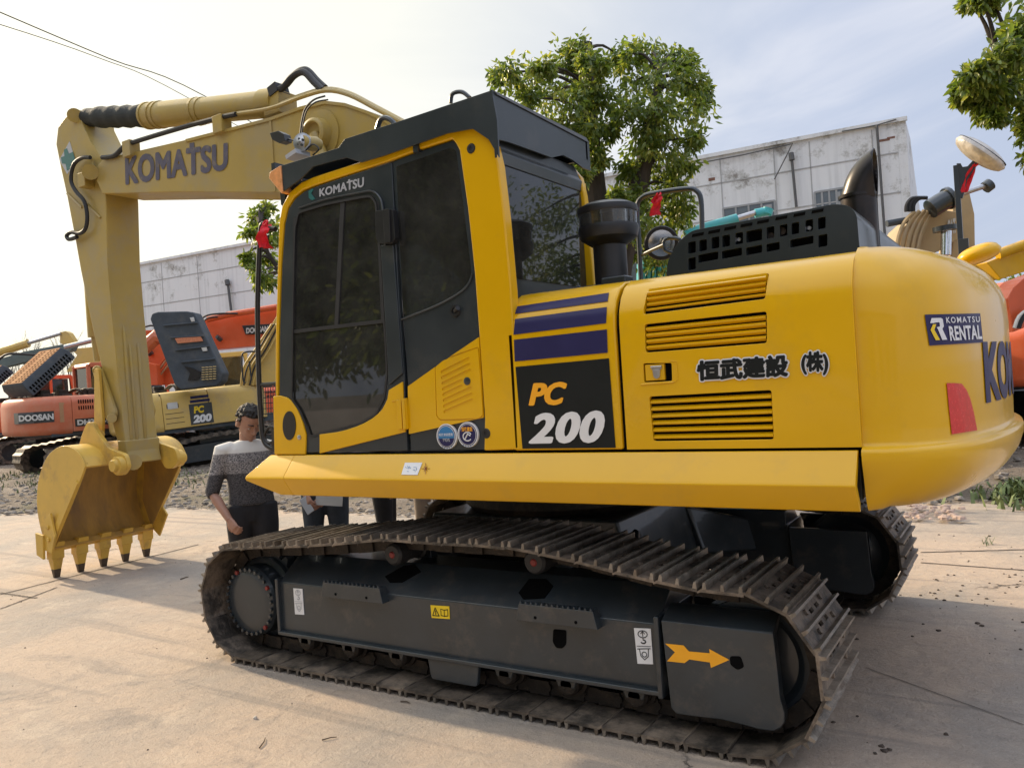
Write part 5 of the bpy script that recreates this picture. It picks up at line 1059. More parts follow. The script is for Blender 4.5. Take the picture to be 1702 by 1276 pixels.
# far left booms
E_root, E_M = bg_excavator('excavator', 'dull green excavator far left, thin dark boom and grey ram above the open hoods', gpt(-60, 34), R5(40), 0, B_gr, B_dk, cab=True, grp=G1)
wplate(E_root, [(-80, 618), (0, 596), (40, 584), (110, 571), (122, 575), (118, 583), (60, 597), (0, 612), (-80, 640)], 33, .4, 'boom', B_gr)
wtube(E_root, [(108, 577), (132, 571), (168, 562)], 32.6, .10, 'ram', M_steel)
wtube(E_root, [(-10, 606), (8, 590), (30, 588), (60, 590)], 32.5, .05, 'hose', M_rub, 6, 3)
F_root, F_M = bg_excavator('excavator', 'pale yellow excavator at the far left, slim ram and hooked arm tip above the row', gpt(-150, 40), R5(40), 0, B_ye, B_dk, cab=True, grp=G1)
wtube(F_root, [(-60, 603), (47, 570)], 38, .20, 'ram', B_ye); wtube(F_root, [(47, 570), (102, 554)], 38, .09, 'ram_rod', M_steel)
wplate(F_root, [(99, 553), (108, 550), (114, 553), (123, 567), (124, 572), (112, 577), (100, 570)], 38, .4, 'arm_tip', B_ye)
wplate(F_root, [(118, 580), (160, 576), (200, 575), (200, 616), (110, 618), (128, 590)], 36, .4, 'arm', B_ye)
# right side: dusty tan boom, turquoise machine, yellow boom, orange arm
T_root, T_M = bg_excavator('excavator', 'dusty tan excavator behind the counterweight, its boom bundled with pipes', gpt(1590, 13), R5(95), 0, B_cat, B_dk, cab=True, cabm=B_cat, grp=G1)
tb = wplate(T_root, [(1478, 424), (1492, 398), (1502, 378), (1520, 362), (1546, 345), (1560, 348), (1592, 352), (1600, 362), (1600, 392), (1560, 418), (1540, 424)], 12, .5, 'boom', B_cat)
fnb = quadfn([Vector(ptd(x, y, 11.97)) for x, y in ((1577, 394), (1590, 386), (1588, 362), (1574, 366))]); lt_ = lettering('lettering', 'CAT', fnb, bg_white, T_root, bold=.05); lt_.matrix_parent_inverse = T_root.matrix_world.inverted()
for k in range(5): wtube(T_root, [(1488+k*9, 422), (1494+k*9, 392), (1504+k*9, 368), (1520+k*8, 352-k)], 11.9, .03, 'boom_pipe', B_cat, 6, 4)
for k in range(3): wtube(T_root, [(1506+k*6, 352), (1507+k*6, 340), (1516+k*6, 330), (1535+k*3, 329)], 11.9, .028, 'hose', M_rub, 6, 4)
wtube(T_root, [(1546, 348), (1562, 338), (1576, 330)], 11.8, .14, 'arm_cylinder', M_dark, 14); wtube(T_root, [(1574, 331), (1580, 328)], 11.8, .165, 'cylinder_end', M_dark, 14)
wtube(T_root, [(1580, 328), (1640, 308)], 11.8, .04, 'ram_rod', M_steel); wtube(T_root, [(1638, 312), (1646, 306)], 11.8, .09, 'pin_boss', M_dark, 12)
wtube(T_root, [(1570, 376), (1571, 384)], 11.6, .16, 'pin_boss', M_dark, 12); wtube(T_root, [(1573, 384), (1572, 424)], 11.6, .07, 'boom_ram', M_chrome, 12)
wplate(T_root, [(1584, 335), (1597, 322), (1612, 321), (1620, 356), (1621, 410), (1622, 440), (1580, 440), (1584, 400)], 12.3, .4, 'arm', B_cat)
wtube(T_root, [(1474, 372), (1490, 369), (1508, 366)], 12, .05, 'lever', B_dk, 8)
K_root, K_M = bg_excavator('excavator', 'turquoise excavator behind the dark engine hood, only its ram and body panel showing', gpt(1200, 15), R5(60), 0, B_tq, B_dk, cab=True, cabm=B_tq, grp=G1)
wtube(K_root, [(1140, 392), (1165, 381), (1225, 364)], 13, .085, 'ram', B_tq, 14); wtube(K_root, [(1225, 363), (1258, 353)], 13, .045, 'ram_rod', M_steel); wtube(K_root, [(1255, 355), (1276, 351)], 13, .07, 'ram_eye', B_tq, 12); wtube(K_root, [(1274, 356), (1277, 347)], 13, .085, 'ram_eye', B_tq, 12)
kp = wplate(K_root, [(1066, 432), (1076, 428), (1112, 424), (1130, 430), (1130, 500), (1064, 500)], 13.5, .5, 'body_panel', B_tq)
m_ = XB()
for k in range(6): m_.tube([ptd(1071+k*8.5, 432, 13.45), ptd(1068+k*8.5, 498, 13.45)], .035, n=8)
m_.fin('pressed_ribs', B_tq, K_root).parent = kp
pb = wplate(K_root, [(1084, 424), (1106, 421), (1104, 436), (1098, 443), (1090, 440)], 13.3, .1, 'bracket', B_tan)
Y_root, Y_M = bg_excavator('excavator', 'yellow excavator at the right edge with its boom running out of the photo', gpt(1760, 15), R5(20), 0, M_yel, B_dk, cab=True, grp=G1)
wplate(Y_root, [(1640, 436), (1660, 428), (1702, 415), (1800, 392), (1800, 425), (1702, 452), (1664, 464)], 11, .4, 'boom', M_yel); wtube(Y_root, [(1658, 423), (1702, 407), (1800, 380)], 11, .07, 'arm_cylinder', M_yel, 14)
O_root, O_M = bg_excavator('excavator', 'orange excavator at the right edge, only its curved boom and hoses in the photo', gpt(1840, 13), R5(60), 0, B_or2, B_dk, cab=True, grp=G1)
wplate(O_root, [(1674, 496), (1684, 478), (1702, 462), (1760, 440), (1760, 520), (1702, 545), (1684, 552)], 9.5, .4, 'boom', B_or2)
for k in range(3): wtube(O_root, [(1686+k*4, 545), (1694+k*4, 525), (1712, 512)], 9.4, .02, 'hose', M_rub if k else bg_white, 6, 3)
# ================================================================ people
def skinmat(): return mat('skin', (.36, .19, .13), .55, var=.08, scale=12, coords='Object')
M_skin = skinmat(); M_hair = mat('black_hair', (.012, .010, .009), .7, var=.3, scale=60, bump=.5, bscale=150, stretch=(1, 1, .4))
def remeshed(mb, name, m, parent, vox=.012, it=4, solid=True):
    o = mb.build(name, m, parent)
    r = o.modifiers.new('remesh', 'REMESH'); r.mode = 'VOXEL'; r.voxel_size = vox; r.use_smooth_shade = True
    s_ = o.modifiers.new('smooth', 'SMOOTH'); s_.iterations = it; s_.factor = .5
    dg = bpy.context.evaluated_depsgraph_get(); dg.update(); me = bpy.data.meshes.new_from_object(o.evaluated_get(dg)); o.modifiers.clear(); o.data = me; me.shade_smooth(); return o
def ell(mb, rings):                                # rings: (centre, half width vec, half depth vec)
    n = 20; mb.loft([[c+a*math.cos(2*PI*k/n)+b*math.sin(2*PI*k/n) for k in range(n)] for c, a, b in rings])
def limb(mb, pts, rs, n=14): mb.tube(pts, rs, n=n)
def ball(mb, c, r, n=12):
    c = Vector(c); mb.lathe([(r*math.sin(PI*k/8), -r*math.cos(PI*k/8)) for k in range(9)], c, (0, 0, 1), n)
def frame_of(az):
    f = Vector((math.cos(az), math.sin(az), 0)); return f, Vector((f.y, -f.x, 0)), Vector((0, 0, 1))   # forward, right, up
def hand(mb, wrist, d, palm_n, s=1.0, curl=.6, side=1):
    """wrist point, finger direction, palm normal"""
    d = Vector(d).normalized(); pn = Vector(palm_n); pn = (pn-d*pn.dot(d)).normalized(); w = d.cross(pn).normalized()*side
    W_ = Vector(wrist); P1 = W_+d*.085*s
    ell(mb, [(W_-d*.01, w*.026*s, pn*.019*s), (W_+d*.03*s, w*.036*s, pn*.017*s), (P1, w*.040*s, pn*.014*s), (P1+d*.008, w*.036*s, pn*.010*s)])
    for i, (off, ln) in enumerate(((-.029, .066), (-.010, .076), (.010, .070), (.029, .056))):
        b = P1+w*off*s-d*.006; a1 = curl*.5+i*.05; q = d*math.cos(a1)+pn*math.sin(a1); m1 = b+q*ln*.5*s; a2 = a1+curl; q2 = d*math.cos(a2)+pn*math.sin(a2); m2 = m1+q2*ln*.32*s; a3 = a2+curl*.8; q3 = d*math.cos(a3)+pn*math.sin(a3); m3 = m2+q3*ln*.28*s
        mb.tube([b, m1, m2, m3], [.0092*s, .0086*s, .0078*s, .0062*s], n=8)
    tb = W_+d*.025*s-w*.030*s; mb.tube([tb, tb+(d*.6-w*.6+pn*.35).normalized()*.036*s, tb+(d*.6-w*.6+pn*.35).normalized()*.036*s+(d*.9-w*.1+pn*.4).normalized()*.030*s], [.013*s, .0105*s, .008*s], n=8)
def head(parent, c, f, r, u, s=1.0, hairm=None, vox=.0045):
    """c = centre of the skull; f r u = head axes"""
    mb = MB()
    tab = [(-.118, .020, .062, .030), (-.108, .034, .082, .045), (-.090, .046, .090, .050), (-.070, .056, .092, .052), (-.050, .062, .093, .055), (-.030, .066, .094, .060), (-.010, .070, .094, .070), (.010, .073, .092, .082), (.030, .075, .093, .092), (.055, .076, .090, .098), (.080, .070, .080, .094), (.100, .056, .062, .078), (.116, .034, .036, .050), (.123, .010, .010, .016)]
    n = 28; rings = []
    for z, w, fr_, bk in tab:
        ring = []
        for k in range(n):
            a = 2*PI*k/n; ca, sa = math.cos(a), math.sin(a); ring.append(c+u*z*s+r*w*s*math.copysign(abs(ca)**.92, ca)+f*(fr_ if sa > 0 else bk)*s*sa)
        rings.append(ring)
    mb.loft(rings)
    P = lambda x, y, z: c+(r*x+f*y+u*z)*s
    mb.tube([P(0, .088, .012), P(0, .100, -.010), P(0, .112, -.030), P(0, .108, -.038)], [.007*s, .009*s, .013*s, .010*s], n=8)
    for x in (-1, 1): ball(mb, P(x*.011, .100, -.036), .008*s, 8); mb.tube([P(x*.010, .090, .022), P(x*.028, .088, .026), P(x*.048, .070, .020)], [.007*s, .008*s, .006*s], n=8); ball(mb, P(x*.036, .066, -.022), .020*s, 8)
    mb.tube([P(-.022, .082, -.064), P(0, .093, -.062), P(.022, .082, -.064)], [.004*s, .0075*s, .004*s], n=8); mb.tube([P(-.018, .082, -.073), P(0, .091, -.073), P(.018, .082, -.073)], [.004*s, .0075*s, .004*s], n=8); ball(mb, P(0, .078, -.100), .018*s, 10)
    for x in (-1, 1): mb.loft([[P(x*.070, -.004+.014*math.cos(t), -.012+.030*math.sin(t)) for t in np.linspace(0, 2*PI, 13)[:-1]], [P(x*.086, -.014+.018*math.cos(t), -.008+.034*math.sin(t)) for t in np.linspace(0, 2*PI, 13)[:-1]]])
    hd_ = remeshed(mb, 'head', M_skin, parent, vox*s, 3)
    e = MB()
    for x in (-1, 1): e.mi = 0; ball(e, P(x*.031, .076, .000), .0115*s, 10); e.mi = 1; ball(e, P(x*.031, .083, -.001), .0055*s, 8)
    eo = e.build('eyes', [mat('eye_white', (.5, .48, .45), .3), M_black], hd_)
    l_ = MB()
    for x in (-1, 1): l_.tube([P(x*.016, .088, .010), P(x*.032, .089, .0075), P(x*.046, .078, .003)], [.003*s, .0045*s, .003*s], n=6)
    l_.build('eyelids', M_skin, hd_)
    b = MB()
    for x in (-1, 1): b.tube([P(x*.014, .095, .027), P(x*.032, .094, .032), P(x*.050, .078, .026)], [.0035*s, .0045*s, .002*s], n=6)
    b.build('eyebrows', M_hair, hd_)
    m = MB(); m.tube([P(-.020, .086, -.0685), P(0, .0965, -.0675), P(.020, .086, -.0685)], [.0015*s, .0025*s, .0015*s], n=6); m.build('mouth_line', mat('lip', (.16, .06, .05), .5), hd_)
    # hair cap made of short clumps
    h = MB(); tabh = [t for t in tab if t[0] > -.04]
    rings = []
    for z, w, fr_, bk in [(-.055, .060, .03, .070), (-.03, .070, .03, .080)]+tabh[1:]:
        ring = []
        for k in range(n):
            a = 2*PI*k/n; ca, sa = math.cos(a), math.sin(a); front = sa > .05
            g = 1.045 if z > .062 else (1.07 if not front else .80)
            gz = 1.05; ff = (fr_ if front else bk)*g; ring.append(c+u*z*s*gz+r*w*s*(1.045 if (z > .062 or not front) else (.80 if sa > .25 else 1.02))*math.copysign(abs(ca)**.92, ca)+f*ff*s*sa)
        rings.append(ring)
    h.loft(rings); rr_ = random.Random(3)
    for k in range(260):
        t = math.acos(rr_.uniform(-.15, 1)); p_ = rr_.uniform(0, 2*PI); dx, dy, dz = math.sin(t)*math.cos(p_), math.sin(t)*math.sin(p_), math.cos(t)
        if dy > .25 and dz < .66: continue
        b0 = P(dx*.078, dy*(.094 if dy > 0 else .102), .018+dz*.105 if dz > 0 else .018+dz*.07); dn = (r*dx*.35+f*(dy*.3+.12)+u*(-.25+dz*.35)).normalized()
        h.tube([b0, b0+(r*dx+f*dy+u*dz)*.006*s+dn*.010*s, b0+(r*dx+f*dy+u*dz)*.004*s+dn*.020*s], [.007*s, .006*s, .003*s], n=5)
    ho_ = remeshed(h, 'hair', M_hair, hd_, .0055*s, 2)
    return hd_
def person(loc, az, label, top, trousers, group=None, arms=None, head_tilt=(0, 0), H=1.70, shoes=None, hd_az=0.0, lean=0.0, top_long=False):
    f, r, u = frame_of(az); k = H/1.70; L_ = Vector(loc)
    root = tag(empty('person', L_), label, 'person', group); bpy.context.view_layer.update()
    def P(x, y, z): return L_+r*x*k+f*(y+lean*max(0, z-.9))*k+u*z*k
    def put(o): o.matrix_parent_inverse = root.matrix_world.inverted(); return o
    body = MB(); tr_ = MB(); tp_ = MB(); sh = MB()
    for s_ in (-1, 1):
        limb(tr_, [P(s_*.085, 0, .93), P(s_*.095, .01, .78), P(s_*.105, .02, .50), P(s_*.11, .0, .28), P(s_*.115, -.01, .09)], [.105, .098, .072, .062, .055])
        limb(body, [P(s_*.085, 0, .90), P(s_*.105, .02, .48), P(s_*.115, -.01, .07)], [.08, .055, .038])
        sh.loft([[P(s_*.115+a*w, y, z) for a, z in ((-1, .0), (1, .0), (1, .04), (.6, hz), (-.6, hz), (-1, .04))] for y, w, hz in ((-.09, .032, .07), (-.04, .038, .10), (.04, .042, .085), (.12, .045, .055), (.18, .025, .045))])
    ell(tr_, [(P(0, 0, .80), r*.15*k, f*.10*k), (P(0, 0, .90), r*.172*k, f*.118*k), (P(0, 0, .98), r*.160*k, f*.112*k), (P(0, 0, 1.02), r*.155*k, f*.110*k)])
    ell(body, [(P(0, 0, .85), r*.14*k, f*.09*k), (P(0, 0, 1.0), r*.14*k, f*.10*k), (P(0, .0, 1.2), r*.155*k, f*.105*k), (P(0, 0, 1.35), r*.16*k, f*.10*k), (P(0, -.01, 1.42), r*.10*k, f*.07*k)])
    limb(body, [P(0, -.01, 1.38), P(0, .01, 1.50)], [.062, .055])
    bot = .80 if top_long else .93
    ell(tp_, [(P(0, 0, bot), r*.178*k, f*.128*k), (P(0, 0, 1.02), r*.168*k, f*.125*k), (P(0, .0, 1.15), r*.172*k, f*.128*k), (P(0, 0, 1.28), r*.190*k, f*.125*k), (P(0, -.005, 1.37), r*.180*k, f*.105*k), (P(0, -.01, 1.415), r*.125*k, f*.085*k), (P(0, -.01, 1.435), r*.080*k, f*.072*k)])
    A_ = arms or {-1: [(-.24, .02, 1.10), (-.22, .10, .86)], 1: [(.24, .02, 1.10), (.22, .10, .86)]}
    for s_ in (-1, 1):
        S_ = P(s_*.185, -.01, 1.365); E_ = P(*A_[s_][0]); Wr = P(*A_[s_][1]); d = (Wr-E_).normalized()
        limb(body, [S_, E_, E_+(Wr-E_)*.3, Wr], [.045, .036, .038, .025])
        fs = A_.get('sleeve', .25); limb(tp_, [P(s_*.13, -.01, 1.36), S_, S_.lerp(E_, .5), E_, E_.lerp(Wr, fs)], [.072, .070, .060, .052, .050])
        pn = (r*-s_*.5+f*-.6).normalized(); hand(body, Wr, d, pn, k, A_.get('curl', .55), s_)
    b_ = put(remeshed(body, 'body', M_skin, root, .006, 2))
    t_ = put(remeshed(tr_, 'trousers', trousers, root, .012, 3)); q = put(remeshed(tp_, 'top', top, root, .011, 3)); so_ = put(sh.build('shoes', shoes or M_black, root, bevel=.01))
    hf = (f*math.cos(hd_az)+r*math.sin(hd_az)); hr = Vector((hf.y, -hf.x, 0)); th = head_tilt[0]; hf2 = hf*math.cos(th)-u*math.sin(th); hu = hr.cross(hf2); 
    hc = P(0, .012, 1.575)+hf*.03*math.sin(th)*2
    h_ = head(root, hc, hf2, hr, hu, k*head_tilt[1] if head_tilt[1] else k); put(h_)
    return root, P
def knit():
    m = bpy.data.materials.new('striped_sweater'); m.use_nodes = True; t = m.node_tree; b = t.nodes['Principled BSDF']; b.inputs['Roughness'].default_value = .9
    tc_ = N(t, 'ShaderNodeTexCoord'); sp = N(t, 'ShaderNodeSeparateXYZ'); L(t, tc_.outputs['Object'], sp.inputs[0])
    n_ = N(t, 'ShaderNodeTexNoise', inp={'Scale': 90.0, 'Detail': 3.0}); mp_ = N(t, 'ShaderNodeMapping', inp={'Scale': (1, 1, 2.2)}); L(t, tc_.outputs['Object'], mp_.inputs[0]); L(t, mp_.outputs[0], n_.inputs['Vector'])
    g = ramp(t, [(.38, (.05, .05, .055)), (.62, (.34, .32, .32))]); L(t, n_.outputs[0], g.inputs[0])
    dk = ramp(t, [(.38, (.02, .02, .024)), (.66, (.10, .095, .10))]); L(t, n_.outputs[0], dk.inputs[0])
    def step(v, z): 
        q = N(t, 'ShaderNodeMapRange', inp={1: z-.004, 2: z+.004}); L(t, v, q.inputs[0]); return q.outputs[0]
    mx = N(t, 'ShaderNodeMix', data_type='RGBA'); L(t, step(sp.outputs['Z'], 1.115), mx.inputs['Factor']); L(t, dk.outputs[0], mx.inputs['A']); L(t, g.outputs[0], mx.inputs['B'])
    m2 = N(t, 'ShaderNodeMix', data_type='RGBA'); L(t, step(sp.outputs['Z'], 1.262), m2.inputs['Factor']); L(t, mx.outputs['Result'], m2.inputs['A']); m2.inputs['B'].default_value = (.62, .61, .58, 1)
    L(t, m2.outputs['Result'], b.inputs['Base Color']); bp = N(t, 'ShaderNodeBump', inp={'Strength': .4, 'Distance': .004}); L(t, n_.outputs[0], bp.inputs['Height']); L(t, bp.outputs[0], b.inputs['Normal']); return m
C_blk = mat('black_cloth', (.014, .014, .017), .85, var=.3, scale=14, bump=.3, bscale=25)
C_jean = mat('dark_denim', (.035, .045, .06), .85, var=.25, scale=20, bump=.3, bscale=30)
C_kha = mat('khaki_cloth', (.30, .24, .19), .85, var=.15, scale=12, bump=.5, bscale=18)
C_jack = mat('dark_jacket', (.03, .022, .028), .8, var=.2, scale=12, bump=.3, bscale=25)
def az_of(v): return math.atan2(v[1], v[0])
CRh = Vector((CR[0], CR[1], 0)).normalized(); CFh = Vector((CF[0], CF[1], 0)).normalized()
fdir = CRh*.35-CFh*.94
arms = {1: [(.285, .0, 1.05), (.175, .165, .845)], -1: [(-.235, -.08, 1.08), (-.06, -.17, .95)], 'sleeve': .12, 'curl': .75}
man, PM = person((-2.25, -.72, 0), az_of(fdir), 'man in a white and grey banded sweater looking down beside the bucket arm', knit(), C_blk, None, arms, (R5(34), 1.10), 1.60, hd_az=R5(-24), lean=.05)
p2, P2 = person((-2.25, .02, 0), az_of(-CFh+CRh*.1), 'person in a dark jacket and jeans holding a paper, seen under the deck', C_jack, C_jean, 'people standing in front of the crawler', {-1: [(-.22, .05, 1.08), (-.02, .20, .86)], 1: [(.22, .05, 1.08), (.12, .22, .88)], 'sleeve': .62, 'curl': .5}, (R5(20), 1), 1.68)
pp = MB(); c_ = P2(-.07, .27, .86); pp.obox(c_, .105, .002, .075, CRh+Vector((0, 0, -.12)), (0, 0, 1)); tag(pp.build('paper', bg_white, None, smooth=False), 'white sheet of paper held by the person in the dark jacket', 'paper')
ph = MB(); c_ = P2(.11, .27, .80); ph.obox(c_, .032, .005, .07, CRh*.8+Vector((0, 0, .5)), (0.5, 0, -.8)); tag(ph.build('phone', M_silver, None, bevel=.004), 'grey phone in the hand of the person holding the paper', 'phone')
p3, P3 = person((-2.2, .66, 0), az_of(CRh), 'person in black trousers with white letters down the leg, only legs visible', C_blk, C_blk, 'people standing in front of the crawler', None, (R5(10), 1), 1.7)
q = [hitp for hitp in ()]
bvp = bvh_of([o for o in p3.children if o.name.startswith('trousers')][0])
lt_ = lettering('lettering', 'PC', lambda u, v: hit(bvp, 616+(1-v)*0+6*v, 849+14*u, .006), bg_white, [o for o in p3.children if o.name.startswith('trousers')][0], bold=.04); lt_.matrix_parent_inverse = Matrix.Translation(Vector((-2.2, .66, 0))).inverted()
p4, P4 = person((-2.1, 1.24, 0), az_of(-CFh), 'person in loose khaki trousers under the deck, right of the black trousers', C_kha, C_kha, 'people standing in front of the crawler', None, (R5(10), 1), 1.72, top_long=True)
# ================================================================ trees
def leafmat(name, c1, c2, c3_):
    m = bpy.data.materials.new(name); m.use_nodes = True; t = m.node_tree; b = t.nodes['Principled BSDF']
    at_ = N(t, 'ShaderNodeAttribute', attribute_name='leafvar'); r = ramp(t, [(0.0, c1), (0.55, c2), (1.0, c3_)]); L(t, at_.outputs['Fac'], r.inputs[0]); L(t, r.outputs[0], b.inputs['Base Color'])
    b.inputs['Roughness'].default_value = .38; tr = N(t, 'ShaderNodeBsdfTranslucent'); mx = N(t, 'ShaderNodeMixShader', inp={0: .42}); hs = N(t, 'ShaderNodeHueSaturation', inp={'Value': 2.0, 'Hue': .485, 'Saturation': 1.1}); L(t, r.outputs[0], hs.inputs['Color']); L(t, hs.outputs[0], tr.inputs[0])
    o = t.nodes['Material Output']; L(t, b.outputs[0], mx.inputs[1]); L(t, tr.outputs[0], mx.inputs[2]); L(t, mx.outputs[0], o.inputs[0]); MATS[name] = m; return m
M_leaf = leafmat('camphor_leaves', (.046, .082, .014), (.12, .175, .032), (.28, .29, .06))
M_bark = mat('bark', (.045, .036, .028), .9, var=.35, scale=8, bump=.9, bscale=22, stretch=(1, 1, .35), dirt=(.09, .08, .065), dirt_amt=.5)
RN = np.random.default_rng(11)
def leaf_mesh(name, centres, dirs, size, m, parent, var):
    n = len(centres); d = dirs/np.linalg.norm(dirs, axis=1)[:, None]
    a = RN.normal(size=(n, 3)); s_ = np.cross(d, a); s_ /= np.linalg.norm(s_, axis=1)[:, None]; nn = np.cross(d, s_)
    L_ = (size*RN.uniform(.7, 1.25, n))[:, None]; w = L_*.20
    p0 = centres; p1 = centres+d*L_*.30+s_*w-nn*L_*.05; p2 = centres+d*L_*.72+s_*w*.72-nn*L_*.10; p3 = centres+d*L_-nn*L_*.20; p4 = centres+d*L_*.72-s_*w*.72-nn*L_*.10; p5 = centres+d*L_*.30-s_*w-nn*L_*.05; pm = centres+d*L_*.5+nn*L_*.05
    V = np.stack([p0, p1, p2, p3, p4, p5, pm], 1).reshape(-1, 3)
    base = (np.arange(n)*7)[:, None]; F = np.concatenate([base+np.array([0, 1, 6]), base+np.array([1, 2, 6]), base+np.array([2, 3, 6]), base+np.array([3, 4, 6]), base+np.array([4, 5, 6]), base+np.array([5, 0, 6])], 1).reshape(-1, 3)
    me = bpy.data.meshes.new(name); me.vertices.add(len(V)); me.vertices.foreach_set('co', V.ravel()); me.loops.add(F.size); me.loops.foreach_set('vertex_index', F.ravel()); me.polygons.add(len(F)); me.polygons.foreach_set('loop_start', np.arange(len(F))*3)
    me.update(calc_edges=True); me.materials.append(m); at_ = me.attributes.new('leafvar', 'FLOAT', 'POINT'); at_.data.foreach_set('value', np.repeat(var, 7)); o = bpy.data.objects.new(name, me); return link(o, parent)
def tree(name, label, clumps, depth, trunk, base, leaf=.10, dens=1.0, cat='tree', m=None, spread=.8, group=None):
    """clumps: (px, py, r_px[, ddepth]) ; trunk: list of (points [(px,py,ddepth)], radii)"""
    root = tag(empty(name, base), label, cat, group); bpy.context.view_layer.update(); inv = root.matrix_world.inverted()
    tk = MB(); tips = []
    for pts, rs in trunk: P = [ptd(x, y, depth+dd) if y is not None else x for x, y, dd in pts]; tk.tube(P, rs, n=10, sub=3 if len(P) > 2 else 0); tips.append([Vector(p) for p in P])
    allp = [p for q in tips for p in smooth_path(q, 4)] if tips else []
    C_, D_, Vv = [], [], []
    lb = MB()
    for cl in clumps:
        px, py, r = cl[:3]; dd = cl[3] if len(cl) > 3 else RN.uniform(-spread, spread); c = Vector(ptd(px, py, depth+dd)); R_ = r/FPX*(depth+dd)
        if allp:
            q = min(allp, key=lambda p: (p-c).length+max(0, p.z-c.z)*.8); mid = (q+c)/2+Vector((0, 0, .12)); lb.tube([q, mid, c], [.035, .022, .008], n=6, sub=3)
        nt_ = int(26*dens)
        for k in range(nt_):
            d = RN.normal(size=3); d /= np.linalg.norm(d); e = c+Vector(d)*R_*RN.uniform(.30, 1.15)
            if k % 3 == 0: lb.tube([c+Vector(d)*R_*.1, e], [.006, .002], n=4, cap=False)
            nl = int(RN.integers(10, 19)*dens); shade = RN.uniform(0, 1)
            for j in range(nl):
                o_ = RN.normal(size=3)*.075*R_/.35*(leaf/.10)*.9; C_.append(np.array(e)+o_); dv = RN.normal(size=3)*.55+np.array([0, 0, -.75])+np.array(o_)/R_*1.2+np.array(d)*.35; D_.append(dv)
                Vv.append(np.clip(shade*.55+RN.uniform(0, .45)+(.25 if RN.random() < .05 else 0), 0, 1))
    for o in (tk.build('trunk', M_bark, root) if trunk else None, lb.build('branches', M_bark, root)):
        if o: o.matrix_parent_inverse = inv
    cr_ = leaf_mesh('crown', np.array(C_), np.array(D_), leaf, m or M_leaf, root, np.array(Vv)); cr_.matrix_parent_inverse = inv
    return root
D1 = 12.5
cl = [(845, 119, 26), (877, 130, 28), (828, 128, 14), (905, 112, 18), (942, 97, 26), (962, 88, 22), (970, 125, 34), (912, 165, 32), (880, 165, 20), (945, 180, 36), (985, 205, 34), (930, 215, 26), (1000, 110, 14), (1000, 160, 20), (965, 245, 26), (1030, 95, 18), (1050, 90, 22), (1083, 88, 26), (1127, 92, 28), (1140, 110, 22), (1150, 140, 30), (1105, 140, 38), (1052, 140, 30), (1040, 184, 26), (1083, 195, 38), (1137, 195, 38), (1165, 165, 22), (1172, 150, 14), (1105, 244, 36), (1153, 233, 22), (1062, 244, 30), (1100, 288, 32), (1044, 285, 20), (1135, 272, 20), (1132, 336, 26), (1094, 345, 34), (1083, 390, 34), (1030, 325, 12), (953, 268, 14), (967, 287, 16), (1127, 368, 26), (1118, 310, 22), (1060, 330, 20), (1050, 420, 22), (1100, 425, 26), (1010, 330, 10), (1020, 380, 14), (972, 150, 24, -.6), (984, 215, 24, -.6), (978, 100, 20, -.5), (996, 262, 16, -.5), (1060, 372, 22, -.6), (1076, 230, 24, -.6), (1092, 180, 26, -.6), (1015, 215, 14, -.3)]
tb = gpt(1020, D1); 
tree('street_tree', 'leafy tree with two thick dark trunks rising directly behind the cab', cl, D1,
     [([(1020, 560, 0), (1006, 470, 0), (990, 380, 0), (985, 300, 0), (978, 215, 0), (975, 130, .1), (974, 72, .1)], [.30, .26, .23, .21, .19, .16, .10]), ([(1012, 500, 0), (1035, 400, -.1), (1060, 310, -.1), (1078, 240, -.1), (1090, 170, 0), (1095, 120, 0)], [.26, .22, .18, .13, .08, .04]), ([tuple((tb, None, 0)), (1022, 600, 0), (1016, 520, 0)], [.34, .32, .30])] if False else
     [([(1022, 660, 0), (1016, 540, 0), (1003, 440, 0), (990, 370, 0), (984, 300, 0), (978, 215, 0), (975, 130, .1), (974, 72, .1)], [.34, .30, .24, .22, .20, .18, .15, .10]), ([(1014, 540, 0), (1036, 400, -.1), (1058, 320, -.1), (1078, 240, -.1), (1090, 170, 0), (1095, 120, 0)], [.24, .20, .17, .13, .08, .04])], tb, leaf=.105, dens=.90)
D2 = 9.0
cl2 = [(1612, 0, 12), (1628, -10, 16), (1650, 2, 12), (1700, 50, 26), (1682, 85, 24), (1668, 112, 20), (1640, 112, 22), (1620, 128, 20), (1602, 146, 14), (1598, 160, 10), (1640, 150, 24), (1668, 150, 22), (1636, 176, 18), (1655, 190, 12), (1700, 125, 26), (1705, 175, 24), (1712, 215, 16), (1720, 255, 18), (2050, 150, 80), (2180, 110, 90), (2150, 270, 80), (2280, 210, 90), (2020, 290, 60), (1745, 60, 70), (1760, 160, 70), (1800, 100, 80), (1760, -40, 80), (1850, 0, 90), (1730, 20, 30)]
tree('street_tree', 'leafy tree overhanging the top right corner of the photo', cl2, D2, [([(1860, 640, 0), (1850, 400, 0), (1835, 200, 0), (1820, 60, 0)], [.24, .20, .15, .08]), ([(1835, 200, 0), (1770, 130, 0), (1700, 110, 0), (1640, 130, 0)], [.09, .06, .035, .015])], gpt(1862, D2), leaf=.10, spread=.5)
D3 = 15
cl3 = [(432, 352, 12), (446, 344, 9), (420, 368, 12), (443, 372, 12), (415, 385, 8), (433, 400, 10), (418, 440, 13), (408, 425, 7), (432, 455, 14), (442, 425, 12), (448, 470, 11), (430, 472, 9), (452, 400, 12), (475, 380, 28), (480, 440, 30), (520, 400, 36), (540, 440, 36), (505, 360, 26), (560, 400, 30), (590, 430, 30), (540, 350, 24)]
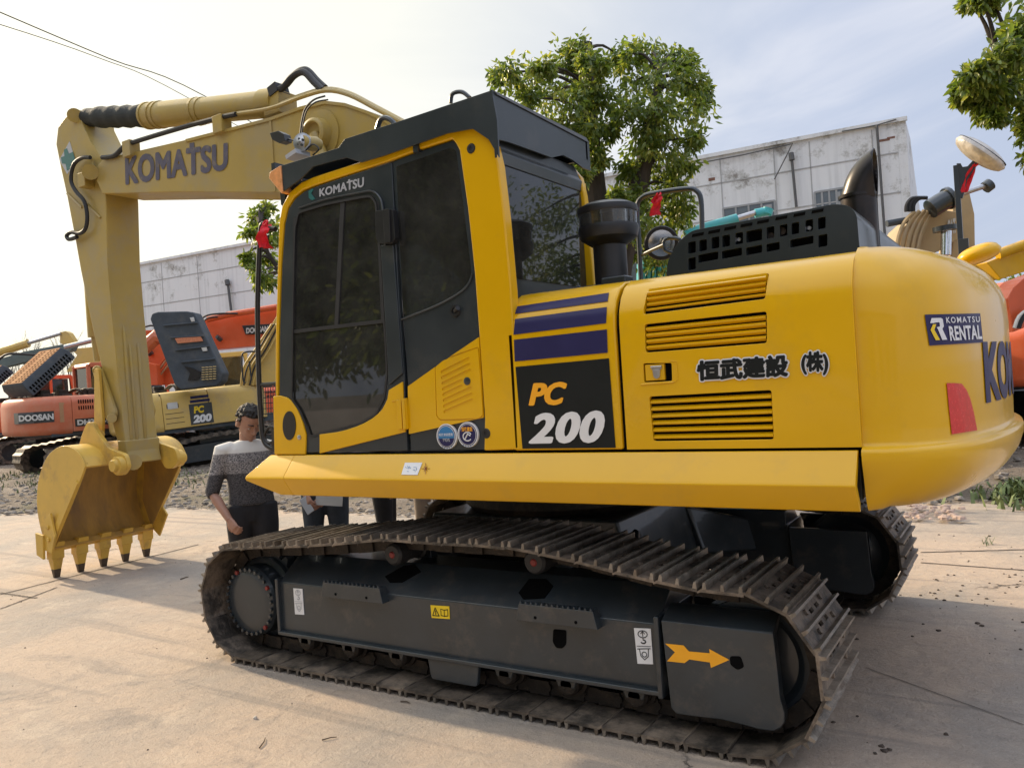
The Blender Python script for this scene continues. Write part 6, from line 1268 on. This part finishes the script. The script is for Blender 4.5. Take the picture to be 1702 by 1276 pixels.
tree('street_tree', 'small sparse tree seen left of and through the cab glass', cl3, D3, [([(520, 640, 0), (515, 540, 0), (510, 450, 0), (515, 380, 0)], [.16, .13, .10, .05]), ([(515, 540, 0), (480, 470, 0), (445, 420, 0), (432, 370, 0)], [.08, .05, .03, .012])], gpt(523, D3), leaf=.12, dens=.62)
# thin bare trees on the far skyline
def bare(px, d, h):
    b = gpt(px, d); mb = MB(); rn = random.Random(int(px*7))
    def br(p, v, l, r, n):
        e = p+v*l; mb.tube([p, (p+e)/2+Vector((rn.uniform(-1, 1), rn.uniform(-1, 1), 0))*l*.04, e], [r, r*.8, r*.5], n=4, cap=False)
        if n == 0: return
        for k in range(3): br(p+v*l*rn.uniform(.45, 1), (v+Vector((rn.uniform(-1, 1), rn.uniform(-1, 1), rn.uniform(-.1, .5)))*.48).normalized(), l*rn.uniform(.5, .72), r*.5, n-1)
    br(b, Vector((0, 0, 1)), h*.52, h*.014, 4); o = mb.build('bare_tree', M_bark, None); o.parent = None
    for v in o.data.vertices: v.co -= b
    o.location = b; return tag(o, 'thin leafless tree on the pale left skyline, '+ORD[nb_]+' from the left', 'tree', 'bare trees on the left skyline')
ORD = ('first', 'second', 'third', 'fourth', 'fifth', 'sixth', 'seventh', 'eighth', 'ninth', 'tenth')
for nb_, px_ in enumerate((18, 38, 52, 66, 80, 95, 108, 122, 137, 150)): bare(px_, 85+(px_*13 % 17), 8.2+(px_*7 % 5)*.5)
# low green shrub at the right
shr = [(1680, 470, 16), (1700, 465, 18), (1720, 475, 22), (1745, 470, 24), (1690, 490, 14)]
tree('shrub', 'dark green bush showing under the yellow boom at the right edge', shr, 20, [], gpt(1700, 20), leaf=.12, dens=.7, cat='bush')
# ================================================================ building
def on_h(px, py, d): return Vector(ptd(px, py, d))
ba = YAW-math.radians(3.75)   # wall direction
wdir = Vector((-math.cos(math.radians(3.75)), -math.sin(math.radians(3.75)), 0)); wn = Vector((wdir.y, -wdir.x, 0))
corner = Vector(CAM)+Vector(ray(1490, 203))*25.0; Hb = corner.z
wn = wn if wn.dot(Vector((CF[0], CF[1], 0))) < 0 else -wn      # towards the camera
base0 = Vector((corner.x, corner.y, 0))
def wallp(u, z, out=0.0): return base0+wdir*u+Vector((0, 0, z))+wn*out
def wpx(px, py, out=0.0):                          # photo point on the facade -> (u, z)
    r_ = Vector(ray(px, py)); t = (base0+wn*out-Vector(CAM)).dot(wn)/r_.dot(wn); p = Vector(CAM)+r_*t; return (p-base0).dot(wdir), p.z
def wallmat():
    m = bpy.data.materials.new('peeling_whitewash'); m.use_nodes = True; t = m.node_tree; b = t.nodes['Principled BSDF']; b.inputs['Roughness'].default_value = .9
    tc_ = N(t, 'ShaderNodeTexCoord'); n1 = N(t, 'ShaderNodeTexNoise', inp={'Scale': 1.4, 'Detail': 12.0, 'Roughness': .78}); L(t, tc_.outputs['Object'], n1.inputs['Vector'])
    n2 = N(t, 'ShaderNodeTexNoise', inp={'Scale': .35, 'Detail': 3.0}); L(t, tc_.outputs['Object'], n2.inputs['Vector'])
    sp = N(t, 'ShaderNodeSeparateXYZ'); L(t, tc_.outputs['Object'], sp.inputs[0])
    zr = N(t, 'ShaderNodeMapRange', inp={1: 2.0, 2: Hb, 3: -.14, 4: .07}); L(t, sp.outputs['Z'], zr.inputs[0])
    ad = N(t, 'ShaderNodeMath', operation='ADD'); L(t, n1.outputs[0], ad.inputs[0]); L(t, zr.outputs[0], ad.inputs[1])
    a2 = N(t, 'ShaderNodeMath', operation='MULTIPLY_ADD', inp={1: .25}); L(t, n2.outputs[0], a2.inputs[0]); L(t, ad.outputs[0], a2.inputs[2])
    r = ramp(t, [(.0, (.74, .75, .75)), (.70, (.70, .71, .71)), (.775, (.50, .50, .48)), (.83, (.27, .26, .24)), (.88, (.26, .22, .19))]); L(t, a2.outputs[0], r.inputs[0])
    st = N(t, 'ShaderNodeTexNoise', inp={'Scale': 2.0, 'Detail': 6.0}); mp_ = N(t, 'ShaderNodeMapping', inp={'Scale': (2.5, 2.5, .12)}); L(t, tc_.outputs['Object'], mp_.inputs[0]); L(t, mp_.outputs[0], st.inputs['Vector'])
    sr = N(t, 'ShaderNodeMapRange', inp={1: .5, 2: .75, 3: 1.0, 4: .82}); L(t, st.outputs[0], sr.inputs[0])
    mu = N(t, 'ShaderNodeMix', data_type='RGBA', blend_type='MULTIPLY', inp={'Factor': 1.0}); L(t, r.outputs[0], mu.inputs['A']); L(t, sr.outputs[0], mu.inputs['B']); L(t, mu.outputs['Result'], b.inputs['Base Color'])
    bp = N(t, 'ShaderNodeBump', inp={'Strength': .5, 'Distance': .02}); L(t, n1.outputs[0], bp.inputs['Height']); L(t, bp.outputs[0], b.inputs['Normal']); return m
M_wall = wallmat()
bld = tag(empty('warehouse', base0), 'long two storey whitewashed warehouse with peeling paint behind the machines', 'building'); bpy.context.view_layer.update()
def bfin(mb, name, m, par=None, **kw): return XB.fin(mb, name, m, par or bld, **kw)
Lb = wpx(200, 486)[0]; depthY = 13.0; back = -wn
m_ = XB(); P = [wallp(0, 0), wallp(Lb, 0), wallp(Lb, 0)+back*depthY, wallp(0, 0)+back*depthY]
m_.loft([P, [p+Vector((0, 0, Hb)) for p in P]])
gab = [wallp(0, Hb), wallp(0, Hb)+back*depthY*.5+Vector((0, 0, .0)), ]
wall = bfin(m_, 'wall', M_wall)
# parapet / gable end at the right with sloping top
m_ = XB(); o_ = -.004
m_.loft([[p+wdir*-.25 for p in (wallp(0, 0), wallp(0, Hb), wallp(0, Hb+.05)+back*2.6, wallp(0, Hb-1.2)+back*5.6, wallp(0, Hb-2.4)+back*12.9, wallp(0, 0)+back*12.9)], [p+wdir*-.003 for p in (wallp(0, 0), wallp(0, Hb), wallp(0, Hb+.05)+back*2.6, wallp(0, Hb-1.2)+back*5.6, wallp(0, Hb-2.4)+back*12.9, wallp(0, 0)+back*12.9)]])
bfin(m_, 'gable_wall', M_wall, smooth=False)
# joints, coping, pipes, cable
jm = mat('wall_joint', (.38, .38, .37), .9); m_ = XB()
us = [wpx(x, 300)[0] for x in (1200, 1348, 1243, 1455, 1290)]+[wpx(x, 500)[0] for x in (262, 300, 345)]
def wbox(mb, u0, u1, z0, z1, out): P = [wallp(u0, z0, .002), wallp(u1, z0, .002), wallp(u1, z1, .002), wallp(u0, z1, .002)]; mb.loft([P, [p+wn*out for p in P]])
for x in (1200, 1290, 1350, 1455, 1080, 990, 880, 760, 640, 330, 270): u = wpx(x, 320 if x > 700 else 470)[0]; wbox(m_, u-.015, u+.015, 0, Hb-.1, .012)
zj = wpx(1240, 358)[1]; wbox(m_, 0, Lb, zj-.02, zj+.02, .012); zj2 = wpx(1350, 278)[1]; wbox(m_, 0, Lb, zj2-.02, zj2+.02, .012)
bfin(m_, 'wall_joints', jm, smooth=False)
m_ = XB(); wbox(m_, -.3, Lb, Hb-.02, Hb+.10, .10); bfin(m_, 'coping', M_wall, smooth=False)
pm_ = mat('drain_pipe_grey', (.09, .09, .09), .6, var=.2)
def wpipe(a, b, r, name='drain_pipe', ex=None):
    m_ = XB(); A = wallp(*wpx(*a), out=.14); B = wallp(*wpx(*b), out=.14); m_.tube([A, B], r, n=8)
    if ex: m_.tube([wallp(*wpx(*ex[0]), out=.14), wallp(*wpx(*ex[1]), out=.16)], r*1.9, n=8)
    return bfin(m_, name, pm_, wall)
wpipe((1317, 262), (1325, 345), .045, ex=((1316, 256), (1318, 268))); wpipe((1458, 210), (1472, 400), .04); wpipe((382, 467), (388, 516), .06, ex=((381, 466), (383, 474)))
m_ = XB(); m_.tube([wallp(*wpx(x, y), out=.18) for x, y in ((1319, 240), (1312, 255), (1289, 300))], .02, n=6); m_.tube([wallp(*wpx(x, y), out=.1) for x, y in ((1165, 272), (1235, 259), (1319, 240))], .02, n=6); m_.tube([wallp(*wpx(x, y), out=.1) for x, y in ((1400, 220), (1440, 213), (1460, 209), (1490, 200))], .02, n=6); bfin(m_, 'wall_cable', pm_, wall)
gw = mat('window_glass_far', (.10, .12, .13), .15, var=.2, scale=2, spec=.8)
for (x0, y0, x1, y1) in ((1202, 347, 1290, 372), (1354, 320, 1404, 344), (1040, 380, 1120, 405), (900, 405, 980, 430)):
    u0, z1 = wpx(x0, y0); u1, _ = wpx(x1, y1); z0 = z1-2.0; u0, u1 = sorted((u0, u1))
    m_ = XB(); P = [wallp(u0, z0, -.05), wallp(u1, z0, -.05), wallp(u1, z1, -.05), wallp(u0, z1, -.05)]; m_.loft([P, [p+wn*.06 for p in P]]); w_ = bfin(m_, 'window', gw, smooth=False)
    m_ = XB()
    for k in range(5): u = u0+(u1-u0)*k/4; wbox(m_, u-.03, u+.03, z0, z1, .03)
    for k in range(3): z = z0+(z1-z0)*k/2; wbox(m_, u0, u1, z-.03, z+.03, .034)
    wbox(m_, u0+.1, u0+(u1-u0)*.22, z0+1.2, z1-.1, .02); bfin(m_, 'window_frame', mat('window_frame_grey', (.30, .31, .31), .6), w_, smooth=False)
# exposed brick patches
m_ = XB()
for (x, y, w, h) in ((1183, 298, .22, .10), (1470, 233, .3, .07), (1481, 229, .22, .06)): u, z = wpx(x, y); wbox(m_, u-w/2, u+w/2, z-h/2, z+h/2, .008)
bfin(m_, 'brick_patch', mat('brick_patch', (.20, .10, .07), .9, var=.4, scale=12), wall, smooth=False)
# overhead cables with their far pole (hidden behind the cab)
pole = gpt(760, 24); pz = Vector((pole.x, pole.y, 0)); m_ = MB(); m_.tube([pz, pz+Vector((0, 0, 6.2))], [.16, .11], n=12); m_.build('utility_pole', mat('concrete_pole', (.3, .29, .27), .8)); tag(bpy.context.scene.objects['utility_pole'], 'round concrete pole carrying the two overhead cables behind the cab', 'pole')
for i, (a, b, c) in enumerate((((-60, -5), (180, 97), (350, 165)), ((-60, 22), (160, 95), (322, 168)))):
    A = ptd(*a, 14); B = ptd(*b, 17); C3 = ptd(*c, 20); E_ = pz+Vector((0, 0, 6.0-i*.3)); m_ = MB(); m_.tube([A, B, C3, E_], .011 if i == 0 else .008, n=5, sub=6); o = m_.build('overhead_cable', M_rub); tag(o, ('upper' if i == 0 else 'lower')+' of the two overhead cables crossing the top left sky', 'cable', 'overhead cables in the top left sky')

# trees and a wall on the near side of the yard (behind the photographer, unseen; added to darken and vary reflections in the paint and glass)
src = tree('unseen_tree', 'unseen broad leafy tree added behind the photographer, first of the row facing the cab side', [(700, -60, 150, 0), (850, -160, 170, 0), (1000, -60, 150, 0), (780, 60, 130, 0), (930, 60, 130, 0), (620, 80, 90, 0), (1080, 90, 90, 0), (700, 250, 110, 0), (860, 330, 120, .5), (1020, 280, 110, 0), (780, 440, 100, 0), (960, 450, 100, 0), (620, 420, 90, 0), (1120, 430, 90, 0)], 14, [([(850, 640, 0), (848, 420, 0), (855, 200, 0), (850, 0, 0)], [.28, .24, .18, .08])], gpt(850, 14), leaf=.30, dens=2.6)
src.location = (-3.5, -15.5, 0)
for i, (x, y, rz, sc_) in enumerate(((-9.5, -16.5, 1.3, 1.0), (-15.5, -14.5, 2.4, 1.1), (-21, -18, .4, .95))):
    c = src.copy(); link(c); c.location = (x, y, 0); c.rotation_euler = (0, 0, rz); c.scale = (sc_,)*3; c['label'] = ('second', 'third', 'fourth')[i]+' unseen broad leafy tree of the row added behind the photographer, further along'; c['group'] = 'row of unseen yard trees'
    for ch in src.children: q = ch.copy(); link(q, c); q.matrix_parent_inverse = ch.matrix_parent_inverse
src['group'] = 'row of unseen yard trees'
sh_ = empty('unseen_shed', (8, -19, 0)); tag(sh_, 'unseen long low whitewashed shed added behind the photographer, right of the yard trees', 'building'); 
MB().box(-6, 10, -3, 3, 0, 4.2).build('wall', M_wall, sh_); MB().prism([(-3.4, 4.2), (3.4, 4.2), (0, 5.6)], -6.3, 10.3, 'x').build('roof', mat('grey_roof', (.12, .11, .11), .8), sh_)
for k in range(4): MB().box(-4.5+k*3.6, -2.9+k*3.6, 2.99, 3.02, 1.2, 2.8).build('window', gw, sh_)
# ================================================================ ground
def groundmat(name, kind):
    m = bpy.data.materials.new(name); m.use_nodes = True; t = m.node_tree; b = t.nodes['Principled BSDF']; b.inputs['Specular IOR Level'].default_value = .3
    tc_ = N(t, 'ShaderNodeTexCoord'); V = tc_.outputs['Object']
    def nz(sc, det=6.0, ro=.6, dist=0.0):
        n = N(t, 'ShaderNodeTexNoise', inp={'Scale': sc, 'Detail': det, 'Roughness': ro, 'Distortion': dist}); L(t, V, n.inputs['Vector']); return n.outputs[0]
    def mr(v, a, b_, c=0., d=1.):
        q = N(t, 'ShaderNodeMapRange', interpolation_type='SMOOTHSTEP', inp={1: a, 2: b_, 3: c, 4: d}); L(t, v, q.inputs[0]); return q.outputs[0]
    def mix(f, a, bcol, bt='MIX'):
        q = N(t, 'ShaderNodeMix', data_type='RGBA', blend_type=bt); L(t, f, q.inputs['Factor'])
        for k, x in (('A', a), ('B', bcol)):
            if isinstance(x, tuple): q.inputs[k].default_value = (*x, 1)
            else: L(t, x, q.inputs[k])
        return q.outputs['Result']
    if kind == 'concrete':
        c = mix(mr(nz(.55, 8, .65, .4), .38, .64), (.46, .355, .265), (.32, .28, .235))      # dusty film against barer concrete
        c = mix(mr(nz(2.6, 10, .7), .5, .72, 0, .75), c, (.52, .42, .32))
        c = mix(mr(nz(7, 10, .75), .54, .72, 0, .6), c, (.22, .19, .165))
        c = mix(mr(nz(1.3, 8, .7, 1.5), .56, .70, 0, .55), c, (.20, .18, .16))
        g = nz(110, 6, .8); c = mix(mr(g, .54, .66, 0, .65), c, (.16, .135, .11)); c = mix(mr(nz(150, 5, .8), .56, .66, 0, .55), c, (.60, .52, .44)); c = mix(mr(nz(24, 8, .8), .52, .64, 0, .5), c, (.21, .18, .15)); c = mix(mr(nz(48, 8, .85), .52, .62, 0, .4), c, (.56, .47, .38))
        vo = N(t, 'ShaderNodeTexVoronoi', feature='DISTANCE_TO_EDGE', inp={'Scale': .34, 'Randomness': 1.0}); dv = N(t, 'ShaderNodeVectorMath', operation='ADD'); nn = N(t, 'ShaderNodeTexNoise', inp={'Scale': 3.0, 'Detail': 8.0, 'Roughness': .75}); L(t, V, nn.inputs['Vector']); sc_ = N(t, 'ShaderNodeVectorMath', operation='SCALE', inp={3: .55}); L(t, nn.outputs['Color'], sc_.inputs[0]); L(t, V, dv.inputs[0]); L(t, sc_.outputs[0], dv.inputs[1]); L(t, dv.outputs[0], vo.inputs['Vector'])
        cf_ = mr(vo.outputs['Distance'], .0, .006, 1, 0); gate = mr(nz(.4, 3), .54, .62); ml = N(t, 'ShaderNodeMath', operation='MULTIPLY'); L(t, cf_, ml.inputs[0]); L(t, gate, ml.inputs[1]); c = mix(ml.outputs[0], c, (.10, .085, .07))
        # faint tyre and crawler drag marks
        mp_ = N(t, 'ShaderNodeMapping', inp={'Rotation': (0, 0, .25), 'Scale': (.25, 5.0, 1)}); L(t, V, mp_.inputs[0]); tn = N(t, 'ShaderNodeTexNoise', inp={'Scale': 1.2, 'Detail': 5.0, 'Distortion': .5}); L(t, mp_.outputs[0], tn.inputs['Vector']); c = mix(mr(tn.outputs[0], .54, .68, 0, .6), c, (.24, .21, .18))
        L(t, c, b.inputs['Base Color']); b.inputs['Roughness'].default_value = .88
        h1 = nz(9, 8, .7); h2 = nz(70, 6, .7); a = N(t, 'ShaderNodeMath', operation='MULTIPLY_ADD', inp={1: .35}); L(t, h2, a.inputs[0]); L(t, h1, a.inputs[2]); s2 = N(t, 'ShaderNodeMath', operation='MULTIPLY_ADD', inp={1: -.6}); L(t, ml.outputs[0], s2.inputs[0]); L(t, a.outputs[0], s2.inputs[2]); bp = N(t, 'ShaderNodeBump', inp={'Strength': .8, 'Distance': .03}); L(t, s2.outputs[0], bp.inputs['Height']); L(t, bp.outputs[0], b.inputs['Normal'])
    else:
        c = mix(mr(nz(.8, 9, .7), .36, .64), (.15, .12, .09), (.26, .215, .17)); c = mix(mr(nz(6, 10, .75), .5, .68, 0, .8), c, (.12, .095, .072)); c = mix(mr(nz(26, 8, .75), .56, .66, 0, .8), c, (.42, .37, .31)); c = mix(mr(nz(.35, 6, .6), .55, .66, 0, .6), c, (.10, .12, .045))
        L(t, c, b.inputs['Base Color']); b.inputs['Roughness'].default_value = .95
        bp = N(t, 'ShaderNodeBump', inp={'Strength': 1.0, 'Distance': .06}); L(t, nz(14, 10, .75), bp.inputs['Height']); L(t, bp.outputs[0], b.inputs['Normal'])
    return m
# dirt ground: one sheet to the horizon, bumpy in the strip behind the slab
def edgeY(x): return float(np.interp(x, [-60, -20, -12, -9, -4, 0, 2.2, 2.6, 8, 40], [-2.5, .5, 2.0, 3.3, 3.55, 5.0, 5.6, 5.2, 6.0, 6.5]))
xs = np.unique(np.r_[-700, -300, -120, np.linspace(-60, 20, 260), 60, 300, 700]); ys = np.unique(np.r_[-300, -60, np.linspace(-3, 24, 110), 40, 90, 300, 900])
V = []; 
for y in ys:
    for x in xs:
        z = -.012
        if -60 < x < 20 and -3 < y < 24:
            d = y-edgeY(x); k = max(0, min(1, d/.8))*max(0, min(1, (9.5-d)/4.0)); z += k*(.05+.16*max(0, noise.noise((x*.55, y*.55, 0)))+.07*noise.noise((x*2.1, y*2.1, 3))+.03*noise.noise((x*6, y*6, 7)))
        V.append((x, y, z))
nx_ = len(xs); F = [(j*nx_+i, j*nx_+i+1, (j+1)*nx_+i+1, (j+1)*nx_+i) for j in range(len(ys)-1) for i in range(nx_-1)]
g_ = MB().add(V, F).build('ground', groundmat('dry_earth', 'dirt')); tag(g_, kind='structure')
# concrete yard slab
rn = random.Random(4); e = []
for x in np.linspace(-60, 40, 420): e.append((x, edgeY(x)+.16*noise.noise((x*1.3, 0, 0))+.07*noise.noise((x*5, 2, 0)), 0))
sl = MB(); n = len(e); sl.add([(x, -60, 0) for x, y, z in e]+e, [(i, i+1, n+i+1, n+i) for i in range(n-1)]); yd = sl.build('yard_pavement', groundmat('dusty_concrete', 'concrete')); tag(yd, kind='structure')
# slab joints
jt = MB()
def joint(a, b, w):
    A = Vector(on(2, 0, *a)); B = Vector(on(2, 0, *b)); d = (B-A).normalized(); q = Vector((-d.y, d.x, 0))*w; n_ = 26; L1 = []; L2 = []
    for k in range(n_): p = A.lerp(B, k/(n_-1)); o_ = q*(.8*noise.noise((k*.9, a[0], 0))); ww = q*(.6+.5*abs(noise.noise((k*1.7, 3, a[1])))); L1.append(p+o_+ww+Vector((0, 0, .004))); L2.append(p+o_-ww+Vector((0, 0, .004)))
    jt.add(L1+L2, [(i, i+1, n_+i+1, n_+i) for i in range(n_-1)])
joint((0, 988), (330, 905), .018); joint((0, 1012), (95, 976), .014); joint((1530, 918), (1760, 912), .016); joint((1530, 935), (1760, 952), .014); joint((0, 985), (60, 994), .02); joint((1440, 1110), (1702, 1205), .004)
tag(jt.build('pavement_joints', mat('joint_dirt', (.09, .07, .055), .95, var=.4, scale=30), smooth=False), kind='structure')
# loose stones, clods and litter
def scatter(name, pts, m, kind_label=None, sq=.6):
    mb = MB(); rr = random.Random(9)
    for (p, s_) in pts:
        n_ = 6; ph = rr.uniform(0, 6); r1 = [p+Vector((s_*rr.uniform(.7, 1.2)*math.cos(ph+2*PI*k/n_), s_*rr.uniform(.7, 1.2)*math.sin(ph+2*PI*k/n_), -.002)) for k in range(n_)]; r2 = [p+Vector((s_*rr.uniform(.5, 1.0)*math.cos(ph+2*PI*k/n_), s_*rr.uniform(.5, 1.0)*math.sin(ph+2*PI*k/n_), s_*sq*rr.uniform(.4, .9))) for k in range(n_)]; top = p+Vector((rr.uniform(-.3, .3)*s_, rr.uniform(-.3, .3)*s_, s_*sq*1.15))
        mb.loft([r1, r2, [top+(q-top)*.3 for q in r2]])
    o = mb.build(name, m, None, smooth=False); return tag(o, kind='stuff')
rr = random.Random(21); P = []
for k in range(5200):
    x = rr.uniform(-22, 9); d = rr.random()**1.5*6.0; y = edgeY(x)+d-.15; s_ = rr.choice([.012, .018, .025, .03, .045, .06])*rr.uniform(.6, 1.3)
    if y > -1: P.append((Vector((x, y, .02+(.06 if d > .8 else 0)+.10*max(0, noise.noise((x*.55, y*.55, 0)))*(d > .5))), s_))
scatter('rubble', P, mat('rubble_stone', (.21, .18, .15), .9, var=.55, scale=3, bump=.3, bscale=60))
P = [(Vector((x, y, .001)), rr.uniform(.004, .015)) for x, y in [(rr.gauss(2.3, .7), rr.gauss(1.7, .75)) for _ in range(110)] if x > 1.75 or y > 1.5]
for k in range(260): x = rr.uniform(-9, 5); y = rr.uniform(-3.4, 4.5); P.append((Vector((x, y, .001)), rr.uniform(.002, .0075)))
for x_, y_ in ((1425, 1190), (1385, 1200), (1350, 1190), (1470, 1248), (1465, 1240), (1478, 1246), (1455, 1252), (1572, 1220), (1632, 1040), (1625, 1036), (1560, 1048), (1700, 1034), (1424, 1062), (1640, 995), (1590, 990)):
    p = Vector(on(2, 0, x_, y_)); P.append((p, rr.uniform(.010, .02)))
scatter('soil_crumbs', P, mat('dark_soil', (.075, .055, .04), .95, var=.5, scale=12))
P = []
for k in range(4200):
    x = rr.uniform(-4.5, 3.9); y = rr.uniform(-4.2, -1.2) if rr.random() < .6 else rr.uniform(-1.2, 4.0)
    if noise.noise((x*1.1, y*1.1, 5)) > -.25: P.append((Vector((x, y, .0005)), rr.uniform(.0012, .0036)))
scatter('grit', P, mat('pale_grit', (.34, .29, .235), .9, var=.6, scale=9))
P = []
for k in range(60): p = Vector(on(2, 0, rr.uniform(1500, 1600), rr.uniform(845, 870))); P.append((p+Vector((0, 0, .04)), rr.uniform(.02, .05)))
scatter('brick_rubble', P, mat('brick_crumbs', (.40, .29, .23), .9, var=.3, scale=3))
for k, (a, b, r_) in enumerate((((431, 1242), (441, 1225), .0035), ((535, 1229), (560, 1224), .0035), ((666, 1165), (682, 1168), .004), ((300, 962), (313, 958), .006))):
    A = Vector(on(2, .006, *a)); B = Vector(on(2, .006, *b)); o = MB().tube([A, (A+B)/2+Vector((.004, .006, .003)), B], [r_, r_*.8, r_*.5], n=5).build('twig', mat('dry_twig', (.08, .055, .035), .9)); tag(o, ('short dark twig lying upright in the photo on the lower left concrete', 'dark twig lying flat on the concrete in front of the crawler', 'small twig right under the outer edge of the near crawler', 'dry leaf stalk on the grey concrete between bucket and crawler')[k], 'twig')
p = Vector(on(2, .0, 424, 1194)); mb = MB(); mb.loft([[p+Vector((.014*math.cos(t), .011*math.sin(t), 0)) for t in np.linspace(0, 2*PI, 9)[:-1]], [p+Vector((.012*math.cos(t), .010*math.sin(t), .010)) for t in np.linspace(0, 2*PI, 9)[:-1]], [p+Vector((.004*math.cos(t)+.003, .003*math.sin(t), .015)) for t in np.linspace(0, 2*PI, 9)[:-1]]]); tag(mb.build('pebble', mat('pale_pebble', (.5, .44, .36), .8)), 'pale pebble alone on the concrete at the lower left', 'stone')
# grass and cut leaves
def blades(name, pts, m, h, w, label=None):
    mb = MB(); rr = random.Random(2)
    for p in pts:
        a = rr.uniform(0, 2*PI); l = h*rr.uniform(.5, 1.3); t = Vector((math.cos(a), math.sin(a), 0)); q = Vector((-t.y, t.x, 0))*w; le = rr.uniform(.2, .9)
        mb.add([p-q, p+q, p+t*l*le*.5+Vector((0, 0, l*.6))+q*.7, p+t*l*le+Vector((0, 0, l*(1-le*.5))), p+t*l*le*.5+Vector((0, 0, l*.6))-q*.7], [(0, 1, 2, 4), (4, 2, 3)])
    return tag(mb.build(name, m, None, smooth=False), kind='stuff')
P = []
for k in range(2600):
    cxg, cyg, sg = rr.choice([(-13.2, 5.0, 1.2), (-14.5, 5.2, 1.5), (-16, 5.8, 1.5), (-11, 6.4, .9), (-8, 7.0, 1.2), (-3, 8, 1.0), (-18, 6, 1.5), (-9.5, 5.8, .7)]); x, y = rr.gauss(cxg, sg), rr.gauss(cyg, sg*.45)
    if y > edgeY(x)+.2: P.append(Vector((x, y, .05)))
blades('grass', P, mat('weed_green', (.09, .12, .035), .8, var=.4, scale=4), .13, .012)
P = []; c0 = Vector(on(2, 0, 1700, 835))
for k in range(1100): x = c0.x+rr.gauss(.35, .32); y = c0.y+rr.gauss(.25, .35); P.append(Vector((x, y, max(.0, .22-((x-c0.x-.35)**2+(y-c0.y-.25)**2)*.5)*rr.random())))
blades('cut_leaves', P, mat('wilted_leaves', (.13, .17, .06), .7, var=.45, scale=7), .16, .022)
P = [Vector(on(2, 0, 1640+rr.gauss(0, 5), 905+rr.gauss(0, 2))) for _ in range(14)]; blades('weeds', P, mat('weed_green2', (.10, .15, .04), .8), .09, .004)
